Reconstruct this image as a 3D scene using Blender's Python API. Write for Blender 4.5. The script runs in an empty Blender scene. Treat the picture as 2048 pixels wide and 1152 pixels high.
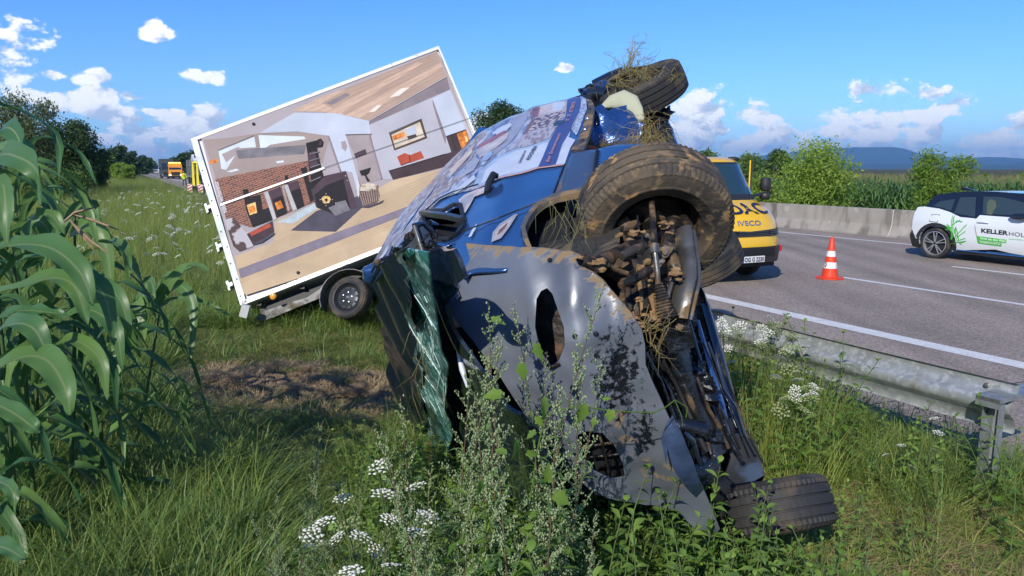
import bpy, bmesh, math, random
import numpy as np
from mathutils import Vector, Matrix, noise
from mathutils.geometry import delaunay_2d_cdt
rnd = random.Random(7)
sc = bpy.context.scene
COL = sc.collection
# ------------------------------------------------------------------ camera
CAMZ = 2.06
FPX = 1479.0                      # focal length in pixels of the 2048 px wide frame
PITCH = math.atan((576 - 337) / FPX)
cam_d = bpy.data.cameras.new('camera'); cam = bpy.data.objects.new('camera', cam_d); COL.objects.link(cam)
cam.location = (0, 0, CAMZ); cam.rotation_euler = (math.pi/2 - PITCH, 0, 0)
cam_d.sensor_width = 36; cam_d.lens = 36 * FPX / 2048; cam_d.clip_start = 0.05; cam_d.clip_end = 60000
sc.camera = cam
# ------------------------------------------------------------------ sun and sky
SUN_EL = math.radians(33); SUN_H = Vector((-0.40, -0.92, 0)).normalized()
SUN = Vector((SUN_H.x*math.cos(SUN_EL), SUN_H.y*math.cos(SUN_EL), math.sin(SUN_EL)))
sd = bpy.data.lights.new('sun', 'SUN'); so = bpy.data.objects.new('sun', sd); COL.objects.link(so)
sd.energy = 3.5; sd.angle = math.radians(0.5); sd.color = (1.0, 0.93, 0.82)
so.rotation_euler = SUN.to_track_quat('Z', 'Y').to_euler(); so.location = (-20, -20, 30)
sc.view_settings.view_transform = 'Standard'; sc.view_settings.look = 'None'
sc.view_settings.exposure = 0.66; sc.view_settings.gamma = 1.0; sc.view_settings.use_curve_mapping = False
sc.cycles.use_adaptive_sampling = True; sc.cycles.adaptive_threshold = 0.02
sc.cycles.max_bounces = 8; sc.cycles.transparent_max_bounces = 12; sc.cycles.use_denoising = True
sc.cycles.volume_bounces = 0; sc.cycles.volume_max_steps = 64
world = bpy.data.worlds.new('World'); sc.world = world; world.use_nodes = True
def build_world():
    nt = world.node_tree; nt.nodes.clear(); N = nt.nodes.new; LK = nt.links.new
    def mth(op, a, b=None, c=None, clamp=False):
        n = N('ShaderNodeMath'); n.operation = op; n.use_clamp = clamp
        for i, v in enumerate((a, b, c)):
            if v is None: continue
            if isinstance(v, (int, float)): n.inputs[i].default_value = v
            else: LK(v, n.inputs[i])
        return n.outputs[0]
    sky = N('ShaderNodeTexSky'); sky.sky_type = 'NISHITA'; sky.sun_disc = False
    sky.sun_elevation = SUN_EL; sky.sun_rotation = math.atan2(SUN_H.x, SUN_H.y)
    sky.air_density = 1.0; sky.dust_density = 0.1; sky.ozone_density = 3.5; sky.altitude = 150
    hs = N('ShaderNodeHueSaturation'); hs.inputs['Saturation'].default_value = 1.22; hs.inputs['Value'].default_value = 1.0
    LK(sky.outputs[0], hs.inputs['Color'])
    tc = N('ShaderNodeTexCoord'); sp = N('ShaderNodeSeparateXYZ'); LK(tc.outputs['Generated'], sp.inputs[0])
    az = mth('ARCTAN2', sp.outputs[0], sp.outputs[1])
    hor = mth('SQRT', mth('ADD', mth('MULTIPLY', sp.outputs[0], sp.outputs[0]), mth('MULTIPLY', sp.outputs[1], sp.outputs[1])))
    el = mth('ARCTAN2', sp.outputs[2], hor)
    # clouds: centre and half size given in the photograph's pixels, turned into directions of the sky
    CL = [(55,75,38,32),(15,150,42,42),(110,152,32,14),(165,157,32,13),(105,198,36,16),(175,192,50,17),(210,236,34,18),(275,193,30,8),
          (270,262,52,28),(345,268,62,28),(410,255,48,26),(300,305,90,17),(410,295,50,18),(150,215,40,12),(330,228,40,10),(200,280,40,14),
          (388,153,20,13),(418,158,30,13),(313,65,20,22),(1127,136,16,9),(60,190,50,14),
          (1395,240,62,44),(1500,238,48,30),(1380,285,70,24),(1460,290,70,18),(1330,262,40,34),(955,265,26,34),(1440,322,60,10),
          (1755,184,62,16),(1840,193,42,13),(1655,228,46,32),(1760,243,98,30),(1895,222,34,21),
          (1570,275,66,22),(1690,268,80,18),(1640,290,70,14),(1760,290,70,14),(1870,278,46,20),(1960,284,70,19),(1790,300,60,9),(1980,312,70,10),(2045,252,36,16),(1560,300,50,14),
          (1440,262,30,20),(1700,205,30,14)]
    cp, sp_ = math.cos(PITCH), math.sin(PITCH)
    best = None
    for (px, py, w, h) in CL:
        vx, vy, vz = (px-1024)/FPX, cp + (576-py)/FPX*sp_, (576-py)/FPX*cp - sp_
        a = math.atan2(vx, vy); e = math.atan2(vz, math.hypot(vx, vy)); k = math.cos(a)
        wa, he = w/FPX*k*1.28, h/FPX*1.22
        u = mth('MULTIPLY', mth('SUBTRACT', az, a), 1/wa); v = mth('MULTIPLY', mth('SUBTRACT', el, e), 1/he)
        # flat base: lower half falls off faster
        vv = mth('MAXIMUM', v, mth('MULTIPLY', v, -1.55))
        m = mth('SUBTRACT', 1.0, mth('ADD', mth('MULTIPLY', u, u), mth('MULTIPLY', vv, vv)))
        best = m if best is None else mth('MAXIMUM', best, m)
    # the sky outside the frame carries the same kind of low cumulus
    cv = N('ShaderNodeCombineXYZ'); LK(az, cv.inputs[0]); LK(mth('MULTIPLY', el, 1.5), cv.inputs[1]); cv.inputs[2].default_value = 3.1
    def nz(vec, scale, detail, rough=0.62):
        n = N('ShaderNodeTexNoise'); n.inputs['Scale'].default_value = scale; n.inputs['Detail'].default_value = detail
        n.inputs['Roughness'].default_value = rough; LK(vec, n.inputs['Vector']); return n.outputs[0]
    off = N('ShaderNodeVectorMath'); off.operation = 'ADD'; LK(cv.outputs[0], off.inputs[0]); off.inputs[1].default_value = (-0.010, 0.020, 0)
    n1 = nz(cv.outputs[0], 24, 10, .62); n2 = nz(off.outputs[0], 24, 4, .55); nb = nz(cv.outputs[0], 4.5, 3)
    out_az = mth('MULTIPLY', mth('SUBTRACT', mth('ABSOLUTE', az), 0.62), 5.0, clamp=True)
    band = mth('SUBTRACT', 1.0, mth('ABSOLUTE', mth('MULTIPLY', mth('SUBTRACT', el, 0.14), 4.5)))
    gen = mth('SUBTRACT', mth('MULTIPLY', mth('MULTIPLY', band, nb), mth('MULTIPLY', out_az, 2.4)), 0.75)
    gen = mth('SUBTRACT', gen, mth('MULTIPLY', mth('SUBTRACT', 1.0, out_az), 1.6)); m = mth('MAXIMUM', mth('MAXIMUM', best, -2.0), gen)
    d = mth('ADD', mth('MULTIPLY', m, 0.62), mth('MULTIPLY', mth('SUBTRACT', n1, 0.485), 5.0))
    cov = N('ShaderNodeMapRange'); cov.interpolation_type = 'SMOOTHSTEP'; LK(d, cov.inputs[0])
    cov.inputs[1].default_value = 0.05; cov.inputs[2].default_value = 0.52
    d2 = mth('MULTIPLY', mth('SUBTRACT', n1, n2), 5.0)  # cloud self-shadow put into the colour: noise compared with a sunward offset
    sh = mth('ADD', mth('ADD', 0.72, d2), mth('MULTIPLY', d, -0.10), clamp=True)
    cr = N('ShaderNodeValToRGB'); LK(sh, cr.inputs[0])
    cr.color_ramp.elements[0].position = 0.12; cr.color_ramp.elements[0].color = (3.0, 3.4, 4.1, 1)
    cr.color_ramp.elements[1].position = 0.80; cr.color_ramp.elements[1].color = (6.2, 6.1, 5.9, 1)
    mx = N('ShaderNodeMix'); mx.data_type = 'RGBA'; LK(mth('MULTIPLY', cov.outputs[0], 0.93), mx.inputs[0])
    tn = N('ShaderNodeVectorMath'); tn.operation = 'MULTIPLY'; LK(hs.outputs[0], tn.inputs[0]); tn.inputs[1].default_value = (.42, .56, .80); LK(tn.outputs[0], mx.inputs[6]); LK(cr.outputs[0], mx.inputs[7])
    bg = N('ShaderNodeBackground'); bg.inputs['Strength'].default_value = 0.15; LK(mx.outputs[2], bg.inputs['Color'])
    ow = N('ShaderNodeOutputWorld'); LK(bg.outputs[0], ow.inputs['Surface'])
build_world()
# ------------------------------------------------------------------ geometry of the view
cR = Vector((1,0,0)); cF = Vector((0, math.cos(PITCH), -math.sin(PITCH))); cU = Vector((0, math.sin(PITCH), math.cos(PITCH)))
CAM = Vector((0,0,CAMZ))
def ray(px, py): return cR*((px-1024)/FPX) + cU*((576-py)/FPX) + cF
def P(px, py, d): return CAM + ray(px, py)*d
def CV(x, y, z): return cR*x + cU*y + cF*z          # a vector given as right, up, forward
def GP(px, py, z=0.0):
    r = ray(px, py); return CAM + r*((z-CAMZ)/r.z)
def proj(p):
    q = p-CAM; d = q.dot(cF); return (1024+FPX*q.dot(cR)/d, 576-FPX*q.dot(cU)/d)
RD = Vector((-0.4604, 0.8877, 0)).normalized(); RN = Vector((RD.y, -RD.x, 0))   # along the road, across it (to the right)
def ST(s, t, z=0.0): return RN*s + RD*t + Vector((0,0,z))
def st(x, y): return (x*RN.x + y*RN.y, x*RD.x + y*RD.y)
def nz3(x, y, z=0.0, s=1.0): return noise.noise(Vector((x*s, y*s, z)))
# ------------------------------------------------------------------ scene tree helpers
def tag(o, label=None, cat=None, group=None, kind=None):
    if label: o['label'] = label
    if cat: o['category'] = cat
    if group: o['group'] = group
    if kind: o['kind'] = kind
    return o
def thing(name, label, cat, loc=(0,0,0), group=None):
    o = bpy.data.objects.new(name, None); COL.objects.link(o); o.location = loc; o.empty_display_size = .2
    return tag(o, label, cat, group)
def wloc(o):
    v = Vector((0,0,0))
    while o is not None: v = v + Vector(o.location); o = o.parent
    return v
class MB:
    def __init__(s): s.v = []; s.f = []; s.mi = []; s.mats = []; s.uv = None
    def add(s, vs, fs, m):
        if m not in s.mats: s.mats.append(m)
        k = s.mats.index(m); b = len(s.v); s.v += [Vector(v) for v in vs]
        for f in fs: s.f.append(tuple(i+b for i in f)); s.mi.append(k)
    def box(s, c, size, m, R=None):
        R = R or Matrix.Identity(3); c = Vector(c); h = Vector(size)/2
        vs = [c + R @ Vector((x*h.x, y*h.y, z*h.z)) for x in (-1,1) for y in (-1,1) for z in (-1,1)]
        s.add(vs, [(0,1,3,2),(4,6,7,5),(0,4,5,1),(2,3,7,6),(0,2,6,4),(1,5,7,3)], m)
    def bar(s, a, b, w, h, m, up=Vector((0,0,1))):
        a = Vector(a); b = Vector(b); d = (b-a); n = d.normalized(); x = n.cross(up)
        x = x.normalized() if x.length > 1e-4 else Vector((1,0,0)); z = x.cross(n)
        vs = [p + x*(i*w/2) + z*(j*h/2) for p in (a,b) for i in (-1,1) for j in (-1,1)]
        s.add(vs, [(0,1,3,2),(4,6,7,5),(0,4,5,1),(2,3,7,6),(0,2,6,4),(1,5,7,3)], m)
    def tube(s, pts, rad, m, n=8, cap=True, squash=1.0):
        pts = [Vector(p) for p in pts]
        if isinstance(rad, (int, float)): rad = [rad]*len(pts)
        vs = []; fs = []; ref = None
        for i, p in enumerate(pts):
            t = (pts[min(i+1, len(pts)-1)] - pts[max(i-1, 0)]).normalized()
            if ref is None: ref = t.orthogonal().normalized()
            ref = (ref - t*ref.dot(t)); ref = ref.normalized() if ref.length > 1e-6 else t.orthogonal().normalized()
            b = t.cross(ref)
            for k in range(n):
                a = 2*math.pi*k/n; vs.append(p + ref*(math.cos(a)*rad[i]) + b*(math.sin(a)*rad[i]*squash))
        for i in range(len(pts)-1):
            for k in range(n):
                k2 = (k+1) % n; fs.append((i*n+k, i*n+k2, (i+1)*n+k2, (i+1)*n+k))
        if cap: fs.append(tuple(range(n-1, -1, -1))); fs.append(tuple((len(pts)-1)*n+k for k in range(n)))
        s.add(vs, fs, m)
    def lathe(s, c, axis, prof, m, n=32, fn=None, closed=False, arc=None):
        # prof: (radius, offset along the axis); fn(k, j, r, h) -> (r, h)
        c = Vector(c); ax = Vector(axis).normalized(); x = ax.orthogonal().normalized(); y = ax.cross(x); vs = []; fs = []; q = len(prof)
        for k in range(n):
            a = 2*math.pi*k/n; d = x*math.cos(a) + y*math.sin(a)
            for j, (r, h) in enumerate(prof):
                if fn: r, h = fn(k, j, r, h)
                vs.append(c + d*r + ax*h)
        for k in range(n):
            k2 = (k+1) % n
            for j in range(q if closed else q-1):
                j2 = (j+1) % q; fs.append((k*q+j, k2*q+j, k2*q+j2, k*q+j2))
        s.add(vs, fs, m)
    def blob(s, c, r, m, seed=0, n=8, amp=.25, sc_=None):
        c = Vector(c); sc_ = sc_ or (1,1,1); vs = []; fs = []
        for i in range(n+1):
            th = math.pi*i/n
            for k in range(n+2):
                ph = 2*math.pi*k/(n+2); d = Vector((math.sin(th)*math.cos(ph), math.sin(th)*math.sin(ph), math.cos(th)))
                rr = r*(1+amp*noise.noise(d*1.8+Vector((seed*3.1, seed, 0)))*2)
                vs.append(c + Vector((d.x*sc_[0], d.y*sc_[1], d.z*sc_[2]))*rr)
        for i in range(n):
            for k in range(n+2): k2 = (k+1) % (n+2); fs.append((i*(n+2)+k, (i+1)*(n+2)+k, (i+1)*(n+2)+k2, i*(n+2)+k2))
        s.add(vs, fs, m)
    def prism(s, poly, vec, m):
        poly = [Vector(p) for p in poly]; n = len(poly); vec = Vector(vec)
        s.add(poly + [p+vec for p in poly], [tuple(range(n-1, -1, -1)), tuple(range(n, 2*n))] + [(i, (i+1) % n, n+(i+1) % n, n+i) for i in range(n)], m)
    def mesh(s, name, off=Vector((0,0,0)), smooth=None):
        me = bpy.data.meshes.new(name); off = Vector(off)
        me.from_pydata([tuple(v-off) for v in s.v], [], s.f)
        for m in s.mats: me.materials.append(m)
        me.polygons.foreach_set('material_index', s.mi)
        if s.uv is not None:
            uvl = me.uv_layers.new(name='UVMap'); li = np.zeros(len(me.loops), dtype=np.int32); me.loops.foreach_get('vertex_index', li)
            uvl.data.foreach_set('uv', np.array(s.uv, dtype=np.float32)[li].ravel())
        me.update()
        if smooth is not None:
            me.polygons.foreach_set('use_smooth', [True]*len(me.polygons))
            if smooth < 180: me.set_sharp_from_angle(angle=math.radians(smooth))
        return me
    def build(s, name, parent=None, smooth=None, loc=None):
        off = wloc(parent) if parent is not None else Vector(loc or (0,0,0))
        me = s.mesh(name, off, smooth); o = bpy.data.objects.new(name, me); COL.objects.link(o)
        if parent is not None: o.parent = parent
        else: o.location = off
        return o
def copy_tree(o, parent=None):
    c = o.copy(); COL.objects.link(c); c.parent = parent
    for ch in list(o.children): copy_tree(ch, c)
    return c
# ------------------------------------------------------------------ materials
def mat(name, col, rough=.6, metal=0, bump=None, vary=0.0, vscale=6.0, mix=None, coat=0, transl=0, spec=None, emit=None, alpha=None, coords='Object', streak=None):
    """mix: list of (colour, noise scale, threshold low, high, roughness) layers of dirt, tone and reflection colour laid on the base."""
    m = bpy.data.materials.new(name); m.use_nodes = True; nt = m.node_tree; b = nt.nodes['Principled BSDF']; N = nt.nodes.new; LK = nt.links.new
    b.inputs['Roughness'].default_value = rough; b.inputs['Metallic'].default_value = metal
    if coat: b.inputs['Coat Weight'].default_value = coat; b.inputs['Coat Roughness'].default_value = .06
    if spec is not None: b.inputs['Specular IOR Level'].default_value = spec
    if emit: b.inputs['Emission Color'].default_value = (*emit[0], 1); b.inputs['Emission Strength'].default_value = emit[1]
    tc = N('ShaderNodeTexCoord'); vec = tc.outputs[coords]
    cur = N('ShaderNodeRGB'); cur.outputs[0].default_value = (*col, 1); cur = cur.outputs[0]; r_out = None
    def noi(scale, detail=5, v=None):
        n = N('ShaderNodeTexNoise'); n.inputs['Scale'].default_value = scale; n.inputs['Detail'].default_value = detail; LK(v or vec, n.inputs['Vector']); return n.outputs[0]
    if vary:
        mr = N('ShaderNodeMapRange'); LK(noi(vscale), mr.inputs[0]); mr.inputs[1].default_value = .3; mr.inputs[2].default_value = .7
        mr.inputs[3].default_value = 1-vary; mr.inputs[4].default_value = 1+vary
        mu = N('ShaderNodeVectorMath'); mu.operation = 'SCALE'; LK(cur, mu.inputs[0]); LK(mr.outputs[0], mu.inputs['Scale']); cur = mu.outputs[0]
    for (c2, scl, lo, hi, r2) in (mix or []):
        v = vec
        if isinstance(scl, tuple):
            mp = N('ShaderNodeMapping'); LK(vec, mp.inputs[0]); mp.inputs['Scale'].default_value = scl; v = mp.outputs[0]; scl = 1.0
        mr = N('ShaderNodeMapRange'); LK(noi(scl, 7, v), mr.inputs[0]); mr.inputs[1].default_value = lo; mr.inputs[2].default_value = hi
        mx = N('ShaderNodeMix'); mx.data_type = 'RGBA'; LK(mr.outputs[0], mx.inputs[0]); LK(cur, mx.inputs[6]); mx.inputs[7].default_value = (*c2, 1); cur = mx.outputs[2]
        if r2 is not None:
            mf = N('ShaderNodeMix'); LK(mr.outputs[0], mf.inputs[0]); mf.inputs[3].default_value = r2
            if r_out is None: mf.inputs[2].default_value = rough
            else: LK(r_out, mf.inputs[2])
            r_out = mf.outputs[0]
    LK(cur, b.inputs['Base Color'])
    if r_out is not None: LK(r_out, b.inputs['Roughness'])
    if bump:
        bp = N('ShaderNodeBump'); bp.inputs['Strength'].default_value = bump[1]; bp.inputs['Distance'].default_value = bump[2] if len(bump) > 2 else .02
        LK(noi(bump[0], 6), bp.inputs['Height']); LK(bp.outputs[0], b.inputs['Normal'])
    if transl:
        tr = N('ShaderNodeBsdfTranslucent'); LK(cur, tr.inputs[0]); ms = N('ShaderNodeMixShader'); ms.inputs[0].default_value = transl
        LK(b.outputs[0], ms.inputs[1]); LK(tr.outputs[0], ms.inputs[2]); LK(ms.outputs[0], nt.nodes['Material Output'].inputs[0])
    if alpha is not None: b.inputs['Alpha'].default_value = alpha
    return m
def leafmat(name, c1, c2, transl=.35, rough=.5, uvgrad=False, dry=None):
    m = bpy.data.materials.new(name); m.use_nodes = True; nt = m.node_tree; b = nt.nodes['Principled BSDF']; N = nt.nodes.new; LK = nt.links.new
    b.inputs['Roughness'].default_value = rough; b.inputs['Specular IOR Level'].default_value = .35
    oi = N('ShaderNodeObjectInfo'); geo = N('ShaderNodeNewGeometry'); tc = N('ShaderNodeTexCoord')
    ad = N('ShaderNodeMath'); ad.operation = 'ADD'; LK(oi.outputs['Random'], ad.inputs[0]); LK(geo.outputs['Random Per Island'], ad.inputs[1])
    fr = N('ShaderNodeMath'); fr.operation = 'MULTIPLY'; LK(ad.outputs[0], fr.inputs[0]); fr.inputs[1].default_value = .5
    cr = N('ShaderNodeValToRGB'); LK(fr.outputs[0], cr.inputs[0]); e = cr.color_ramp.elements
    e[0].position = .2; e[0].color = (*c1, 1); e[1].position = .75; e[1].color = (*c2, 1)
    if dry:
        x = cr.color_ramp.elements.new(dry[1]); x.color = (*c2, 1); e[-1].position = min(1.0, dry[1]+.08); e[-1].color = (*dry[0], 1)
    LK(cr.outputs[0], b.inputs['Base Color'])
    tr = N('ShaderNodeBsdfTranslucent'); LK(cr.outputs[0], tr.inputs[0])
    sat = N('ShaderNodeHueSaturation'); sat.inputs['Saturation'].default_value = 1.1; sat.inputs['Value'].default_value = 1.5; LK(cr.outputs[0], sat.inputs['Color']); LK(sat.outputs[0], tr.inputs[0])
    ms = N('ShaderNodeMixShader'); ms.inputs[0].default_value = transl; LK(b.outputs[0], ms.inputs[1]); LK(tr.outputs[0], ms.inputs[2])
    LK(ms.outputs[0], nt.nodes['Material Output'].inputs[0])
    return m
MUD = (.20,.125,.06); 
# ------------------------------------------------------------------ surfaces traced through the view: a base plane with relief
def inpoly(x, y, poly):
    c = False; n = len(poly); j = n-1
    for i in range(n):
        xi, yi = poly[i]; xj, yj = poly[j]
        if (yi > y) != (yj > y) and x < (xj-xi)*(y-yi)/(yj-yi)+xi: c = not c
        j = i
    return c
class Surf:
    def __init__(s, o, e1, e2, n, h=None): s.o, s.e1, s.e2, s.n = Vector(o), Vector(e1), Vector(e2), Vector(n); s.h = h or (lambda a, b: 0.0)
    def at(s, a, b, off=0.0): return s.o + s.e1*a + s.e2*b + s.n*(s.h(a, b)+off)
    def ab(s, px, py, it=14):
        r = ray(px, py); rn = r.dot(s.n); t = (s.o-CAM).dot(s.n)/rn
        def g(t):
            q = CAM+r*t-s.o; a, b = q.dot(s.e1), q.dot(s.e2); return q.dot(s.n)-s.h(a, b), a, b
        _, a, b = g(t)
        for _ in range(7):
            hh = s.h(a, b); t = ((s.o+s.n*hh)-CAM).dot(s.n)/rn; q = CAM+r*t-s.o; a, b = .5*a+.5*q.dot(s.e1), .5*b+.5*q.dot(s.e2)
        g0, a, b = g(t); best = (abs(g0), a, b); t0 = t; t = t-.5*g0/rn
        for _ in range(it):
            g1, a, b = g(t)
            if abs(g1) < best[0]: best = (abs(g1), a, b)
            if abs(g1) < 1e-6: break
            d = (g1-g0)/(t-t0) if abs(t-t0) > 1e-9 else rn
            if abs(d) < .25*abs(rn) or d*rn < 0: d = rn*2
            t0, g0 = t, g1; t = t-max(-.06, min(.06, g1/d))
        return (best[1], best[2])
def cdt(outline, holes, step):
    pts = list(outline); edges = [(i, (i+1) % len(outline)) for i in range(len(outline))]
    for h in holes:
        b = len(pts); pts += h; edges += [(b+i, b+(i+1) % len(h)) for i in range(len(h))]
    if step:
        xs = [p[0] for p in outline]; ys = [p[1] for p in outline]; nx = int((max(xs)-min(xs))/step)+1; ny = int((max(ys)-min(ys))/step)+1
        for i in range(nx+1):
            for j in range(ny+1):
                x = min(xs)+(i+(.5 if j % 2 else 0))*step; y = min(ys)+j*step
                if inpoly(x, y, outline) and not any(inpoly(x, y, h) for h in holes): pts.append((x, y))
    r = delaunay_2d_cdt([Vector(p) for p in pts], edges, [], 0, 1e-5); vs = r[0]; tris = []
    for t in r[2]:
        cx = sum(vs[i].x for i in t)/len(t); cy = sum(vs[i].y for i in t)/len(t)
        if inpoly(cx, cy, outline) and not any(inpoly(cx, cy, h) for h in holes): tris.append(tuple(t))
    return vs, tris
def resamp(poly, step):
    out = []
    for i in range(len(poly)):
        a = Vector(poly[i]); b = Vector(poly[(i+1) % len(poly)]); n = max(1, int((b-a).length/step))
        for k in range(n): q = a.lerp(b, k/n); out.append((q.x, q.y))
    return out
def smoothpoly(poly, it=2):
    for _ in range(it):
        n = len(poly); q = []
        for i in range(n):
            a = poly[i]; b = poly[(i+1) % n]; q.append((a[0]*.75+b[0]*.25, a[1]*.75+b[1]*.25)); q.append((a[0]*.25+b[0]*.75, a[1]*.25+b[1]*.75))
        poly = q
    return poly
def sheet(mb, S, outline, m, holes=(), step=.06, thick=0.0, off=0.0, px=True, smooth=0):
    """one traced piece laid on surface S; thick > 0 gives it a back and rims"""
    cv = (lambda p: S.ab(*p)) if px else (lambda p: tuple(p))
    ol = [cv(p) for p in outline]; hl = [[cv(p) for p in h] for h in holes]
    if smooth: ol = smoothpoly(ol, smooth); hl = [smoothpoly(h, smooth) for h in hl]
    if step: ol = resamp(ol, step); hl = [resamp(h, step) for h in hl]
    vs, tris = cdt(ol, hl, step)
    n = len(vs); top = [S.at(v.x, v.y, off) for v in vs]; fs = []
    keep = S.e1.cross(S.e2).dot(S.n) > 0
    for t in tris: fs.append(t if keep else tuple(reversed(t)))
    if thick:
        bot = [S.at(v.x, v.y, off-thick) for v in vs]; cnt = {}
        for f in fs:
            for i in range(len(f)):
                e = (f[i], f[(i+1) % len(f)]); cnt[e] = 1
        rim = [e for e in cnt if (e[1], e[0]) not in cnt]
        fs2 = fs + [tuple(i+n for i in reversed(f)) for f in fs] + [(a, a+n, b+n, b) for a, b in rim]
        mb.add(top+bot, fs2, m)
    else: mb.add(top, fs, m)
def text_mesh(body, bold=0.0, ex=0.0):
    """letter outlines from Blender's own font as plain vertices and faces (unit height)"""
    cu = bpy.data.curves.new('lettering', 'FONT'); cu.body = body; cu.resolution_u = 3; cu.offset = bold; cu.extrude = ex
    ob = bpy.data.objects.new('lettering', cu); dg = bpy.context.evaluated_depsgraph_get()
    me = bpy.data.meshes.new_from_object(ob); vs = [v.co.copy() for v in me.vertices]; fs = [tuple(p.vertices) for p in me.polygons]
    bpy.data.objects.remove(ob); bpy.data.curves.remove(cu); bpy.data.meshes.remove(me)
    x0 = min(v.x for v in vs); x1 = max(v.x for v in vs); y0 = min(v.y for v in vs); y1 = max(v.y for v in vs)
    return [Vector(((v.x-x0), (v.y-y0), v.z)) for v in vs], fs, x1-x0, y1-y0
def put_text(mb, body, corner, right, up, length, height, m, bold=0.0, fn=None):
    """fn(a, b) maps text-plane coordinates (metres) to the world"""
    vs, fs, w, h = text_mesh(body, bold)
    if fn is None: corner = Vector(corner); pts = [corner + right*(v.x/w*length) + up*(v.y/h*height) for v in vs]
    else: pts = [fn(v.x/w*length, v.y/h*height) for v in vs]
    mb.add(pts, fs, m)
# ================================================================== THE SETTING
def ground_z(x, y):
    s, t = st(x, y); z = 0.0
    if s < 5.2:
        k = min(1.0, (5.2-s)/1.6); z = -0.06*k + .06*nz3(x, y, 0, .35)*k + .03*nz3(x, y, 4, 1.3)*k
        r = math.hypot(x-.5, y-2.6); z += .16*math.exp(-(r/2.2)**2)
        d = GPd(x, y); z += d
    if s > 20.9: k = min(1.0, (s-20.9)/4); z = -.55*k + .1*nz3(x, y, 7, .1)*k
    return z
DC = GP(590, 765, 0)
def GPd(x, y):                                   # heap of torn up earth
    q = Vector((x-DC.x, y-DC.y, 0)); a = q.x*.93 - q.y*.36; b = q.x*.36 + q.y*.93
    k = math.exp(-((a/1.15)**2 + (b/.55)**2)*1.2); return k*(.12 + .10*nz3(x, y, 2, 3.2) + .05*nz3(x, y, 5, 9)) if k > .01 else 0.0
def dirt_k(x, y):
    q = Vector((x-DC.x, y-DC.y, 0)); a = q.x*.93 - q.y*.36; b = q.x*.36 + q.y*.93
    return math.exp(-((a/1.45)**2 + (b/.80)**2)*1.0)
def axis_steps(lims):
    out = []
    for a, b, n in lims: out += [a+(b-a)*i/n for i in range(n)]
    return out + [lims[-1][1]]
def grid_mesh(name, ss, ts, zf, m, kind='structure'):
    vs = []; 
    for t in ts:
        for s in ss: p = ST(s, t); vs.append((p.x, p.y, zf(p.x, p.y)))
    w = len(ss); fs = [(j*w+i, j*w+i+1, (j+1)*w+i+1, (j+1)*w+i) for j in range(len(ts)-1) for i in range(w-1)]
    mb = MB(); mb.add(vs, fs, m); o = mb.build(name, smooth=180); tag(o, kind=kind); return o
# ground material: soil, with torn earth heap and mown stubble tones; far fields green
def ground_mat():
    m = bpy.data.materials.new('verge_soil'); m.use_nodes = True; nt = m.node_tree; b = nt.nodes['Principled BSDF']; N = nt.nodes.new; LK = nt.links.new
    b.inputs['Roughness'].default_value = .95; b.inputs['Specular IOR Level'].default_value = .1
    geo = N('ShaderNodeNewGeometry')
    def noi(s, d=6): n = N('ShaderNodeTexNoise'); n.inputs['Scale'].default_value = s; n.inputs['Detail'].default_value = d; LK(geo.outputs['Position'], n.inputs['Vector']); return n.outputs[0]
    cr = N('ShaderNodeValToRGB'); LK(noi(3.0), cr.inputs[0]); e = cr.color_ramp.elements
    e[0].position = .35; e[0].color = (.050,.060,.022,1); e[1].position = .65; e[1].color = (.095,.080,.045,1)
    at = N('ShaderNodeAttribute'); at.attribute_name = 'earth'
    c2 = N('ShaderNodeValToRGB'); LK(noi(16.0), c2.inputs[0]); e = c2.color_ramp.elements
    e[0].position = .3; e[0].color = (.12,.085,.052,1); e[1].position = .72; e[1].color = (.28,.205,.13,1)
    ad = N('ShaderNodeMath'); ad.operation = 'ADD'; LK(at.outputs['Fac'], ad.inputs[0])
    sb = N('ShaderNodeMath'); sb.operation = 'MULTIPLY_ADD'; LK(noi(5.0), sb.inputs[0]); sb.inputs[1].default_value = 1.2; sb.inputs[2].default_value = -.75; LK(sb.outputs[0], ad.inputs[1])
    mr = N('ShaderNodeMapRange'); LK(ad.outputs[0], mr.inputs[0]); mr.inputs[1].default_value = .1; mr.inputs[2].default_value = .35
    mx = N('ShaderNodeMix'); mx.data_type = 'RGBA'; LK(mr.outputs[0], mx.inputs[0]); LK(cr.outputs[0], mx.inputs[6]); LK(c2.outputs[0], mx.inputs[7])
    LK(mx.outputs[2], b.inputs['Base Color'])
    bp = N('ShaderNodeBump'); bp.inputs['Strength'].default_value = .9; bp.inputs['Distance'].default_value = .05; LK(noi(26.0, 8), bp.inputs['Height']); LK(bp.outputs[0], b.inputs['Normal'])
    return m
M_ground = ground_mat()
ss = axis_steps([(-9000,-400,6),(-400,-40,8),(-40,-6,14),(-6,5,90),(5,6.2,6),(6.2,20.5,3),(20.5,26,10),(26,60,8),(60,500,8),(500,12000,8)])
ts = axis_steps([(-3000,-60,5),(-60,-4,10),(-4,9,110),(9,25,50),(25,80,30),(80,400,20),(400,14000,12)])
ground = grid_mesh('ground', ss, ts, ground_z, M_ground)
at = ground.data.attributes.new('earth', 'FLOAT', 'POINT')
at.data.foreach_set('value', [dirt_k(v.co.x, v.co.y) + (.75*math.exp(-((v.co.x+.05)**2/.012+(v.co.y-3.0)**2/.25)) if abs(v.co.x) < 3 else 0) for v in ground.data.vertices])
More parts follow.
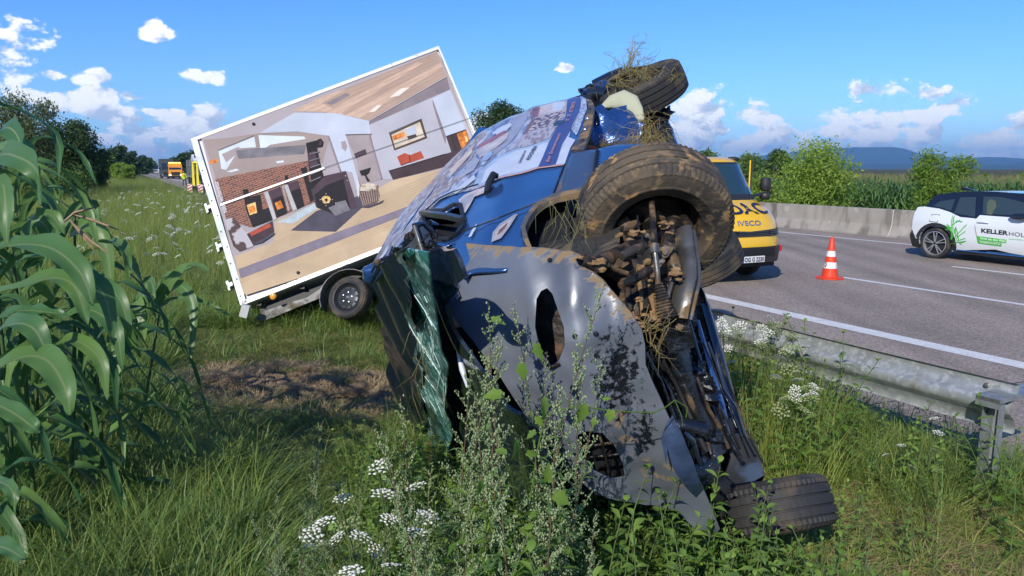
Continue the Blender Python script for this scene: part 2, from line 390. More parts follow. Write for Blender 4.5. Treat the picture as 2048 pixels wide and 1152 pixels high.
# asphalt
def asphalt_mat():
    m = bpy.data.materials.new('asphalt'); m.use_nodes = True; nt = m.node_tree; b = nt.nodes['Principled BSDF']; N = nt.nodes.new; LK = nt.links.new
    geo = N('ShaderNodeNewGeometry'); b.inputs['Roughness'].default_value = .85; b.inputs['Specular IOR Level'].default_value = .3
    def noi(s, d=4): n = N('ShaderNodeTexNoise'); n.inputs['Scale'].default_value = s; n.inputs['Detail'].default_value = d; LK(geo.outputs['Position'], n.inputs['Vector']); return n.outputs[0]
    vo = N('ShaderNodeTexVoronoi'); vo.inputs['Scale'].default_value = 55; LK(geo.outputs['Position'], vo.inputs['Vector'])
    cr = N('ShaderNodeValToRGB'); LK(vo.outputs['Color'], cr.inputs[0]); e = cr.color_ramp.elements
    e[0].position = .1; e[0].color = (.165,.137,.115,1); e[1].position = .9; e[1].color = (.35,.295,.255,1)
    mp = N('ShaderNodeMapping'); mp.vector_type = 'POINT'; LK(geo.outputs['Position'], mp.inputs[0]); mp.inputs['Rotation'].default_value = (0, 0, math.radians(-27.4)); mp.inputs['Scale'].default_value = (1.4, .03, 1)
    tn = N('ShaderNodeTexNoise'); tn.inputs['Scale'].default_value = 1.0; tn.inputs['Detail'].default_value = 5; LK(mp.outputs[0], tn.inputs['Vector'])
    mr = N('ShaderNodeMapRange'); LK(tn.outputs[0], mr.inputs[0]); mr.inputs[1].default_value = .3; mr.inputs[2].default_value = .7; mr.inputs[3].default_value = .80; mr.inputs[4].default_value = 1.18
    m2 = N('ShaderNodeMapRange'); LK(noi(.6), m2.inputs[0]); m2.inputs[1].default_value = .3; m2.inputs[2].default_value = .7; m2.inputs[3].default_value = .9; m2.inputs[4].default_value = 1.1
    mu = N('ShaderNodeMath'); mu.operation = 'MULTIPLY'; LK(mr.outputs[0], mu.inputs[0]); LK(m2.outputs[0], mu.inputs[1])
    sv = N('ShaderNodeVectorMath'); sv.operation = 'SCALE'; LK(cr.outputs[0], sv.inputs[0]); LK(mu.outputs[0], sv.inputs['Scale']); LK(sv.outputs[0], b.inputs['Base Color'])
    bp = N('ShaderNodeBump'); bp.inputs['Strength'].default_value = .5; bp.inputs['Distance'].default_value = .01; LK(vo.outputs[0], bp.inputs['Height']); LK(bp.outputs[0], b.inputs['Normal'])
    return m
M_asph = asphalt_mat()
M_line = mat('road_paint', (.62,.62,.60), .6, vary=.10, vscale=9, mix=[((.30,.27,.26), 38.0, .56, .72, .8)], bump=(90,.3,.004))
M_seam = mat('joint_bitumen', (.03,.03,.032), .5)
def strip(name, s0, s1, t0, t1, z, m, label=None, n=1):
    mb = MB(); vs = []
    for i in range(n+1):
        t = t0+(t1-t0)*i/n; vs += [ST(s0, t, z), ST(s1, t, z)]
    mb.add(vs, [(2*i, 2*i+1, 2*i+3, 2*i+2) for i in range(n)], m); o = mb.build(name); tag(o, kind='structure'); return o
strip('road', 5.25, 20.95, -60, 2200, .020, M_asph, n=60)
strip('edge_line', 8.08, 8.36, -60, 1600, .024, M_line, n=40)
strip('edge_line', 18.72, 18.88, -60, 1600, .024, M_line, n=40)
for i in range(-3, 32):
    for s in (11.96, 15.36): strip('lane_line', s-.07, s+.07, 3.55+18*i, 9.45+18*i, .024, M_line)
mb = MB()
for s0, s1, t in ((5.4, 18.0, 2.9),): mb.add([ST(s0,t+1.2,.0235), ST(s1,t-.2,.0235), ST(s1,t-.185,.0235), ST(s0,t+1.215,.0235)], [(0,1,2,3)], M_seam)
tag(mb.build('road_joint'), kind='structure')
strip('gutter', 20.0, 20.28, -60, 1600, .023, mat('gutter_concrete', (.24,.22,.20), .9, vary=.2, vscale=3), n=30)
# concrete barrier: segments of 6 m with open joints
def concrete_mat():
    return mat('barrier_concrete', (.27,.25,.215), .92, vary=.16, vscale=1.3, bump=(30,.35,.01),
        mix=[((.12,.11,.095), (2.2,2.2,.5), .50, .66, .95), ((.38,.36,.33), 3.0, .60, .75, .9)])
M_conc = concrete_mat(); M_joint = mat('joint_sealant', (.52,.50,.46), .9)
barrier = thing('concrete_barrier', 'long weathered grey concrete safety barrier running along the far side of the motorway', 'barrier', ST(20.6, 15, 0))
prof = [(-.28,0),(-.28,.06),(-.24,.09),(-.13,.36),(-.10,.82),(-.07,.84),(.07,.84),(.10,.82),(.13,.36),(.24,.09),(.28,.06),(.28,0)]
def bar_seg(t0, t1):
    mb = MB(); a = [ST(20.6+x, t0, z) for x, z in prof]; b = [ST(20.6+x, t1, z) for x, z in prof]; n = len(prof)
    mb.add(a+b, [(i, i+1, n+i+1, n+i) for i in range(n-1)]+[tuple(range(n)), tuple(range(2*n-1, n-1, -1))], M_conc); return mb
for i in range(-2, 30):
    t0 = 20.56-6*2+6.0*i
    bar_seg(t0+.015, t0+5.985).build('barrier_segment', barrier)
    mb = MB(); mb.add([ST(20.6+x*.96, t, z*.99) for t in (t0-.015, t0+.015) for x, z in prof], [(k, k+1, 12+k+1, 12+k) for k in range(11)], M_joint); mb.build('joint_filler', barrier)
mb = bar_seg(20.56-12+6*30, 1500); far = mb.build('barrier_run', barrier)
# mountains: two ridges of wooded hills far off
def ridge(name, prof_px, dist, base_drop, m, depth):
    vs = []; rows = 7; n = 90; xs = np.linspace(prof_px[0][0], prof_px[-1][0], n+1); pp = np.array(prof_px, float)
    for i, x in enumerate(xs):
        y = np.interp(x, pp[:,0], pp[:,1]); r = ray(x, 337); r.z = 0; r.normalize(); top = (337-y+1.1*nz3(x*.05, 0, dist))*dist/FPX
        for k in range(rows+1):
            f = k/rows; d = dist - depth*(1-f); h = top*(1-(1-f)**1.6)
            h += 26*nz3(x*.03, f*3, 1)*f*(1-f)*4 + 14*nz3(x*.09, f*6, 2)*f*(1-f)*4
            vs.append(r*(d) + Vector((0, 0, h-base_drop)))
        vs.append(r*(dist+depth) + Vector((0, 0, -base_drop)))
    w = rows+2; mb = MB(); mb.add(vs, [(i*w+k, (i+1)*w+k, (i+1)*w+k+1, i*w+k+1) for i in range(n) for k in range(w-1)], m)
    tag(mb.build(name, smooth=180), kind='structure')
M_hill = mat('wooded_hillside', (.040,.062,.034), .95, spec=0, coords='Object', mix=[((.026,.042,.030), .0016, .45, .58, None), ((.085,.095,.045), .0032, .66, .74, None)])
ridge('mountains', [(1150,331),(1260,330),(1400,324),(1450,316),(1500,312),(1560,307),(1600,302),(1640,300),(1690,297),(1785,297),(1812,302),(1850,313),(1890,314),(1930,317),(1990,315),(2050,319),(2150,312),(2300,318),(2500,326)], 11500, 20, M_hill, 2600)
ridge('hills', [(1300,336),(1420,332),(1560,327),(1700,323),(1800,328),(1900,322),(2000,327),(2100,320),(2300,329),(2450,334)], 8200, 15, M_hill, 1500)
# the air
HAZE = True
if HAZE:
    mh = bpy.data.materials.new('air_haze'); mh.use_nodes = True; nt = mh.node_tree; nt.nodes.remove(nt.nodes['Principled BSDF'])
    pv = nt.nodes.new('ShaderNodeVolumePrincipled'); pv.inputs['Color'].default_value = (.27,.57,1.0,1); pv.inputs['Density'].default_value = 1.05e-4; pv.inputs['Anisotropy'].default_value = .1
    nt.links.new(pv.outputs[0], nt.nodes['Material Output'].inputs['Volume'])
    mb = MB(); mb.box((1500, 5500, 215), (30000, 24000, 480), mh); tag(mb.build('haze'), kind='stuff')
# ================================================================== THE OVERTURNED VAN
L = CV(.14,.434,.888).normalized(); A = CV(-.33,.88,-.33); A = (A-L*A.dot(L)).normalized(); U = L.cross(A)
if U.dot(cR) > 0: U = -U
O = CAM + CV(.91,-.40,3.6)
def W(l, a, u): return O + L*l + A*a + U*u
M_blue = mat('blue_paint', (.022,.070,.20), .26, .3, coat=.8, vary=.12, vscale=3, mix=[((.20,.16,.11), (3,9,3), .66, .78, .8)], bump=(3.0,.05,.02))
M_greyp = mat('grey_door_paint', (.055,.075,.115), .38, .3, coat=.4, mix=[((.17,.13,.08), 9.0, .62, .74, .8)])
M_blkp = mat('black_panel', (.012,.018,.030), .22, .25, coat=.7, mix=[((.13,.10,.06), (9,40,9), .66, .76, .9)], bump=(5,.2,.03))
M_blk2 = mat('glossy_dark_sheet', (.012,.020,.038), .18, .3, coat=.8, bump=(4,.15,.03))
M_dark = mat('dark_cavity', (.006,.007,.010), .7)
M_rub = mat('tyre_rubber', (.020,.020,.021), .72, bump=(60,.25,.004), mix=[((.085,.068,.048), 5.0, .48, .66, .95)])
M_rubmud = mat('muddy_tyre_rubber', (.026,.025,.024), .75, bump=(40,.5,.01), mix=[((.10,.078,.053), 4.0, .42, .62, .95), ((.17,.12,.07), (20,20,20), .53, .64, 1.0), ((.30,.185,.085), 10.0, .60, .66, 1.0)])
M_steel = mat('steel_rim', (.045,.045,.05), .45, .7, mix=[((.15,.10,.06), 8.0, .5, .62, .95)])
M_iron = mat('greasy_iron', (.030,.029,.028), .42, .6, bump=(25,.5,.01), mix=[((.20,.135,.075), 9.0, .52, .62, .95), ((.07,.045,.03), 20.0, .5, .65, .8)])
M_alu = mat('cast_metal', (.16,.155,.145), .38, .75, bump=(14,.4,.01), mix=[((.24,.165,.09), 8.0, .54, .63, .95), ((.03,.03,.03), 6.0, .55, .68, .5)])
M_oil = mat('oily_underbody', (.008,.009,.012), .22, .1, coat=.5, bump=(22,.9,.02), mix=[((.020,.030,.055), 4.0, .55, .7, .3)])  # bluish patches put blue reflections into the black
M_earth = mat('caked_mud', (.22,.14,.072), .98, bump=(30,.9,.02), vary=.25, vscale=14, spec=.1)
M_boot = mat('rubber_boot', (.035,.030,.027), .6, mix=[((.22,.14,.08), 11.0, .52, .62, .95)])
M_straw = leafmat('dry_straw', (.30,.23,.10), (.20,.20,.07), .2, .8)
M_chrome = mat('bright_trim', (.6,.6,.62), .25, .9)
van = thing('overturned_van', 'wrecked dark blue panel van tipped on its side, muddy wheels in the air', 'van', tuple(O))
def V(mb, name, smooth=None, label=None, parent=None):
    o = mb.build(name, parent or van, smooth); 
    if label: o['label'] = label
    return o
# --- hull: near-black block that stands in for the dark interior
HC = [(-.5,-.02),(-.5,.35),(-.93,.4),(-.95,1.0),(-.86,1.27),(-.55,1.36),(.35,1.36),(.74,1.25),(.87,.9),(.87,.42),(.5,.38),(.5,-.02)]
hull = MB(); vs = []; stn = [(-.10,.80,.80),(.10,.93,.96),(.4,1.0,1.0),(3.1,1.0,1.0),(3.42,.98,.96)]
for l, k, ku in stn:
    for a, u in HC: vs.append(W(l, a*k, u*ku))
n = len(HC); fs = [(i*n+j, i*n+(j+1) % n, (i+1)*n+(j+1) % n, (i+1)*n+j) for i in range(len(stn)-1) for j in range(n)] + [tuple(range(n)), tuple(range(5*n-1, 4*n-1, -1))]
hull.add(vs, fs, M_dark); V(hull, 'dark_body_hull')
WINB = 1
# lower side and roof skin (towards the ground and the cornfield)
mb = MB()
for (p, q) in (((-.96,.42),(-.985,1.0)), ((-.985,1.0),(-.90,1.30)), ((-.90,1.30),(-.56,1.40)), ((-.56,1.40),(.36,1.40)), ((.36,1.40),(.80,1.34)), ((.80,1.34),(.865,1.50))):
    vs = []; 
    for i in range(14):
        l = .28+3.14*i/13
        for k in range(5):
            a = p[0]+(q[0]-p[0])*k/4; u = p[1]+(q[1]-p[1])*k/4; d = .02*noise.noise(Vector((l*2, a*2, u*2))); vs.append(W(l, a, u+d))
    mb.add(vs, [(i*5+k, i*5+k+1, (i+1)*5+k+1, (i+1)*5+k) for i in range(13) for k in range(4)], M_blue)
V(mb, 'roof_skin', 40)
# --- upper side, traced
def h_side(a, b):
    h = 0.0
    if b > .85: h -= .22*(min(b, 1.7)-.85)**2
    if b < .35: h -= .25*(.35-max(b, -.3))**2
    h += .008*nz3(a, b, 3, 2.2) + .012*math.exp(-((b-.75-.05*a)/.07)**2) - .010*math.exp(-((b-.98)/.08)**2)
    if a < .7: h += .006*nz3(a, b, 9, 4)*(.7-a)
    return h
SS = Surf(O+A*.95, L, U, A, h_side)
win = [(850,450),(847,438),(858,427),(888,426),(910,413),(920,413),(926,438),(925,455),(916,467),(900,478),(868,478),(856,466)]
side = [(735,556),(740,538),(753,511),(775,471),(800,431),(838,387),(880,342),(920,302),(955,268),(985,251),(1020,233),(1060,216.5),(1110,203),(1163,192),(1172,197),(1176,215),(1168,250),(1158,280),(1144,302),(1131,332),
        (1122,355),(1108,392),(1072,411),(1052,438),(1043,458),(1050,482),(1064,510),(1010,540),(940,545),(927,556),(915,520),(904,500),(905,486),(880,497),(850,500),(820,505),(790,520),(760,548)]
mb = MB(); sheet(mb, SS, side, M_blue, [win], .03, .012); V(mb, 'body_side', 180)
mb = MB(); sheet(mb, SS, [(835,425),(905,400),(940,400),(940,470),(915,490),(845,495)], M_dark, [], .06, 0, -.10); V(mb, 'cab_dark_backing')  # flat dark sheet stands in for the shade inside the cab
mb = MB(); sheet(mb, SS, [(1132,331.5),(1146,303),(1196,300),(1191,345),(1180,374),(1150,384),(1110,391),(1123,355)], M_greyp, [], .05, .012, .004); V(mb, 'lower_door_panel', 180, 'dull grey lower panel')
mb = MB(); sheet(mb, SS, [(1198,299),(1240,291),(1286,289),(1290,300),(1286,322),(1240,345),(1193,350)], M_blue, [], .05, .012, .006); V(mb, 'sill_panel', 180)
mb = MB(); sheet(mb, SS, [(1043,458),(1052,437),(1072,409),(1108,391),(1150,383),(1190,371),(1192,378),(1150,391),(1112,399),(1078,415),(1060,440),(1052,458),(1058,482),(1068,505),(1060,508),(1048,482)], mat('arch_edge', (.10,.10,.09), .6, .3, mix=[((.25,.17,.09), 9.0, .45, .6, .95)]), [], .05, .03, .012); V(mb, 'wheel_arch_edge', 60)
# inner arch behind the wheel
mb = MB(); S2 = Surf(O+A*.80, L, U, A, lambda a, b: .03*nz3(a, b, 1, 7)); sheet(mb, S2, [(1036,462),(1050,425),(1100,395),(1190,370),(1240,420),(1240,520),(1160,520),(1060,515)], mat('arch_liner', (.030,.029,.027), .7, bump=(12,.8,.03), mix=[((.13,.10,.065), 6.0, .5, .66, .95)]), [], .05); V(mb, 'wheel_arch_liner', 60)
# --- livery: flat print and painted reflection streaks on the side
def ink(name, c, **k): return mat('print_'+name, c, .35, 0, coat=.35, **k)
I_white = ink('white', (.50,.54,.60), vary=.08); I_lt = ink('pale_blue', (.30,.38,.50), vary=.25, vscale=5); I_pur = ink('night_blue', (.045,.050,.16))
I_cream = ink('cream', (.46,.40,.36), vary=.3, vscale=8); I_brown = ink('brown', (.17,.085,.05), vary=.3, vscale=12); I_red = ink('red_brown', (.30,.09,.045)); I_grey = ink('grey', (.30,.29,.32), vary=.2, vscale=5)
I_txt = ink('copper_letters', (.50,.22,.13)); I_blk = ink('black_letters', (.012,.012,.015)); I_or = ink('orange_edge', (.50,.27,.17)); I_olive = ink('dark_pot', (.03,.035,.035))
def m_logs():
    m = ink('firewood', (.5,.42,.36)); nt = m.node_tree; b = nt.nodes['Principled BSDF']; vo = nt.nodes.new('ShaderNodeTexVoronoi'); vo.feature = 'DISTANCE_TO_EDGE'; vo.inputs['Scale'].default_value = 17
    tc = nt.nodes.new('ShaderNodeTexCoord'); nt.links.new(tc.outputs['Object'], vo.inputs['Vector']); cr = nt.nodes.new('ShaderNodeValToRGB'); nt.links.new(vo.outputs['Distance'], cr.inputs[0])
    e = cr.color_ramp.elements; e[0].position = .10; e[0].color = (.09,.04,.025,1); e[1].position = .2; e[1].color = (.52,.44,.38,1); nt.links.new(cr.outputs[0], b.inputs['Base Color']); return m
def m_streak(name, cols, sc_, seed=0):
    m = ink(name, (.3,.3,.3)); nt = m.node_tree; b = nt.nodes['Principled BSDF']; N = nt.nodes.new
    tc = N('ShaderNodeTexCoord'); mp = N('ShaderNodeMapping'); mp.vector_type = 'POINT'; R = Matrix((L, A, U)).to_euler(); mp.inputs['Rotation'].default_value = R; mp.inputs['Location'].default_value = (seed, 0, 0)
    nt.links.new(tc.outputs['Object'], mp.inputs[0]); m2 = N('ShaderNodeMapping'); m2.inputs['Scale'].default_value = sc_; nt.links.new(mp.outputs[0], m2.inputs[0])
    n = N('ShaderNodeTexNoise'); n.inputs['Scale'].default_value = 1; n.inputs['Detail'].default_value = 5; nt.links.new(m2.outputs[0], n.inputs['Vector'])
    cr = N('ShaderNodeValToRGB'); cr.color_ramp.interpolation = 'LINEAR'; nt.links.new(n.outputs[0], cr.inputs[0]); e = cr.color_ramp.elements
    while len(e) < len(cols): e.new(.5)
    for i, c in enumerate(cols): e[i].position = .30+.42*i/(len(cols)-1); e[i].color = (*c, 1)
    nt.links.new(cr.outputs[0], b.inputs['Base Color']); return m
I_str = m_streak('reflection_streaks', [(.02,.035,.10),(.09,.13,.26),(.34,.37,.44),(.10,.07,.07),(.16,.17,.24),(.50,.53,.60),(.03,.045,.10)], (1.1,5,14))  # reflections on the bodywork put into the colour as noise streaks
I_stone = m_streak('stone_wall', [(.20,.15,.16),(.42,.40,.42),(.20,.13,.11),(.52,.52,.55)], (5,4,22), 3)
I_spk = m_streak('speckle', [(.05,.09,.20),(.55,.60,.66),(.08,.12,.24),(.6,.64,.68)], (34,30,34), 5)  # white and blue speckles of the print
pr = MB(); LV = [
 (m_streak('livery_ground', [(.30,.34,.42),(.20,.17,.20),(.42,.45,.52),(.12,.16,.26),(.34,.33,.37)], (1.2,3,8), 9), [(748,531),(775,473),(801,433),(839,388.5),(881,343.5),(921,303.5),(955,270),(985,252.5),(1020,234.5),(1060,218),(1110,204.5),(1162,193.5),(1158,231),(1141,262),(1130,331),(1077,338),(1020,353),(985,365),(944,382),(900,393),(870,403),(846,425),(838,442),(800,500),(765,532)]),
 (I_str, [(748,530),(775,474),(802,434),(840,389),(882,344),(922,304),(957,269),(1028,235),(1014,282),(986,315),(975,326),(958,345),(945,378),(900,392),(872,402),(848,424),(838,440),(800,500),(765,532)]),
 (I_lt, [(958,345),(990,318),(1014,303),(1046,296),(1100,277),(1104,272),(1090,310),(1077,337),(1020,352),(985,362),(958,374),(944,381)]),
 (I_white, [(972,340),(1000,318),(1046,300),(1097,284),(1090,308),(1078,334),(1020,348),(975,362),(962,368)]),
 (I_pur, [(1076,336.5),(1085,317),(1100,282),(1113,256),(1131,236),(1135,201),(1161,193.5),(1160,223),(1146,249),(1141,262),(1125,289),(1112,330)]),
 (I_white, [(1112,330),(1135,274),(1151,281),(1141,297),(1130,329)]),
 (I_spk, [(1164,194.5),(1173,200),(1174,220),(1158,262),(1153,272),(1143,261),(1158,231)]),
 (m_logs(), [(1047,270),(1067,240),(1098,229),(1130,216),(1131,234),(1105,251),(1062,263)]),
 (I_brown, [(1044,272),(1064,240),(1069,241),(1052,272)]),
 (I_cream, [(1059,221),(1107,206),(1135,201.5),(1133,222),(1098,229),(1063,240)]),
 (I_brown, [(1059,221),(1079,215),(1074,235),(1063,240)]),
 (I_red, [(1077,216),(1081,214.5),(1076,235),(1072,236)]),
 (I_white, [(1104,215),(1108,207),(1128,203),(1131,210),(1122,222),(1108,224)]),
 (I_olive, [(1107,248),(1115,243),(1132,241),(1126,249),(1108,254)]),
 (I_grey, [(1028,235),(1058,221),(1054,241),(1040,262),(1021,286),(986,315),(988,303),(1014,282),(1023,262)]),
 (I_stone, [(1046,272),(1064,263),(1105,252),(1112,256),(1100,277),(1046,296),(1009,308),(1022,290)]),
 (I_white, [(985,268),(1000,256),(1022,247),(1024,252),(1012,264),(994,274)]),
 (I_olive, [(980,279),(992,268),(994,274),(984,282)]),
 (I_red, [(958,292),(980,279),(1011,262),(1011,268),(985,284),(958,301)]),
 (I_cream, [(953,302),(985,285),(1008,270),(1018,266),(1014,280),(990,299),(960,318)]),
 (I_lt, [(968,312),(984,303),(986,312),(975,322),(964,325)]),
 (I_grey, [(935,330),(952,315),(960,322),(948,343),(930,352)]),
 (I_cream, [(900,342),(930,310),(945,298),(946,306),(925,330),(905,352)]),
 (I_white, [(905,388),(925,370),(950,352),(952,360),(930,378),(912,390)]),
 (I_lt, [(855,420),(880,395),(900,384),(905,390),(880,402),(860,418)]),
 (I_or, [(944,382),(985,363),(1020,352.5),(1077,337),(1131,330),(1131,332.5),(1077,339.5),(1020,355),(985,366)]),
 (I_cream, [(918,402),(930,392),(955,381),(985,370),(989,374),(978,384),(950,396),(938,418),(929,432),(923,417)]),
 (I_grey, [(922,404),(940,392),(960,384),(950,392),(935,410),(929,424)]),
 (I_grey, [(984,488),(987,468),(1002,450),(1030,432),(1037,431),(1022,455),(1003,480)]),
 (I_cream, [(990,482),(993,468),(1006,454),(1026,440),(1018,455),(1001,474)]),
 (I_brown, [(996,474),(999,464),(1012,452),(1019,448),(1012,460),(1003,469)]),
 (I_white, [(938,478),(946,462),(955,450),(953,460),(944,476)]),
]
LV = [(m, p) for m, p in LV]
for i, (m, p) in enumerate(LV): sheet(pr, SS, p, m, [], .03, 0, .0035+.0002*i)
V(pr, 'printed_livery', 180)
mb = MB(); tz = .0035+.0002*len(LV)+.001
def on_side(mb, body, p0, p1, p2, m, bold=0.0):
    a0 = Vector(SS.ab(*p0)); a1 = Vector(SS.ab(*p1)); a2 = Vector(SS.ab(*p2)); e = (a1-a0); f = (a2-a0)
    mb = MB(); put_text(mb, body, None, None, None, 1, 1, m, bold, fn=lambda x, y: SS.at(*(a0+e*x+f*y), tz)); V(mb, 'livery_lettering')['kind'] = 'stuff'
on_side(mb, 'der Scesermann', (1099,328), (1123,270), (1091,328), I_txt, .01)
on_side(mb, 'T. F. 07803 - 1', (1139,246), (1156,197), (1131,246), I_txt, .01)
on_side(mb, 'KOCHEN', (1060,322), (1076,295), (1052,322), I_blk, .04)
on_side(mb, 'GENIESSEN IN', (1042,329), (1054,304), (1037,329), I_blk, .02)
pass
# seams, window surround, handle
M_gap = mat('seam_black', (.004,.004,.006), .6)
mb = MB()
def seam(pts, w=.006, m=None, off=.006+.0002*34, mb_=None):
    q = [SS.at(*SS.ab(*p), off) for p in pts]; (mb_ or mb).tube(q, w, m or M_gap, 5)
for q_, w_ in (([(926,468),(960,455),(1000,440),(1040,424),(1073,411)], .004),([(1131,333),(1122,356),(1109,391)], .005),([(1196,301),(1191,348)], .008),([(845,430),(880,400),(905,388),(958,372)], .004)): mb = MB(); seam(q_, w_, mb_=mb); V(mb, 'door_seam')
mb = MB(); fr = [(850,452),(846,437),(857,425),(888,424),(910,411),(922,412),(928,438),(927,456),(917,469),(901,480),(866,480),(854,468),(850,452)]
seam(fr, .016, mat('window_rubber', (.010,.010,.011), .5), .006, mb)
seam([(846,432),(870,436),(900,440),(928,447)], .022, mat('window_bar', (.030,.032,.036), .35, coat=.3), .02, mb)
seam([(866,421),(890,422),(908,412)], .008, M_greyp, .01, mb); V(mb, 'window_frame', 60)
mb = MB(); mb.tube([W(.62,.72,.9), W(.70,.55,1.05), W(.5,.2,1.1)], [.10,.09,.06], mat('seat_cloth', (.02,.025,.04), .9), 8); V(mb, 'cab_seat', 60)
mb = MB(); hnd = [SS.at(*SS.ab(*p), o) for p, o in (((974,389),.012),((982,377),.035),((992,366),.05),((1000,362),.03))]
mb.tube(hnd, [.020,.032,.036,.018], mat('handle_plastic', (.015,.015,.017), .45), 10, squash=.6); V(mb, 'door_handle', 60)
# --- A-pillar, cowl and windscreen
nW = (-L*.55+U*.83).normalized(); e2W = nW.cross(A).normalized()
SW = Surf(P(840,680,3.42), A, e2W, nW, lambda a, b: .015*math.sin(b*9+1)+.02*nz3(a, b, 2, 4))
def glass_mat():
    m = mat('crazed_glass', (.045,.19,.17), .22, 0, coat=.5, mix=[((.30,.52,.48), 26.0, .55, .62, .5), ((.008,.02,.025), 3.0, .50, .62, .1)], bump=(38,.6,.02)); return m
M_glass = glass_mat()
scr = [(800,502),(812,497),(856,505),(861,560),(868,610),(880,690),(893,760),(902,850),(905,930),(875,930),(852,880),(840,800),(826,700),(812,610),(803,560)]
mb = MB(); sheet(mb, SW, scr, M_glass, [], .05, .006); ws = V(mb, 'windscreen', 30, 'shattered green windscreen hanging in its frame')
mb = MB(); rr = random.Random(3); M_crk = mat('crack_line', (.55,.75,.70), .4)
c0 = Vector(SW.ab(832,560))
for k in range(90):
    x = rr.uniform(806,892); y = rr.uniform(520,900); p0 = Vector((x, y)); ang = math.radians(rr.gauss(78, 14)); ln = rr.uniform(20,120)
    q = [p0 + Vector((math.cos(ang), math.sin(ang)))*ln*i/3 + Vector((rr.uniform(-2,2), 0)) for i in range(4)]
    q = [p for p in q if inpoly(p.x, p.y, scr)]
    if len(q) > 1: mb.tube([SW.at(*SW.ab(p.x, p.y), .004) for p in q], rr.uniform(.0008,.0022), M_crk, 3, cap=False)
V(mb, 'glass_cracks', parent=ws)
SB = Surf(P(800,640,3.55), A, e2W, nW, lambda a, b: .03*math.sin(b*13+.5)*math.sin(a*2+1)+.03*nz3(a, b, 8, 3))
mb = MB(); sheet(mb, SB, [(738,560),(760,552),(790,505),(808,498),(808,560),(816,610),(830,700),(843,800),(856,880),(872,960),(850,930),(830,870),(800,795),(777,725),(766,650),(759,600)], M_blk2, [], .05, .02); V(mb, 'roof_edge', 50)
SC = Surf(P(890,680,3.30), A, e2W, nW, lambda a, b: .022*math.sin(b*16+a*2)+.03*nz3(a, b, 5, 3))
mb = MB(); sheet(mb, SC, [(858,505),(872,497),(905,500),(916,520),(928,556),(912,580),(890,612),(905,660),(960,740),(1040,830),(1100,930),(1100,1010),(1000,1000),(930,960),(898,860),(888,760),(874,690),(864,610)], M_blk2, [], .05, .015); V(mb, 'cowl_panel', 50)
mb = MB(); mb.tube([P(902,560,3.12), P(906,590,3.08), P(893,612,3.08)], [.012,.03,.012], M_blue, 8)
V(mb, 'torn_trim', 60); mb = MB(); mb.tube([P(912,690,3.05), P(925,740,3.02), P(934,775,3.0)], [.004,.014,.004], I_white, 6); V(mb, 'torn_trim', 60)
# crushed corner of the roof
mb = MB(); rr = random.Random(11)
mb.tube([P(738,560,3.52),P(742,545,3.50),P(752,540,3.5),P(768,548,3.45)], [.03,.045,.04,.02], M_blue, 10)
for k in range(26):
    t = rr.random(); px = 745+t*95+rr.uniform(-8,8); py = 548-t*95+rr.uniform(-12,16); mb.tube([P(px,py,3.42-.1*t), P(px+rr.uniform(6,26), py-rr.uniform(0,24), 3.38-.1*t), P(px+rr.uniform(20,40), py-rr.uniform(0,30), 3.42)], [.006,.014,.004], rr.choice([M_blkp, M_iron, M_alu, M_blkp]), 6)
V(mb, 'crushed_roof_corner', 60)
# mirror
SM = Surf(P(815,515,3.22), cR, cU, -cF, None)
SM.h = lambda a, b: .07*max(0, 1-((a*1.0+b*.9)/.13)**2)-.02
M_mir = mat('mirror_plastic', (.060,.068,.072), .42, coat=.15, mix=[((.22,.17,.095), (9,16,9), .53, .64, .9)], bump=(9,.25,.02))
mir = MB(); sheet(mir, SM, [(773,538),(776,527),(798,505),(822,486),(831,470),(838,470),(851,505),(843,518),(815,540),(792,554),(780,552)], M_mir, [], .025, .07, 0, smooth=1); mo = V(mir, 'wing_mirror', 60)
mb = MB(); mb.tube([P(829,452,3.15), P(838,480,3.13), P(850,517,3.12)], .011, M_mir, 8); mb.tube([P(850,518,3.12), P(862,505,3.13), P(874,492,3.15)], .009, M_greyp, 8)
mb.tube([P(829,452,3.15), P(842,447,3.2), P(860,458,3.24), P(872,475,3.25)], .013, M_blkp, 8); sheet(mb, Surf(P(848,480,3.17), cR, cU, -cF), [(832,457),(845,452),(866,474),(872,494),(853,514)], M_blkp, [], .03, .02); V(mb, 'mirror_bracket', 60, parent=mo)
mb = MB()
for k in range(12):
    x, y = rr.uniform(845,880), rr.uniform(455,500); mb.tube([P(x,y,3.12), P(x+rr.uniform(-14,14),y+rr.uniform(-6,14),3.08), P(x+rr.uniform(-20,20),y+rr.uniform(0,24),3.14)], .0035, M_iron, 5)
V(mb, 'torn_wiring', 60)
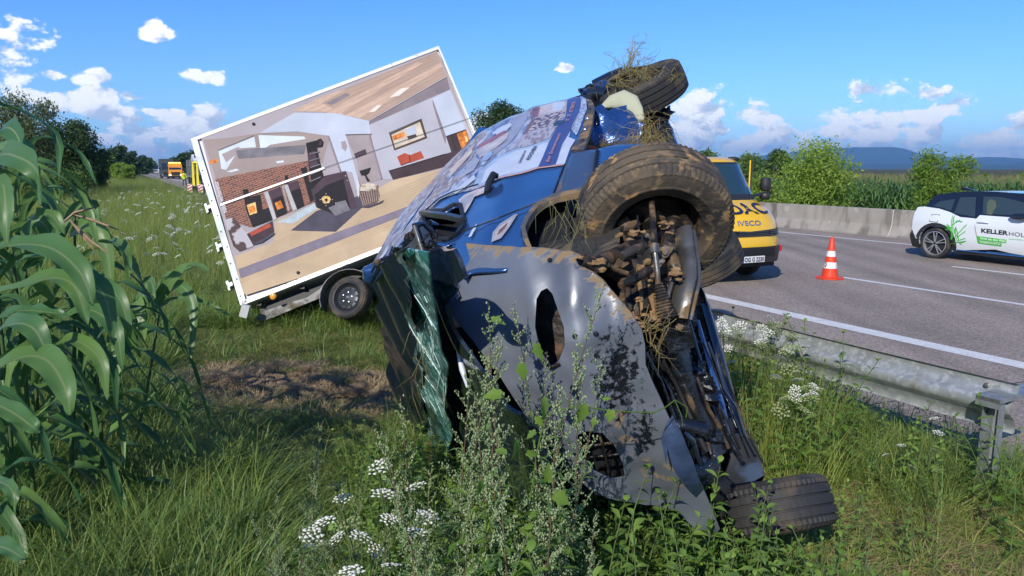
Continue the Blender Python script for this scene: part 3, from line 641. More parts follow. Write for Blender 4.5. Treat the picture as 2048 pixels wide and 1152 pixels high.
# --- front bumper and grille moulding, torn half off
def h_nose(a, b):
    h = -.30*(min(abs(a), 1.15)/.95)**3.5 if a > 0 else -.12*min(1.3, abs(a))**2
    if b > .5: h -= .35*(min(b, 1.2)-.5)
    h += .020*math.exp(-((b-.42+.10*a)/.06)**2) - .022*math.exp(-((b-.28+.12*a)/.06)**2)
    h += .025*nz3(a, b, 3, 3.1) + .008*nz3(a, b, 6, 9) - .035*abs(nz3(a+.3*b, b, 11, 2.4)) - .014*abs(nz3(a, b, 14, 6)); return h
SN = Surf(O-L*.80, A, U, -L, h_nose)
def bumper_mat():
    m = mat('bumper_plastic', (.15,.17,.205), .32, .25, coat=.2, bump=(5,.10,.02), mix=[((.085,.095,.115), 2.6, .4, .7, .3)])
    nt = m.node_tree; b = nt.nodes['Principled BSDF']; N = nt.nodes.new; LK = nt.links.new; tc = N('ShaderNodeTexCoord')
    cur = b.inputs['Base Color'].links[0].from_socket; rg = b.inputs['Roughness'].links[0].from_socket
    for attr, col, scl, r, gain in (('mud', (.23,.165,.09), (14,52,14), .95, .30), ('oil', (.010,.012,.016), (38,38,38), .16, .34)):
        at = N('ShaderNodeAttribute'); at.attribute_name = attr; mp = N('ShaderNodeMapping'); mp.inputs['Scale'].default_value = scl; LK(tc.outputs['Object'], mp.inputs[0])
        n = N('ShaderNodeTexNoise'); n.inputs['Scale'].default_value = 1; n.inputs['Detail'].default_value = 7; n.inputs['Roughness'].default_value = .65; LK(mp.outputs[0], n.inputs['Vector'])
        ad = N('ShaderNodeMath'); ad.operation = 'MULTIPLY_ADD'; LK(at.outputs['Fac'], ad.inputs[0]); ad.inputs[1].default_value = gain; LK(n.outputs[0], ad.inputs[2])
        mr = N('ShaderNodeMapRange'); LK(ad.outputs[0], mr.inputs[0]); mr.inputs[1].default_value = .72; mr.inputs[2].default_value = .80
        mx = N('ShaderNodeMix'); mx.data_type = 'RGBA'; LK(mr.outputs[0], mx.inputs[0]); LK(cur, mx.inputs[6]); mx.inputs[7].default_value = (*col, 1); cur = mx.outputs[2]
        mf = N('ShaderNodeMix'); LK(mr.outputs[0], mf.inputs[0]); LK(rg, mf.inputs[2]); mf.inputs[3].default_value = r; rg = mf.outputs[0]
    LK(cur, b.inputs['Base Color']); LK(rg, b.inputs['Roughness']); return m
M_bump = bumper_mat()
hl = [(1073,598),(1082,582),(1094,576),(1105,588),(1116,620),(1128,655),(1130,690),(1118,722),(1103,738),(1082,705),(1070,655)]
gr = [(1152,872),(1175,862),(1205,866),(1228,890),(1245,925),(1250,955),(1225,960),(1190,945),(1160,915)]
nose = [(932,488),(960,491),(1005,494),(1050,496),(1100,499),(1140,503),(1161,512),(1150,519),(1157,532),(1185,545),(1205,560),(1232,592),(1262,626),(1283,658),(1290,690),(1291,730),(1310,776),(1335,830),(1357,872),(1382,930),(1412,990),(1440,1058),(1425,1078),(1395,1062),(1350,1020),(1290,1010),(1230,1000),(1180,980),(1130,930),(1080,870),(1030,800),(985,730),(945,680),(915,645),(880,610),(898,590),(915,565),(926,545),(940,518)]
mb = MB(); sheet(mb, SN, nose, M_bump, [hl, gr], .022, .012); bump_o = V(mb, 'front_bumper', 45)
def edge_d(x, y, pl):
    best = 1e9
    for (x0, y0), (x1, y1) in zip(pl, pl[1:]):
        t = max(0, min(1, ((x-x0)*(x1-x0)+(y-y0)*(y1-y0))/((x1-x0)**2+(y1-y0)**2))); best = min(best, math.hypot(x-x0-t*(x1-x0), y-y0-t*(y1-y0)))
    return best
wm = []; wo = []
for v in bump_o.data.vertices:
    x, y = proj(v.co + Vector(van.location)); d1 = edge_d(x, y, [(932,488),(1050,496),(1161,512),(1205,560),(1262,626)]); d2 = edge_d(x, y, [(1235,830),(1250,880),(1340,960)])
    wm.append(max(math.exp(-(d1/26)**2), .75*math.exp(-(d2/34)**2)))
    wo.append(max(math.exp(-(((x-1235)/52)**2+((y-745)/100)**2)*.8), .9*math.exp(-(((x-1290)/30)**2+((y-860)/80)**2))))
for nm, w in (('mud', wm), ('oil', wo)):
    at = bump_o.data.attributes.new(nm, 'FLOAT', 'POINT'); at.data.foreach_set('value', w)
mb = MB(); S3 = Surf(O-L*.66, A, U, -L, lambda a, b: h_nose(a, b)-.10+.02*nz3(a, b, 7, 8)); sheet(mb, S3, [(1050,560),(1110,550),(1160,680),(1130,770),(1060,740)], mat('headlamp_cavity', (.03,.025,.022), .6, bump=(14,1,.04), mix=[((.16,.09,.05), 7.0, .5, .62, .95)]), [], .05)
mb.tube([P(1084,720,2.86), P(1100,735,2.84), P(1120,728,2.84)], .008, M_iron, 6); V(mb, 'headlamp_opening', 60)
mb = MB()
for (p0, p1) in (((1163,905),(1235,893)),((1170,925),(1247,917)),((1196,868),(1218,955))): mb.tube([SN.at(*SN.ab(*p0), -.03), SN.at(*SN.ab(*p1), -.03)], .006, M_iron, 6)
sheet(mb, Surf(O-L*.62, A, U, -L, None), [(1120,840),(1270,840),(1290,990),(1140,990)], M_dark, [], .1); V(mb, 'radiator_grille', 60)
mb = MB()
for p in ((1150,672),(1192,667),(1100,520)): c = SN.at(*SN.ab(*p), .002); mb.lathe(c, -L, [(0.001,.010),(.006,.010),(.010,.004),(.011,0)], M_dark, 12)
V(mb, 'bumper_screw', 40)
# dark lower spoiler and blue splinter on the bumper
mb = MB(); S4 = Surf(O-L*.86, A, U, -L, lambda a, b: h_nose(a, b)+.03*math.sin(a*9)); M_frag = mat('scuffed_blue', (.035,.06,.12), .4, .3, vary=.4, vscale=14, bump=(12,.4,.02))
sheet(mb, S4, [(1322,880),(1333,850),(1345,832),(1362,865),(1385,920),(1400,965),(1385,985),(1345,935),(1335,895),(1333,930)], M_frag, [], .03, .008); V(mb, 'bumper_splinter', 60)
# --- wheels
def tyre(mb, c, ax, R=.36, w=.235, m=None, n=180, r_in=.205, seed=0):
    hw = w/2
    prof = []
    # sidewall (inner), shoulder, five ribs with four grooves, shoulder, sidewall
    sw = [(r_in,-.82),(r_in+.012,-.90),(r_in+.05,-1.0),(r_in+.052,-1.012),(r_in+.060,-1.012),(r_in+.062,-1.0),(R-.055,-1.0),(R-.035,-.955),(R-.034,-.97),(R-.028,-.955),(R-.018,-.87)]
    tread = [(R-.006,-.80),(R-.004,-.62),(R-.013,-.605),(R-.013,-.555),(R-.002,-.54),(R,-.26),(R-.012,-.245),(R-.012,-.185),(R,-.17)]
    prof = sw + tread; prof = prof + [(r, -h) for r, h in reversed(prof)]
    def fn(k, j, r, h):
        if .58 < abs(h) < .98 and r > R-.04:
            if (k % 3) == 0: r -= .006
        elif r > R-.003 and (k+ (1 if h > 0 else 0)*3) % 6 == 0: r -= .0022
        return r, h*hw
    mb.lathe(c, ax, [(r, h) for r, h in prof], m or M_rub, n, fn=fn)
def rim(mb, c, ax, R=.21, w=.20, inner=True, m=None, holes=True):
    m = m or M_steel; hw = w/2
    mb.lathe(c, ax, [(R+.008,-hw*.98),(R,-hw*.95),(R-.012,-hw*.8),(R-.02,-hw*.3),(R-.035,0),(R-.02,hw*.4),(R-.012,hw*.8),(R,hw*.95),(R+.008,hw*.98)], m, 48)
    mb.lathe(c, ax, [(R-.02,hw*.45),(R*.80,hw*.62),(R*.6,hw*.40),(R*.42,hw*.55),(R*.36,hw*.7),(.001,hw*.7)], m, 48)
def wheel(name, c, ax, m, label=None, seed=0, R=.36, w=.235, n=180):
    ri = min(.205, R-.115); mb = MB(); tyre(mb, c, ax, R, w, m, n, ri, seed=seed); o = V(mb, name, 30, label); mb = MB(); rim(mb, c, ax, ri+.005); V(mb, 'rim', 40, parent=o)
    return o
wf = CV(-.02,.68,.735).normalized(); cf_ = P(1307,437,3.50)
w1 = wheel('front_wheel', cf_, wf, M_rubmud, 'mud caked front wheel wrenched round, high in the air', R=.362, w=.25, n=240)
wr = CV(-.45,.80,-.36).normalized(); cr_ = P(1287,183,6.15); w2 = wheel('rear_wheel', cr_, wr, M_rub, 'rear wheel pointing at the sky with dry grass on it', w=.25)
w3 = wheel('rear_wheel', P(1402,520,6.5), CV(-.42,.82,-.30).normalized(), M_rub, 'rear wheel low behind the mangled front suspension')
w4 = wheel('front_wheel', P(1546,1016,3.5), CV(-.16,.93,.35).normalized(), M_rub, 'front wheel lying in the grass', R=.275, w=.235)
# --- front suspension
mb = MB(); mb.lathe(cf_, wf, [(.001,-.02),(.13,-.02),(.135,.0),(.13,.02),(.07,.03),(.06,-.06),(.001,-.06)], M_iron, 40); V(mb, 'brake_disc', 40)
mb = MB(); mb.tube([P(1185,536,2.98), P(1215,517,3.05), P(1222,513,3.06), P(1285,482,3.2), P(1290,480,3.2), P(1350,455,3.36)], [.033,.036,.029,.029,.038,.038], M_iron, 16)
mb.tube([P(1160,520,2.95), P(1190,534,2.98)], [.03,.045], M_iron, 12); V(mb, 'drive_shaft', 50)
mb = MB(); mb.tube([P(1243,513,3.02), P(1262,503,3.05), P(1288,492,3.1)], [.018,.022,.02], M_boot, 12); V(mb, 'steering_damper', 50)
mb = MB(); rr = random.Random(5)
vs = []; ctr = [(1366,462,3.25,.050),(1366,478,3.22,.056),(1370,500,3.18,.050),(1374,530,3.14,.052),(1372,560,3.10,.060),(1364,590,3.06,.062),(1359,620,3.04,.058),(1357,640,3.03,.052)]
mb.tube([P(x,y,d) for x,y,d,_ in ctr], [r for *_, r in ctr], M_alu, 10, squash=.55)
for dx in (-1, 1): mb.tube([P(x+dx*r*1479/d*.92, y, d-.02) for x,y,d,r in ctr], [.010]*8, M_alu, 6)
V(mb, 'strut_channel', 45)
mb = MB(); mb.box(P(1352,668,3.08), (.11,.08,.13), M_oil, Matrix.Rotation(-.3, 3, 'Y')); c = P(1358,655,3.0); mb.lathe(c, -cF, [(.001,.016),(.010,.016),(.012,.012),(.016,.010),(.018,0)], M_alu, 6); V(mb, 'strut_mount', 30)
mb = MB(); mb.tube([P(1303,398,3.36), P(1306,440,3.16), P(1307,470,3.08), P(1309,495,3.03)], .014, M_iron, 10); mb.tube([P(1309,490,3.03), P(1310,508,3.01)], .020, M_alu, 10); mb.tube([P(1310,505,3.01), P(1315,545,3.0), P(1316,572,3.0)], .012, M_alu, 10); V(mb, 'tie_rod', 50)
mb = MB(); a, b = P(1316,568,2.99), P(1336,636,2.97); prof_ = []; ln = (b-a).length
for i in range(46):
    f = i/45; r = .018+.022*f; prof_.append((r+.0045*math.sin(i*1.571), f*ln))
mb.lathe(a, (b-a), prof_, M_boot, 20); V(mb, 'rubber_bellows', 60)
mb = MB()
for pts, r in (([(1336,476,3.2),(1333,500,3.14),(1345,520,3.12),(1352,545,3.1),(1342,566,3.1)], .028), ([(1325,500,3.14),(1334,495,3.1),(1343,500,3.1)], .026), ([(1338,570,3.1),(1352,560,3.1),(1356,530,3.1)], .016)):
    mb.tube([P(*p) for p in pts], r, M_iron, 9)
mb.lathe(P(1328,505,3.08), -cF, [(.001,.02),(.010,.02),(.012,.008),(.024,.006),(.026,-.02)], M_alu, 12); V(mb, 'steering_knuckle', 45)
mb = MB()
for pts, r in (([(1250,562,2.98),(1285,548,3.0),(1310,520,3.06),(1325,508,3.1)], .011), ([(1240,572,2.98),(1270,552,3.0),(1290,545,3.0)], .016), ([(1245,567,2.96),(1265,560,2.98),(1300,538,3.02)], .02), ([(1256,548,3.05),(1230,540,3.05),(1215,530,3.0)], .012),([(1230,530,3.06),(1245,524,3.05),(1250,532,3.05)], .022)):
    mb.tube([P(*p) for p in pts], r, M_iron, 9)
V(mb, 'control_arm', 45)
mb = MB()
for pts, r in (([(1275,432,3.3),(1277,455,3.18),(1285,478,3.1),(1289,498,3.06),(1280,508,3.04),(1262,502,3.04)], .005), ([(1262,545,2.95),(1270,537,2.93),(1269,548,2.93),(1272,556,2.95)], .005), ([(1248,500,3.1),(1258,470,3.2),(1275,450,3.3)], .007)):
    mb.tube([P(*p) for p in pts], r, M_dark, 7)
V(mb, 'brake_hose', 60)
mb = MB(); rr = random.Random(21)
for k in range(12):
    x = 1245+k*8+rr.uniform(-3,3); y0 = 562+rr.uniform(-10,12); mb.tube([P(x,y0,3.2), P(x+4,y0+35,3.14), P(x+9,y0+75+rr.uniform(-10,10),3.1)], [rr.uniform(.014,.024) for _ in range(3)], rr.choice([M_iron, M_iron, M_boot, M_earth]), 7); V(mb, 'subframe_bracket', 50); mb = MB()
mb.box(P(1330,470,3.5), (.13,.06,.10), M_iron, Matrix.Rotation(.5, 3, 'Y')); mb.tube([P(1345,447,3.38), P(1352,468,3.32)], .045, M_iron, 14); mb.tube([P(1366,440,3.42), P(1374,455,3.36)], .03, M_iron, 12)
for q in ((1256,455,3.45,.05),(1290,430,3.55,.04),(1246,470,3.45,.04)): mb.blob(P(*q[:3]), q[3], M_iron, q[0], 7, .4)
V(mb, 'front_subframe', 45)
mb = MB()
for k in range(40):
    zone = rr.choice([(1228,462,1300,500,3.12),(1240,560,1310,650,2.98),(1160,515,1215,545,2.93),(1320,444,1350,470,3.2),(1340,520,1362,560,3.02),(1268,630,1300,662,2.96),(1290,520,1305,540,3.0)])
    mb.blob(P(rr.uniform(zone[0],zone[2]), rr.uniform(zone[1],zone[3]), zone[4]+rr.uniform(-.02,.05)), rr.uniform(.006,.017), M_earth, k, 5, .55, (1.5,.6,.7))
V(mb, 'mud_clod', 60)
# --- underside, from the wheel down to the ground
eU = (P(1470,900,3.6)-P(1380,620,3.6)).normalized(); nU = CV(.30,.12,-.94).normalized(); nU = (nU-eU*nU.dot(eU)).normalized()
SU = Surf(P(1400,780,3.62), eU, nU.cross(eU), nU, None)
SU.h = lambda a, b: .045*math.sin(b*34+.8*math.sin(a*7))+.04*nz3(a, b, 2, 5)+.015*nz3(a, b, 4, 17)
mb = MB(); sheet(mb, SU, [(1384,562),(1393,555),(1412,600),(1441,710),(1473,830),(1500,900),(1530,950),(1520,972),(1480,985),(1440,1010),(1420,990),(1380,900),(1340,820),(1298,735),(1290,670),(1330,640)], M_oil, [], .03); V(mb, 'underbody', 60)
mb = MB()
def rail(pts, r, m, sq=.6, n=8): mb.tube([P(*p) for p in pts], r, m, n, squash=sq)
rail([(1388,560,3.75),(1410,610,3.72),(1440,715,3.66),(1468,825,3.6),(1500,905,3.5)], [.028,.032,.034,.034,.02], M_blkp)
rail([(1396,640,3.6),(1418,720,3.58),(1445,810,3.55),(1458,880,3.5),(1470,915,3.48)], [.012,.022,.024,.03,.02], M_blue, .4)
rail([(1378,640,3.58),(1402,730,3.55),(1430,810,3.5),(1450,880,3.46)], [.015,.022,.02,.012], M_blkp, .5)
rail([(1380,700,3.5),(1395,740,3.48),(1412,800,3.46)], [.03,.04,.02], M_oil, .5)
V(mb, 'sill_rail', 50)
mb = MB(); rail([(1345,670,3.3),(1365,730,3.32),(1392,800,3.34),(1420,860,3.36),(1440,905,3.36)], [.07,.075,.06,.055,.07], M_oil, .5, 10); rail([(1290,705,3.2),(1320,760,3.22),(1342,820,3.24),(1365,880,3.28),(1395,960,3.3)], [.012]*5, M_oil, 1)
rail([(1335,850,3.22),(1372,848,3.22),(1410,858,3.25)], [.018,.03,.04], M_oil, .6); rail([(1370,865,3.15),(1385,880,3.15),(1400,930,3.2)], [.008,.014,.010], M_blkp, .8); V(mb, 'cross_member', 50)
rr = random.Random(51)
for k in range(11):                      # pipes, cables and brackets on the floor pan
    x = 1300+k*13+rr.uniform(-5,5); y = 690+rr.uniform(-20,20); n_ = 6; q = [P(x+(i*19)+rr.uniform(-4,4), y+i*44+rr.uniform(-6,6), 3.30+rr.uniform(-.03,.03)+.02*k*.4) for i in range(n_)]
    mb = MB(); mb.tube(q, rr.choice([.004,.006,.009,.012]), rr.choice([M_iron, M_oil, M_blkp, M_dark]), 6); V(mb, rr.choice(['brake_pipe', 'cable', 'exhaust_bracket']), 60)
for k, (x, y) in enumerate(((1395,740),(1408,770),(1418,790),(1360,715),(1430,880),(1345,880),(1402,905))):
    mb = MB(); mb.blob(P(x, y, 3.34), rr.uniform(.03,.05), M_oil, k, 9, .6, (1.2,.8,1)); V(mb, 'tar_lump', 50)
mb = MB(); sheet(mb, Surf(P(1450,930,3.42), cR, cU, -cF, lambda a, b: .03*nz3(a, b, 1, 8)), [(1380,905),(1440,915),(1445,965),(1395,975)], M_oil, [], .04, .03)
sheet(mb, Surf(P(1500,920,3.40), cR, cU, -cF, lambda a, b: .10*b+.02*nz3(a, b, 1, 9)), [(1452,870),(1478,868),(1510,880),(1530,950),(1508,962),(1470,968),(1450,950),(1462,915)], mat('torn_arch_plastic', (.022,.024,.028), .45, mix=[((.05,.075,.12), 7.0, .5, .6, .3)]), [], .04, .012)
mb.tube([P(1425,985,3.45), P(1470,975,3.5), P(1520,985,3.55)], [.07,.06,.05], M_dark, 10); V(mb, 'lower_arch_panel', 45)
# --- rear end: torn arch, crumpled panel, axle
def h_crump(a, b): return -.04 + .05*abs(nz3(a, b, 3, 4.5))*2 + .03*nz3(a, b, 5, 11) - .02*abs(nz3(a, b, 9, 8))
SR = Surf(P(1235,250,5.35), (L*.8-A*.2).normalized(), U, CV(.1,.35,-.9).normalized(), None)
nR = SR.n; SR.e1 = (SR.e1-nR*SR.e1.dot(nR)).normalized(); SR.e2 = nR.cross(SR.e1).normalized(); SR.h = h_crump
M_crump = mat('crumpled_blue_metal', (.020,.065,.21), .24, .45, coat=.6, mix=[((.26,.21,.13), 7.0, .60, .66, .8)], bump=(9,.5,.04))
mb = MB(); sheet(mb, SR, [(1183,222),(1203,208),(1216,222),(1235,214),(1262,208),(1284,222),(1285,250),(1282,292),(1240,294),(1195,300),(1160,302),(1170,270),(1180,245)], M_crump, [], .035, .01); V(mb, 'crumpled_wing', 35)
mb = MB(); sheet(mb, SS, [(1174,200),(1184,203),(1190,215),(1186,245),(1178,275),(1168,302),(1142,303),(1158,278),(1170,245),(1177,216)], mat('torn_seam_metal', (.085,.083,.080), .55, .4, mix=[((.26,.17,.09), 6.0, .48, .6, .95)], bump=(9,.4,.02)), [], .05, .02, .01)
for k, (x, y) in enumerate(((1171,262),(1166,285),(1176,240),(1180,222))): mb.lathe(SS.at(*SS.ab(x, y), .012), A, [(.001,.01),(.010,.008),(.014,0)], M_dark if k % 2 else M_chrome, 8)
V(mb, 'rear_arch_flange', 60)
mb = MB(); mb.blob(P(1180,296,5.0), .03, mat('broken_lamp', (.55,.13,.07), .3), 3, 7, .3, (2,1,.5)); V(mb, 'marker_lamp', 60)
mb = MB(); cl = mat('airbag_cloth', (.36,.37,.26), .85, bump=(8,.4,.03)); 
mb.tube([P(1205,213,5.6), P(1222,204,5.6), P(1243,200,5.55), P(1262,206,5.5), P(1275,222,5.45), P(1284,242,5.4)], [.02,.06,.085,.07,.045,.02], cl, 14, squash=.5); V(mb, 'torn_liner', 60)
mb = MB(); rr = random.Random(8)
for pts, r in (([(1300,225,6.2),(1318,250,6.1),(1330,280,6.0),(1345,318,5.9)], .085), ([(1322,250,6.1),(1332,262,6.0),(1340,305,5.9)], .06), ([(1310,240,6.0),(1325,238,6.0),(1332,226,6.0)], .03), ([(1328,238,6.0),(1332,252,6.0),(1330,285,6.0)], .012), ([(1165,193,6.4),(1190,178,6.4),(1215,165,6.35),(1240,150,6.3),(1262,143,6.3),(1300,138,6.3)], .035), ([(1180,190,6.3),(1200,186,6.25),(1215,190,6.2)], .06), ([(1190,175,6.5),(1220,160,6.45),(1250,148,6.4)], .07)):
    mb.tube([P(*p) for p in pts], r, M_iron if r < .05 else M_blkp, 9)
for k in range(14): x = rr.uniform(1172,1240); y = 190-(x-1172)*.45+rr.uniform(-8,8); mb.blob(P(x, y, 6.35), rr.uniform(.03,.06), rr.choice([M_blkp, M_iron, M_crump]), k, 6, .5, (1.4,1,.7))
V(mb, 'rear_axle', 45)
mb = MB(); mb.blob(P(1332,228,6.0), .05, M_dark, 2, 7, .5); V(mb, 'spring_mount', 60)
# grass and straw caught in the wreck
def straw(name, spots, m, seed, n_each=30, ln=.22, rad=.0022, parent=van, sag=.5):
    mb = MB(); rr = random.Random(seed)
    for (x, y, d, sx, sy, dirx, diry) in spots:
        for k in range(n_each):
            p = P(x+rr.gauss(0, sx), y+rr.gauss(0, sy), d+rr.uniform(-.05,.05)); q = CV(dirx+rr.gauss(0,.55), diry+rr.gauss(0,.55), rr.gauss(0,.4)).normalized()*ln*rr.uniform(.4,1.2)
            mid = p+q*.55+CV(rr.gauss(0,.02), rr.gauss(0,.02), 0); mb.tube([p, mid, p+q-Vector((0,0,sag*q.length*.3))], [rad, rad*.8, rad*.3], m, 3, cap=False)
    o = mb.build(name, parent); o['kind'] = 'stuff'; return o
straw('caught_straw', [(1295,255,5.2,14,22,.5,-.5),(1305,275,5.1,14,14,.3,-.9),(1280,290,5.05,22,5,.4,0),(1230,291,5.0,30,4,.8,.1),(1190,293,5.0,14,4,.6,.3),(1320,290,5.3,9,14,.2,-.9),(1290,265,5.2,10,20,-.2,-.6)], M_straw, 1, 50, .19, .0020)
straw('caught_grass', [(1110,400,3.25,14,5,-.1,-.9),(1122,415,3.22,9,16,.05,-1),(1128,455,3.2,7,18,.1,-1),(1150,400,3.3,10,6,.2,-.8),(1165,440,3.1,7,20,.1,-1)], leafmat('bruised_grass', (.22,.21,.09), (.12,.16,.05), .25, .7), 2, 6, .13, .0013)
straw('caught_straw', [(1310,655,3.0,22,10,.2,-.5),(1285,648,2.96,20,8,.6,-.1),(1340,640,2.98,14,12,-.3,-.6),(1300,690,3.02,8,16,.1,-1)], M_straw, 3, 12, .13, .0014)
straw('caught_grass', [(1262,150,6.1,24,5,.1,.6),(1255,145,6.1,12,5,-.2,.9),(1285,140,6.0,26,3,.5,.2),(1270,125,6.05,18,8,.3,.9)], M_straw, 4, 26, .17, .0022)
straw('caught_grass', [(1300,152,5.85,30,5,.6,.2),(1245,172,5.9,22,6,.5,.1)], M_straw, 14, 60, .10, .003)
straw('caught_straw', [(835,590,3.25,8,30,.1,-1),(833,680,3.22,5,40,.1,-1)], M_straw, 5, 8, .16, .0013)
mb = MB(); rr = random.Random(6)
for k in range(9):
    p = P(1255+rr.uniform(-12,25), 140, 6.1); q = [(-.25,.6),(.05,1.0),(.4,.8),(.1,.8),(.45,.95),(-.1,.6),(.3,.5),(-.6,.5),(.2,.9)][k]; e = p+CV(q[0]*.34, q[1]*.30, 0); m_ = p.lerp(e, .5)+CV(rr.uniform(-.03,.03), .02, 0)
    mb.tube([p, m_, e], [.004,.003,.001], M_straw, 4)
    for j in range(5): s_ = m_.lerp(e, rr.random()); mb.tube([s_, s_+CV(rr.uniform(-.07,.08), rr.uniform(.0,.05), 0)], [.002,.001], M_straw, 3)
V(mb, 'caught_twigs')
# ================================================================== THE BOX TRAILER
tl = CV(.929,.366,.049).normalized(); tu = CV(-.347,.899,.264); tu = (tu-tl*tu.dot(tl)).normalized(); tn = tl.cross(tu)
if tn.dot(cF) > 0: tn = -tn
ST_ = Surf(P(482,611,9.6), tl, tu, tn)
aR, bT = ST_.ab(878,93); 
def TW(a, b, c=0.0): return ST_.at(a, b, c)
M_white = mat('white_frame', (.50,.51,.51), .4, .2, vary=.08, vscale=3, mix=[((.30,.28,.25), 9.0, .62, .72, .8)])
M_galv = mat('galvanised_steel', (.30,.33,.34), .45, .55, vary=.22, vscale=14, mix=[((.25,.27,.28), 22.0, .5, .62, .6), ((.16,.14,.11), 5.0, .62, .74, .8)], bump=(30,.15,.005))
M_post = mat('weathered_zinc_post', (.25,.285,.295), .5, .4, vary=.2, vscale=5, mix=[((.40,.43,.44), (2,2,2), .55, .62, .5)])
M_wall = mat('trailer_sandwich_panel', (.5,.5,.5), .5)
trailer = thing('box_trailer', 'tilted white box trailer with a fireplace showroom picture on its side', 'trailer', tuple(TW(aR*.5, 0, -1)))
def T(mb, name, smooth=None, label=None, parent=None):
    o = mb.build(name, parent or trailer, smooth)
    if label: o['label'] = label
    return o
DEP = 2.05
mb = MB(); q = [TW(.03,.03,-.03), TW(aR-.03,.03,-.03), TW(aR-.03,bT-.03,-.03), TW(.03,bT-.03,-.03)]; mb.prism(q, -tn*(DEP-.06), M_wall); T(mb, 'box_body')
def beam(name, a0, b0, a1, b1, w, d, m, c=0.0, bev=False):
    mb = MB(); p0 = TW(a0,b0,c-d/2+.012); p1 = TW(a1,b1,c-d/2+.012); mb.bar(p0, p1, w, d, m, up=tn); return T(mb, name)
fw = .05
for c in (0.0, -DEP+.07):
    beam('top_rail', 0, bT-fw*.4, aR, bT-fw*.4, fw, .08, M_white, c); beam('bottom_rail', .02, fw*.45, aR, fw*.45, fw*1.1, .08, M_white, c)
    beam('corner_post', fw*.75, 0, fw*.75, bT-fw*.95, fw*1.7, .075, M_post, c); beam('corner_post', aR-fw*.25, fw*.9, aR-fw*.25, bT-fw*.95, fw*.55, .075, M_white, c)
mb = MB(); mb.box(TW(.05, bT*.5, -DEP*.5), (1,1,1), M_galv, Matrix((tl*.05, tn*(DEP-.1), tu*(bT-.1))).transposed()); T(mb, 'rear_door')
mb = MB(); mb.box(TW(aR*.5, bT-.03, -DEP*.5), (1,1,1), M_white, Matrix((tl*(aR-.06), tn*(DEP-.1), tu*.05)).transposed()); T(mb, 'roof_panel')
for k in range(9):
    mb = MB(); mb.lathe(TW(fw*.6+.02*(k % 2), .12+k*.24, .012), tn, [(.001,.006),(.008,.005),(.011,0)], M_dark, 8); T(mb, 'rivet')
for (x, y) in ((508,249),(597,546)):
    mb = MB(); mb.lathe(TW(*ST_.ab(x,y), .02), tn, [(.001,.012),(.018,.010),(.022,0)], M_dark, 10); T(mb, 'bolt')
for (zx, zy) in ((75,680),(120,840),(165,1000)):
    x, y = 380+zx/2.057, 80+zy/2.057; a, b = ST_.ab(x, y); mb = MB(); mb.box(TW(a-.02, b, -.10), (1,1,1), M_galv, Matrix((tl*.07, tn*.12, tu*.05)).transposed()); mb.box(TW(a-.045, b-.01, -.06), (1,1,1), M_galv, Matrix((tl*.03, tn*.05, tu*.14)).transposed()); T(mb, 'door_latch')
# --- the printed picture (flat print on the panel), laid from the ground tone up
def pr_(name, c, **k): return mat('picture_'+name, tuple(x**1.08*.80 for x in c), .65, 0, spec=.15, **k)
C = {}
C['base'] = pr_('lilac_wall', (.40,.36,.38), vary=.10, vscale=1.2); C['taupe'] = pr_('taupe_wall', (.34,.28,.26), vary=.12, vscale=1.5); C['ceil'] = pr_('wood_ceiling', (.44,.32,.25), vary=.14, vscale=2)
C['beam'] = pr_('beam', (.58,.42,.32), vary=.1); C['white'] = pr_('white_wall', (.50,.54,.62), vary=.12, vscale=2); C['rwall'] = pr_('grey_wall', (.46,.45,.50), vary=.12, vscale=2); C['far'] = pr_('shaded_wall', (.25,.21,.23), vary=.15)
C['floor'] = pr_('wood_floor', (.53,.41,.28), vary=.16, vscale=2.5, mix=[((.42,.31,.20), (2,9,2), .5, .66, None)]); C['band'] = pr_('floor_band', (.23,.20,.25), vary=.15); C['shadow'] = pr_('shadow_print', (.085,.08,.11), vary=.2)
C['rug'] = pr_('pale_rug', (.45,.52,.55), vary=.15, vscale=10); C['blk'] = pr_('black_stove', (.022,.020,.026), vary=.2); C['pur'] = pr_('plum_panel', (.085,.055,.075), vary=.2); C['sky'] = pr_('skylight', (.62,.68,.72), vary=.12, vscale=4)
C['alc'] = pr_('alcove', (.36,.31,.31), vary=.1); C['dk'] = pr_('dark_bench', (.07,.045,.055), vary=.2); C['red'] = pr_('red_cushion', (.42,.085,.05), vary=.15, vscale=9); C['tv'] = pr_('frame_print', (.10,.07,.05)); C['cream'] = pr_('cream', (.60,.52,.42), vary=.2, vscale=9)
C['fire'] = pr_('fire_print', (.75,.50,.20), vary=.4, vscale=30); C['or'] = pr_('orange_print', (.62,.22,.05), vary=.5, vscale=20); C['bask'] = pr_('basket', (.19,.12,.11), vary=.5, vscale=40); C['glare'] = pr_('ceiling_light', (.75,.68,.62)); C['txt'] = pr_('white_letters', (.66,.64,.64)); C['hide'] = pr_('hide', (.48,.46,.48), mix=[((.07,.045,.045), 3.2, .50, .53, None)]); C['smoke'] = pr_('smoke', (.20,.19,.21), vary=.3)
C['pil'] = pr_('stove_pillar', (.46,.45,.45), vary=.15)
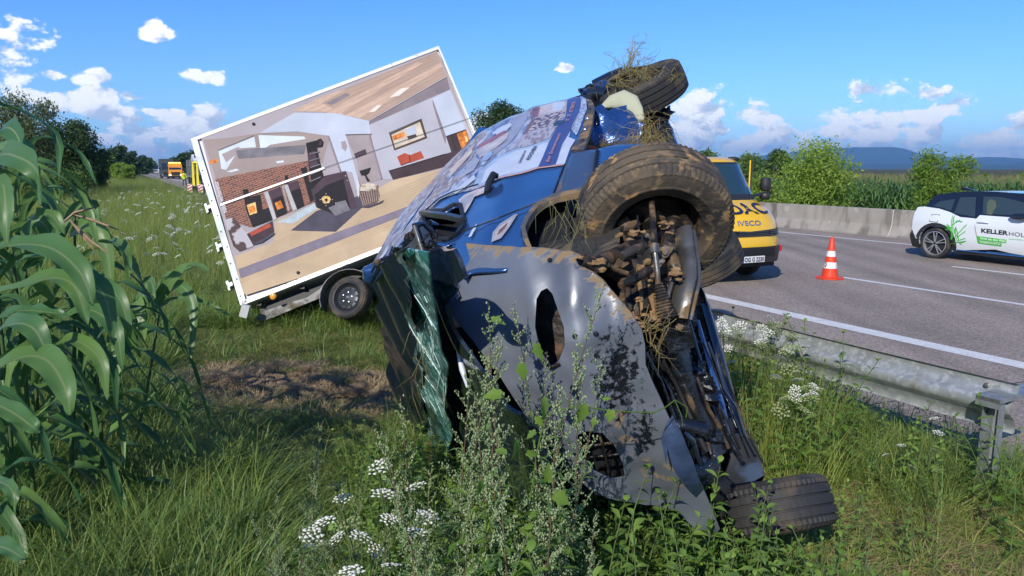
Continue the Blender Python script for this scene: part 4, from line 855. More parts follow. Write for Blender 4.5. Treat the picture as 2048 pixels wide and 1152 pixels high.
def brickm():
    m = pr_('brick_wall', (.3,.1,.07)); nt = m.node_tree; b = nt.nodes['Principled BSDF']; N = nt.nodes.new; LK = nt.links.new; tc = N('ShaderNodeTexCoord')
    vx = N('ShaderNodeCombineXYZ')
    for i, ax in enumerate((tl, tu)):
        d = N('ShaderNodeVectorMath'); d.operation = 'DOT_PRODUCT'; LK(tc.outputs['Object'], d.inputs[0]); d.inputs[1].default_value = ax; LK(d.outputs['Value'], vx.inputs[i])
    bk = N('ShaderNodeTexBrick'); bk.inputs['Scale'].default_value = 9.0; bk.inputs['Mortar Size'].default_value = .03; LK(vx.outputs[0], bk.inputs[0]); bk.inputs['Color1'].default_value = (.20,.075,.052,1); bk.inputs['Color2'].default_value = (.09,.04,.038,1); bk.inputs['Mortar'].default_value = (.28,.18,.13,1)
    bk.inputs['Row Height'].default_value = .28; bk.inputs['Brick Width'].default_value = .75; LK(bk.outputs[0], b.inputs['Base Color']); return m
C['brick'] = brickm()
Z = lambda pts: [(380+x/2.057, 80+y/2.057) for x, y in pts]
PIC = [
 ('base', [(48,405),(1015,45),(1030,70),(1180,440),(1200,740),(1180,745),(232,1050),(215,1040)]),
 ('ceil', [(415,291),(1014,50),(1056,150),(737,334),(600,300)]),
 ('beam', [(415,291),(520,248),(640,308),(560,296)]), ('beam', [(560,300),(935,92),(960,95),(610,308)]), ('beam', [(640,310),(1030,95),(1040,110),(700,322)]), ('far', [(560,262),(640,218),(660,226),(585,268)]), ('beam', [(500,252),(600,214),(640,205),(540,262)]),
 ('glare', [(820,238),(870,200),(905,195),(860,230)]), ('glare', [(735,298),(770,270),(790,268),(760,296)]),
 ('taupe', [(55,411),(150,404),(290,384),(440,378),(575,394),(545,506),(490,497),(108,572)]),
 ('sky', [(118,456),(265,396),(272,442),(205,446),(150,535),(130,531)]), ('alc', [(132,470),(200,440),(215,452),(150,505)]), ('sky', [(282,392),(470,398),(476,408),(330,432),(292,458)]), ('smoke', [(190,455),(290,445),(480,432),(470,470),(330,480),(200,490)]), ('sky', [(150,542),(190,530),(205,536),(170,545)]), ('sky', [(355,500),(385,496),(387,504),(358,508)]), ('or', [(80,498),(116,489),(114,504),(84,513)]),
 ('white', [(285,384),(430,300),(600,302),(737,334),(749,388),(642,391),(700,600),(696,652),(668,545),(622,540),(572,395),(440,377)]),
 ('alc', [(640,392),(735,390),(792,572),(702,600),(688,500)]), ('alc', [(622,420),(640,415),(648,440),(640,460),(625,445)]),
 ('far', [(737,334),(1056,150),(1070,205),(1000,240),(738,352)]), ('rwall', [(738,350),(1070,205),(1172,420),(1050,472),(820,542),(836,575),(792,574),(760,480)]),
 ('white', [(1000,242),(1072,206),(1132,366),(1054,396)]), ('far', [(998,245),(1054,398),(1052,430),(1040,400),(1000,270)]),
 ('brick', [(105,573),(490,496),(516,666),(352,736),(250,772),(150,738)]),
 ('floor', [(185,890),(345,832),(350,746),(520,672),(700,655),(790,602),(836,576),(1045,530),(1180,490),(1200,740),(232,1050),(212,1036)]),
 ('band', [(200,944),(560,808),(890,688),(1000,660),(990,690),(880,722),(560,848),(210,982)]),
 ('rug', [(360,752),(520,670),(532,690),(425,756)]), ('shadow', [(415,785),(520,705),(700,640),(718,682),(600,790)]),
 ('tv', [(820,386),(953,327),(977,405),(841,456)]), ('cream', [(829,391),(946,338),(966,400),(845,446)]), ('white', [(886,372),(925,352),(935,384),(905,396)]), ('or', [(832,398),(880,378),(885,398),(838,416)]), ('dk', [(893,398),(930,388),(934,400),(900,412)]),
 ('dk', [(818,540),(1050,470),(1150,442),(1182,430),(1182,480),(1050,522),(836,577)]), ('red', [(852,482),(884,466),(903,474),(905,504),(868,518)]), ('red', [(903,476),(950,458),(964,486),(908,506)]),
 ('dk', [(1054,398),(1136,370),(1162,440),(1076,464)]), ('or', [(1098,388),(1137,372),(1158,432),(1118,450)]),
 ('blk', [(478,426),(498,420),(532,412),(546,420),(546,438),(524,446),(535,500),(550,560),(560,600),(515,615),(484,618),(482,594),(500,588),(490,520),(484,466)]), ('pur', [(484,466),(514,458),(530,520),(496,530)]),
 ('pur', [(555,560),(642,540),(690,690),(600,722),(520,690),(500,620)]), ('blk', [(560,600),(632,572),(660,690),(590,716),(525,690),(512,640)]), ('smoke', [(560,680),(640,660),(660,700),(600,726)]),
 ('blk', [(516,650),(530,625),(560,615),(592,625),(606,650),(598,680),(565,694),(532,685)]), ('fire', [(541,655),(552,643),(570,643),(580,656),(574,672),(552,674)]), ('blk', [(553,657),(562,652),(570,659),(562,668)]),
 ('blk', [(218,616),(240,614),(246,648),(290,636),(300,700),(330,690),(345,740),(260,772),(232,700)]), ('fire', [(235,680),(270,668),(278,712),(247,722)]), ('or', [(240,690),(266,682),(272,706),(250,714)]),
 ('pil', [(305,628),(322,624),(358,738),(344,744)]), ('pur', [(322,626),(372,604),(382,640),(338,660)]), ('blk', [(338,660),(382,640),(402,712),(358,732)]), ('or', [(350,672),(374,662),(386,690),(360,702)]),
 ('pil', [(388,600),(404,596),(442,698),(426,706)]), ('pur', [(402,592),(446,578),(454,610),(414,626)]), ('blk', [(414,626),(454,610),(472,684),(442,698)]), ('alc', [(378,600),(386,598),(412,700),(404,706)]), ('blk', [(390,560),(402,556),(408,590),(396,594)]), ('blk', [(455,530),(480,524),(484,540),(462,546)]), ('blk', [(462,545),(482,540),(510,660),(496,668)]),
 ('bask', [(693,624),(735,625),(770,602),(782,640),(770,672),(712,686)]), ('cream', [(702,606),(730,590),(760,594),(768,606),(735,624),(700,622)]),
 ('blk', [(698,540),(745,526),(738,548),(724,560),(705,558)]), ('blk', [(718,555),(724,555),(742,582),(730,584)]), ('pur', [(676,470),(722,450),(728,468),(683,488)]),
 ('hide', [(145,742),(180,730),(230,790),(258,800),(262,850),(205,872),(180,850)]), ('dk', [(235,800),(340,746),(347,792),(330,812),(262,846)]), ('red', [(245,795),(330,755),(335,770),(255,808)]),
]
r5 = random.Random(41)
def lerp2(a, b, f): return (a[0]+(b[0]-a[0])*f, a[1]+(b[1]-a[1])*f)
C['grain'] = pr_('floor_grain', (.44,.33,.22), vary=.1); C['shade'] = pr_('soft_shade', (.31,.26,.27)); C['edge'] = pr_('edge_dark', (.05,.04,.045)); C['pale'] = pr_('pale_edge', (.62,.60,.60))
for k in range(15):                                      # floor boards running through the picture
    f = k/14; a, b = lerp2((345,832),(205,1000), f), lerp2((1045,532),(1195,640), f); PIC.insert([q[0] for q in PIC].index('floor')+1, ('grain', [a, b, (b[0], b[1]+1.6), (a[0], a[1]+1.6)]))
for k in range(9):                                       # ceiling board joints
    f = k/8; a, b = lerp2((430,290),(735,330), f), lerp2((1010,54),(1052,146), f); PIC.insert(6, ('shade', [a, b, (b[0], b[1]+1.5), (a[0], a[1]+1.5)]))
for k in range(9): f = k/8; a, b = lerp2((695,632),(714,684), f), lerp2((776,606),(780,660), f); PIC.append(('edge', [a, b, (b[0], b[1]+1.2), (a[0], a[1]+1.2)]))
for k in range(9): f = k/8; a, b = lerp2((697,630),(774,608), f), lerp2((714,684),(776,662), f); PIC.append(('cream', [a, (a[0]+1.2, a[1]), (b[0]+1.2, b[1]), b]))
for k in range(12): x, y = r5.uniform(702,762), r5.uniform(594,618); PIC.append((r5.choice(['cream','brown_','grain']) if False else r5.choice(['cream','grain']), [(x,y),(x+14,y-5),(x+15,y),(x+1,y+5)]))
for (x0,y0,x1,y1) in ((232,676,272,664),(348,668,376,658),(428,640,452,630),(818,384,954,326),(482,592,560,560),(818,540,1050,470),(1054,398,1136,370),(640,391,749,388),(736,335,1055,152),(118,455,265,395)): PIC.append(('edge' if y0 > 380 else 'pale', [(x0,y0),(x1,y1),(x1,y1+2),(x0,y0+2)]))
for (x,y) in ((545,648),(575,648),(548,668),(572,668),(560,634),(560,682),(536,658),(586,658),(600,672),(640,560),(648,580)): PIC.append(('glare', [(x,y),(x+3,y-1),(x+3,y+2),(x,y+3)]))
for k in range(5): f = k/4; PIC.append(('smoke', [(492+6*f, 470+28*f*4), (534+5*f, 460+26*f*4), (535+5*f, 464+26*f*4), (493+6*f, 474+28*f*4)]))
PIC += [('blk', [(528,412),(540,408),(550,420),(546,440),(532,444),(524,430)]), ('pur', [(534,418),(542,416),(546,426),(540,436),(532,434)]), ('shade', [(740,388),(792,572),(786,574),(734,392)]), ('shade', [(572,395),(622,540),(616,542),(566,398)]), ('pale', [(690,560),(700,600),(697,652),(690,640)]), ('red', [(868,518),(905,504),(903,498),(864,508)]), ('edge', [(903,474),(905,506),(907,506),(905,474)]),
 ('shadow', [(700,690),(775,672),(800,660),(790,672),(735,692)]), ('shadow', [(262,846),(345,792),(352,800),(300,836)]), ('edge', [(1072,395),(1078,393),(1096,452),(1090,454)]), ('fire', [(1130,400),(1140,396),(1146,420),(1136,424)])]
PP = {}
for i, (k, poly) in enumerate(PIC):
    poly = Z(poly); mb = MB(); sheet(mb, ST_, poly, C[k], [], None, 0, .004+.00012*i); PP.setdefault(k, MB())
    PP[k].v  # joined below
    b = PP[k]; b.add(mb.v, mb.f, C[k])
pic = MB()
for k, b in PP.items(): pic.add(b.v, b.f, C[k])
T(pic, 'printed_picture')
mb = MB(); z0 = .004+.00012*len(PIC)
p0, p1 = (Vector(ST_.ab(*q)) for q in Z([(128,681),(555,529)])); mb.bar(TW(*p0, z0), TW(*p1, z0), .028, .006, M_white, up=tn); T(mb, 'white_trim_strip')
mb = MB(); p0, p1 = (Vector(ST_.ab(*q)) for q in Z([(556,528),(1170,318)])); mb.bar(TW(*p0, z0), TW(*p1, z0), .006, .002, M_gap, up=tn); T(mb, 'panel_joint')
mb = MB(); a0 = Vector(ST_.ab(*Z([(163,708)])[0])); a1 = Vector(ST_.ab(*Z([(124,580)])[0])); e = a1-a0; up = Vector((-e.y, e.x)).normalized()*.09
put_text(mb, "maler's werbeagentur", None, None, None, 1, 1, C['txt'], .02, fn=lambda x, y: TW(*(a0+e*x+up*y), z0+.001)); T(mb, 'picture_lettering')
# --- chassis, mudguard, wheel
M_chas = mat('chassis_black', (.012,.013,.015), .6); M_skirt = mat('grey_skirt', (.19,.19,.185), .6, .2, vary=.2, vscale=5, mix=[((.10,.08,.05), 6.0, .5, .66, .9)])
mb = MB(); 
for c in (-.25, -DEP+.3): mb.bar(TW(.15,-.09,c), TW(aR+.9,-.09,c), .10, .14, M_chas, up=tu)
for k in range(6): mb.bar(TW(.2+k*.6,-.03,-.1), TW(.2+k*.6,-.03,-DEP+.1), .06, .05, M_chas)
T(mb, 'chassis')
mb = MB(); sheet(mb, Surf(TW(0,-.2,-.12), tl, tu, tn), [(511,636),(530,622),(575,606),(612,596),(640,578),(652,560),(658,575),(650,592),(600,612),(548,634),(520,643)], M_skirt, [], .1, .03); T(mb, 'side_skirt')
cw = P(700,597,9.45); awd = (tn*.93+CV(-.25,0,0)).normalized()
mb = MB()
for k in range(13):
    a = math.radians(5+170*k/12)
pts = [cw + (tl*math.cos(math.radians(a))*1.0 + tu*math.sin(math.radians(a)))*.36 - tn*.02 for a in range(0, 181, 15)]
vs = [p + tn*o for p in pts for o in (.12, -.16)]; mb.add(vs + [v*1 + (v-cw).normalized()*.008 for v in vs], [(2*i, 2*i+1, 2*i+3, 2*i+2) for i in range(12)]+[(26+2*i, 26+2*i+2, 26+2*i+3, 26+2*i+1) for i in range(12)]+[(2*i, 2*i+2, 26+2*i+2, 26+2*i) for i in range(12)], M_skirt); T(mb, 'mudguard', 60)
for off, nm in ((0, 'near'), (-DEP+.2, 'far')):
    c = cw + tn*off; mb = MB(); tyre(mb, c, awd, .275, .19, M_rub, 90, r_in=.185); o = T(mb, 'wheel', 30)
    mb = MB(); mb.lathe(c, awd, [(.195,.09),(.185,.085),(.175,.05),(.16,.02),(.14,.045),(.10,.05),(.085,.065),(.05,.07),(.035,.085),(.001,.09)], mat('trailer_rim', (.055,.06,.068), .45, .5), 36)
    for k in range(5):
        a = k*1.2566; x = awd.orthogonal().normalized(); y = awd.cross(x); mb.lathe(c+(x*math.cos(a)+y*math.sin(a))*.066+awd*.062, awd, [(.011,0),(.011,.018),(.001,.02)], M_chrome, 6)
    for k in range(10):
        a = k*.628; x = awd.orthogonal().normalized(); y = awd.cross(x); mb.lathe(c+(x*math.cos(a)+y*math.sin(a))*.125+awd*.052, awd, [(.016,0),(.014,.002),(.001,.002)], M_dark, 8)
    T(mb, 'rim', 40, parent=o)
mb = MB(); mb.bar(cw, cw-tn*(DEP-.2), .07, .07, M_chas); T(mb, 'axle')
mb = MB(); mb.blob(P(546,593,9.5), .045, mat('amber_lens', (.75,.32,.05), .25), 1, 8, .05, (1,.5,1)); T(mb, 'side_lamp', 60)
mb = MB(); mb.tube([TW(aR+.0,-.05,-1.0), TW(aR+1.2,-.05,-1.0)], .06, M_galv, 10); T(mb, 'drawbar', 60)
mb = MB(); mb.box(P(490,622,9.4), (.10,.06,.16), M_white, Matrix.Rotation(.3, 3, 'Y')); T(mb, 'corner_fitting')
# ================================================================== GUARDRAIL
gs, gt = st(*GP(2040,770,.75).xy)
rail_t = thing('guardrail', 'galvanised steel crash barrier beam on posts at the edge of the hard shoulder', 'guardrail', tuple(ST(gs, gt, 0)))
wp = [(0,.750),(.018,.745),(.022,.725),(.012,.700),(-.010,.655),(-.045,.630),(-.060,.612),(-.060,.572),(-.045,.552),(-.008,.528),(.014,.480),(.022,.455),(.018,.435),(0,.430)]
gend = st(*GP(2008,805,.62).xy)[1]
M_rail = mat('rail_zinc', (.36,.39,.40), .42, .5, vary=.2, vscale=9, mix=[((.46,.49,.50), 26.0, .5, .6, .5), ((.20,.18,.15), 4.0, .60, .74, .8)], bump=(30,.15,.005))
for k in range(3):
    t0 = gend-.06+4.0*k; t1 = t0+4.0-.0 + (.10 if k < 2 else 0); o_ = .003*(k % 2); mb = MB(); n = len(wp); rows = 9; vs = []
    for i in range(rows):
        t = t0+(t1-t0)*i/(rows-1)
        for x, z in wp: vs.append(ST(gs+x+o_, t, z+.006*math.sin(t*1.3)))
    fs = [(i*n+j, i*n+j+1, (i+1)*n+j+1, (i+1)*n+j) for i in range(rows-1) for j in range(n-1)]; mb.add(vs, fs, M_rail)
    vs2 = [v+RN*.004 for v in vs]; mb.add(vs2, [tuple(reversed(f)) for f in fs], M_galv); mb.build('rail_beam', rail_t, 40)
M_bolt = mat('bolt_zinc', (.3,.3,.3), .4, .8)
for k in range(4):
    t = gend+4.0*k-.02*(k>0); mb = MB(); b0 = ST(gs-.085, t, -.3); z1 = .66
    sig = [(-.05,-.03),(-.05,.03),(-.025,.03),(0,.012),(.025,.03),(.05,.03),(.05,-.03),(.045,-.03),(.045,.02),(0,.004),(-.045,.02),(-.045,-.03)]
    mb.prism([ST(gs-.12+y, t+x, -.3) for x, y in sig], Vector((0,0,z1+.3)), M_galv); po = mb.build('post', rail_t, 30)
    mb = MB(); mb.prism([ST(gs-.20, t-.07, .655), ST(gs-.20, t+.07, .655), ST(gs+.55, t+.07, .655), ST(gs+.55, t-.07, .655)], Vector((0,0,.028)), M_galv); mb.prism([ST(gs-.20, t-.07, .62), ST(gs-.19, t-.07, .62), ST(gs-.19, t+.07, .62), ST(gs-.20, t+.07, .62)], Vector((0,0,.06)), M_galv); mb.build('spacer_bracket', rail_t)
    for dz in (.70, .48):
        mb = MB(); mb.lathe(ST(gs-.0, t+.12, dz), -RN, [(.016,-.01),(.016,.014),(.001,.018)], M_bolt, 8); mb.build('bolt', rail_t)
# ================================================================== TRAFFIC CONE
M_cor = mat('cone_orange', (.62,.045,.012), .5, vary=.06, mix=[((.25,.08,.05), 12.0, .62, .72, .8)]); M_cwh = mat('cone_white', (.66,.64,.62), .4, mix=[((.12,.05,.05), 14.0, .62, .66, .8)])
cp = GP(1659,557,.02); cone = thing('traffic_cone', 'red and white striped traffic cone standing on the asphalt', 'cone', tuple(cp))
mb = MB(); hz_ = .02
def cr2(z): return .155-(z/.78)*.125
segs = [(.03,.20,M_cor),(.20,.315,M_cwh),(.315,.42,M_cor),(.42,.525,M_cwh),(.525,.775,M_cor)]
for a, b, m in segs:
    mb2 = MB(); mb2.lathe(cp, (0,0,1), [(cr2(a),a),(cr2(b),b)] + ([(cr2(b)-.008,b+.006),(.012,b+.006)] if b > .77 else []), m, 28); mb2.build('cone_body' if m is M_cor else 'reflective_band', cone, 60)
mb.lathe(cp, (0,0,1), [(.001,.004),(.26,.004),(.262,.02),(.255,.028),(.18,.034),(.155,.05)], M_cor, 8); mb.build('base', cone, 20)
# ================================================================== YELLOW RECOVERY VAN (front towards us)
PH = math.radians(25); vr = Vector((math.cos(PH), math.sin(PH), 0)); vb = Vector((-math.sin(PH), math.cos(PH), 0))
vo = P(1503,521,13.1); vo = Vector((vo.x, vo.y, .02)) + vb*.02
def yb(b):
    pts = [(.0,.08),(.30,.05),(.40,.0),(.55,-.02),(.80,.0),(.98,.04),(1.10,.08),(1.28,.22),(1.44,.55),(1.50,.66),(1.80,.84),(2.10,1.02),(2.20,1.12),(2.26,1.35)]
    for i in range(len(pts)-1):
        if b <= pts[i+1][0]: f = (b-pts[i][0])/(pts[i+1][0]-pts[i][0]); return pts[i][1]+f*(pts[i+1][1]-pts[i][1])
    return pts[-1][1]
def hw_(b): return .98 if b < 1.0 else .98-.12*min(1.0, (b-1.0)/1.2)
SV = Surf(vo, vr, Vector((0,0,1)), -vb, lambda a, b: -yb(b)-.42*min(1.15, abs(a)/hw_(b))**4)
M_yel = mat('signal_yellow', (.72,.43,.012), .30, coat=.7); M_pl = mat('black_plastic', (.020,.021,.023), .5, bump=(60,.2,.003)); M_win = mat('windscreen_glass', (.020,.045,.055), .06, 0, coat=1.0); M_sill = mat('licence_plate', (.72,.73,.72), .35)
M_lampw = mat('lamp_glass', (.5,.52,.55), .1, .3, coat=1); M_bk = mat('navy_letters', (.012,.02,.06), .35); M_redl = mat('red_lens', (.45,.02,.02), .2)
adac = thing('recovery_van', 'yellow breakdown recovery van parked on the lane behind the wreck, facing the camera', 'van', tuple(vo))
mb = MB(); bs = [.38,.5,.65,.8,.92,1.0,1.1,1.2,1.3,1.38,1.44,1.5,1.6,1.75,1.9,2.05,2.15,2.2,2.26]; As = [-1,-.93,-.8,-.6,-.35,0,.35,.6,.8,.93,1]; vs = []
for b in bs:
    for a in As: vs.append(SV.at(a*hw_(b), b))
    vs.append(vo + vr*hw_(b) + vb*2.35 + Vector((0,0,b))); vs.append(vo - vr*hw_(b) + vb*2.35 + Vector((0,0,b)))
n = len(As)+2; fs = []
for i in range(len(bs)-1):
    for j in range(n):
        j2 = (j+1) % n; order = [0,1,2,3,4,5,6,7,8,9,10,11,12]; fs.append((i*n+j, i*n+j2, (i+1)*n+j2, (i+1)*n+j))
fs.append(tuple((len(bs)-1)*n+j for j in range(n))); mb.add(vs, fs, M_yel); mb.build('cab_body', adac, 40)
def av(name, polys, m, off=.008, th=0, step=.12, holes=()):
    mb = MB()
    for p in polys: sheet(mb, SV, p, m, holes, step, th, off, px=isinstance(p[0][0], int))
    return mb.build(name, adac, 40)
def ABs(*pts): return [(float(x), float(y)) for x, y in pts]
av('windscreen', [ABs((-.78,1.50),(.78,1.50),(.70,2.12),(-.70,2.12))], M_win, .012)
av('windscreen_frame', [ABs((-.84,1.47),(.84,1.47),(.86,1.52),(.755,2.16),(-.755,2.16),(-.86,1.52))], M_pl, .006)
av('bumper', [ABs((-.99,.38),(.99,.38),(.99,.52),(.985,.64),(.80,.66),(-.80,.66),(-.985,.64),(-.99,.5))], M_pl, .03, .04)
mb = MB()
for k in range(5):
    for j in range(22): mb.bar(SV.at(-.55+j*.05, .50+k*.038, .038), SV.at(-.525+j*.05, .52+k*.038, .038), .006, .008, M_dark); mb.bar(SV.at(-.525+j*.05, .52+k*.038, .038), SV.at(-.50+j*.05, .50+k*.038, .038), .006, .008, M_dark)
o = mb.build('lower_grille', adac); o['kind'] = 'stuff'
av('upper_grille', [ABs((-.78,.85),(.78,.85),(.88,.96),(.86,.98),(0,.94),(-.86,.98),(-.88,.96))], M_pl, .012, .02)
for k in range(3):
    mb = MB(); mb.tube([SV.at(-.76+.1*i*1.52, .868+k*.030+.010*abs(-1+.2*i), .03) for i in range(11)], .007, M_alu, 5); mb.build('grille_bar', adac)
for s in (-1, 1):
    av('headlight', [ABs((s*.84,1.0),(s*.93,.98),(s*.96,1.10),(s*.90,1.20),(s*.86,1.12))], M_lampw, .016)
    mb = MB(); c = SV.at(s*.83, .60, .04); mb.lathe(c, -vb, [(.001,.01),(.05,.01),(.06,0)], M_redl, 16); mb.build('fog_light', adac)
    mb = MB(); c = vo + vr*(s*1.16) + vb*.95 + Vector((0,0,1.62)); mb.bar(SV.at(s*.80, 1.52), c-Vector((0,0,.05)), .05, .05, M_pl)
    for zz, hh in ((.12,.26),(-.10,.14)): mb.lathe(c+Vector((0,0,zz-hh/2)), (0,0,1), [(.001,0),(.07,0),(.10,.03),(.105,hh*.5),(.095,hh-.02),(.06,hh),(.001,hh)], M_pl, 14)
    mb.build('mirror', adac, 50)
mb = MB(); dv = ray(1496,360); dv.z = 0; dv.normalize(); dx = dv.cross(Vector((0,0,1))); d0 = P(1496,395,14.2); z_ = lambda k, z: Vector(((d0+dv*k).x, (d0+dv*k).y, z))
mb.prism([z_(0,.95), z_(.85,.95), z_(.85,1.9), z_(.75,2.22), z_(.35,2.22), z_(0,1.75)], dx*.022, M_yel); mb.build('open_door', adac)
mb = MB(); mb.prism([z_(.02,1.45)+dx*.031, z_(.83,1.45)+dx*.031, z_(.83,1.9)+dx*.031, z_(.74,2.18)+dx*.031, z_(.36,2.18)+dx*.031, z_(.02,1.74)+dx*.031], dx*.03, M_pl); mb.build('door_window_frame', adac)
mb = MB(); mb.blob(SV.at(.66,2.22,.02), .09, M_pl, 4, 8, .05, (1.5,1,.5)); mb.build('roof_marker', adac, 60)
mb = MB(); put_text(mb, 'ADAC', None, None, None, 1, 1, M_bk, .03, fn=lambda x, y: SV.at(-.62+1.22*x, 1.24+.18*y, .012)); mb.build('bonnet_lettering', adac)
mb = MB(); put_text(mb, 'IVECO', None, None, None, 1, 1, M_chrome, .02, fn=lambda x, y: SV.at(-.27+.52*x, 1.045+.085*y, .014)); mb.build('maker_badge', adac)
mb = MB(); mb.box(SV.at(0,.455,.052), (1,1,1), M_sill, Matrix((vr*.52, vb*.012, Vector((0,0,.11)))).transposed()); pl = mb.build('number_plate', adac)
mb = MB(); put_text(mb, 'OG G 2230', SV.at(-.205,.415,.075), vr, Vector((0,0,1)), .44, .080, M_bk, .03); mb.build('plate_characters', pl)
mb = MB(); mb.box(SV.at(-.237,.455,.060), (1,1,1), mat('eu_blue', (.02,.06,.35), .4), Matrix((vr*.04, vb*.012, Vector((0,0,.105)))).transposed()); mb.build('country_band', pl)
for s in (-1, 1):
    for yb_ in (1.0, 4.2):
        c = vo+vr*s*.80+vb*yb_+Vector((0,0,.36)); mb = MB(); tyre(mb, c, vr*s, .36, .22, M_rub, 60); o = mb.build('wheel', adac, 30); mb = MB(); rim(mb, c, vr*s); mb.build('rim', o, 40)
mb = MB(); mb.box(vo+vb*3.6+Vector((0,0,.85)), (1,1,1), M_pl, Matrix((vr*1.9, vb*3.4, Vector((0,0,.25)))).transposed()); mb.box(vo+vb*1.4+Vector((0,0,.45)), (1,1,1), M_dark, Matrix((vr*1.3, vb*2.6, Vector((0,0,.3)))).transposed()); mb.build('loading_platform', adac)
# ================================================================== WHITE ELECTRIC CAR
i0 = GP(1865,517,.02); si, ti = st(i0.x, i0.y)
M_cw = mat('pearl_white_paint', (.62,.66,.68), .25, coat=.8); M_cb = mat('gloss_black_roof', (.010,.012,.018), .12, coat=1.0); M_cg = mat('side_window', (.030,.046,.050), .05, coat=1.0); M_green = mat('green_print', (.045,.42,.025), .35, coat=.4)
def h_car(a, b):
    h = 0.0
    if b > .88: h -= .42*(b-.88)**1.15
    if b < .45: h -= .35*(.45-b)
    if a < .15: h -= .12*(.15-a)**2
    if a > 2.9: h -= .5*(a-2.9)**2
    return h
SI = Surf(ST(si, ti, .02), -RD, Vector((0,0,1)), -RN, h_car)
car = thing('electric_car', 'small white and black electric car with green branch print, cut by the right frame edge', 'car', tuple(ST(si+.85, ti-1.4, .02)))
AB = lambda px: [SI.ab(*p) for p in px]
low = AB([(1826,470),(1824,455),(1829,426),(1836,414),(1850,413),(1878,417),(1900,424),(1921,434)]) + AB([(1953,437),(1960,430),(2040,436)])
low_b = [(3.0,.93),(3.3,.80),(3.45,.60),(3.42,.30),(3.2,.24)] + [(2.6,.235)]
bot = [SI.ab(*p) for p in [(2048,511),(2020,506),(1990,499),(1908,488)]]
whl = [( .41*math.cos(t), .35+.41*math.sin(t)) for t in [math.radians(k) for k in range(-22, 203, 15)]]
body = low + low_b + bot[:3] + [(.50,.235)] + whl[::1] + [(-.50,.28)]
roofp = AB([(1850,413),(1860,402),(1869,392),(1880,388),(1905,385),(1935,383),(1960,382.5),(1995,383.5),(2048,387)])
gh = roofp + [(2.30,1.40),(2.80,1.12),(3.05,.94)] + list(reversed(low[4:]))
def cs(name, poly, m, off=0, th=0, holes=(), step=.12, px=False, parent=car):
    mb = MB(); sheet(mb, SI, poly, m, holes, step, th, off, px=px); return mb.build(name, parent, 35)
sil = [low[0]] + low[1:5] + roofp[1:] + [(2.30,1.40),(2.80,1.12),(3.05,.95),(3.3,.80),(3.45,.60),(3.42,.30)] + [(.45,.26),(.42,.52),(.2,.72),(-.2,.72),(-.42,.5),(-.5,.3)]
mb = MB(); cen = Vector((1.4,.7)); v0 = [SI.at(a*1, b, -.05)+RN*(.0) for a, b in sil]; v1 = [SI.at(a, b, -.05)+RN*(1.66+2*h_car(a, b)) for a, b in sil]; n = len(sil)
mb.add(v0+v1, [(i, (i+1) % n, n+(i+1) % n, n+i) for i in range(n)]+[tuple(range(n)), tuple(range(2*n-1, n-1, -1))], M_cb); mb.build('body_core', car, 30)
cs('body_panel', body, M_cw, 0, .04); cs('greenhouse', gh, M_cb, .002, .04)
M_glass2 = M_cg
cs('side_window', [(1867,412),(1880,403),(1911,398),(1904,419),(1898,421),(1888,416)], M_cg, .012, px=True); cs('side_window', [(1921,395),(1953,394),(1951,434),(1909,426)], M_cg, .012, px=True)
cs('side_window', AB([(1968,393),(2000,394),(2030,400)]) + [(2.38,1.20),(2.60,1.02)] + AB([(2046,431),(1966,428)]), M_cg, .012)
for poly, nm in (([(1975,404),(1982,398),(1992,402),(1994,412),(1984,430),(1974,428)], 'headrest'),):
    cs('seat_headrest', poly, mat('headrest_cloth', (.06,.085,.06), .8), .014, px=True)
cs('wheel_arch_trim', [(.50*math.cos(t), .35+.47*math.sin(t)) for t in [math.radians(k) for k in range(-18, 199, 12)]] + [(.41*math.cos(t), .35+.41*math.sin(t)) for t in [math.radians(k) for k in range(198, -19, -12)]], M_pl, .004, .03)
cs('sill', [(.46,.16),(2.6,.16),(2.6,.24),(.48,.24)], M_pl, -.02, .04); cs('blue_sill_strip', [(.50,.236),(2.3,.225),(2.3,.245),(.50,.256)], mat('blue_trim', (.03,.16,.50), .3), .006)
cs('rear_bumper', [(-.62,.22),(-.44,.20),(-.46,.30),(-.50,.45),(-.60,.62),(-.66,.5)], M_pl, .005, .05)
cs('charge_flap', [(1864,428),(1880,429),(1875,445),(1858,443)], M_gap, .003, px=True); cs('charge_flap', [(1865,429),(1879,430),(1874.4,444),(1859.4,442)], M_cw, .006, px=True)
mb = MB()
for pts in ([(1912,427),(1908,436),(1905,450)], [(1951,436),(1950,455),(1956,485)], [(1956,432),(1951,437)]): mb.tube([SI.at(*SI.ab(*p), .004) for p in pts], .004, M_gap, 4)
mb.build('door_gap', car)
mb = MB(); mb.tube([SI.at(*SI.ab(*p), .02) for p in ((1955,444),(1960,443),(1972,444),(1978,446))], [.012,.026,.024,.010], M_cw, 10, squash=.5); mb.build('door_handle', car, 60)
mb = MB(); c = SI.at(*SI.ab(2040,433), .10); mb.tube([c+RD*.14, c+RD*.05, c-RD*.10, c-RD*.2], [.03,.075,.08,.05], M_cb, 12, squash=.75); mb.build('wing_mirror', car, 60)
mb = MB(); c = ST(si+.85, ti+.0, 1.56); mb.prism([c, c-RD*.35+Vector((0,0,.0)), c-RD*.05+Vector((0,0,.07)), c+RD*.03+Vector((0,0,.07))], RN*.05, M_cb); mb.build('roof_antenna', car)
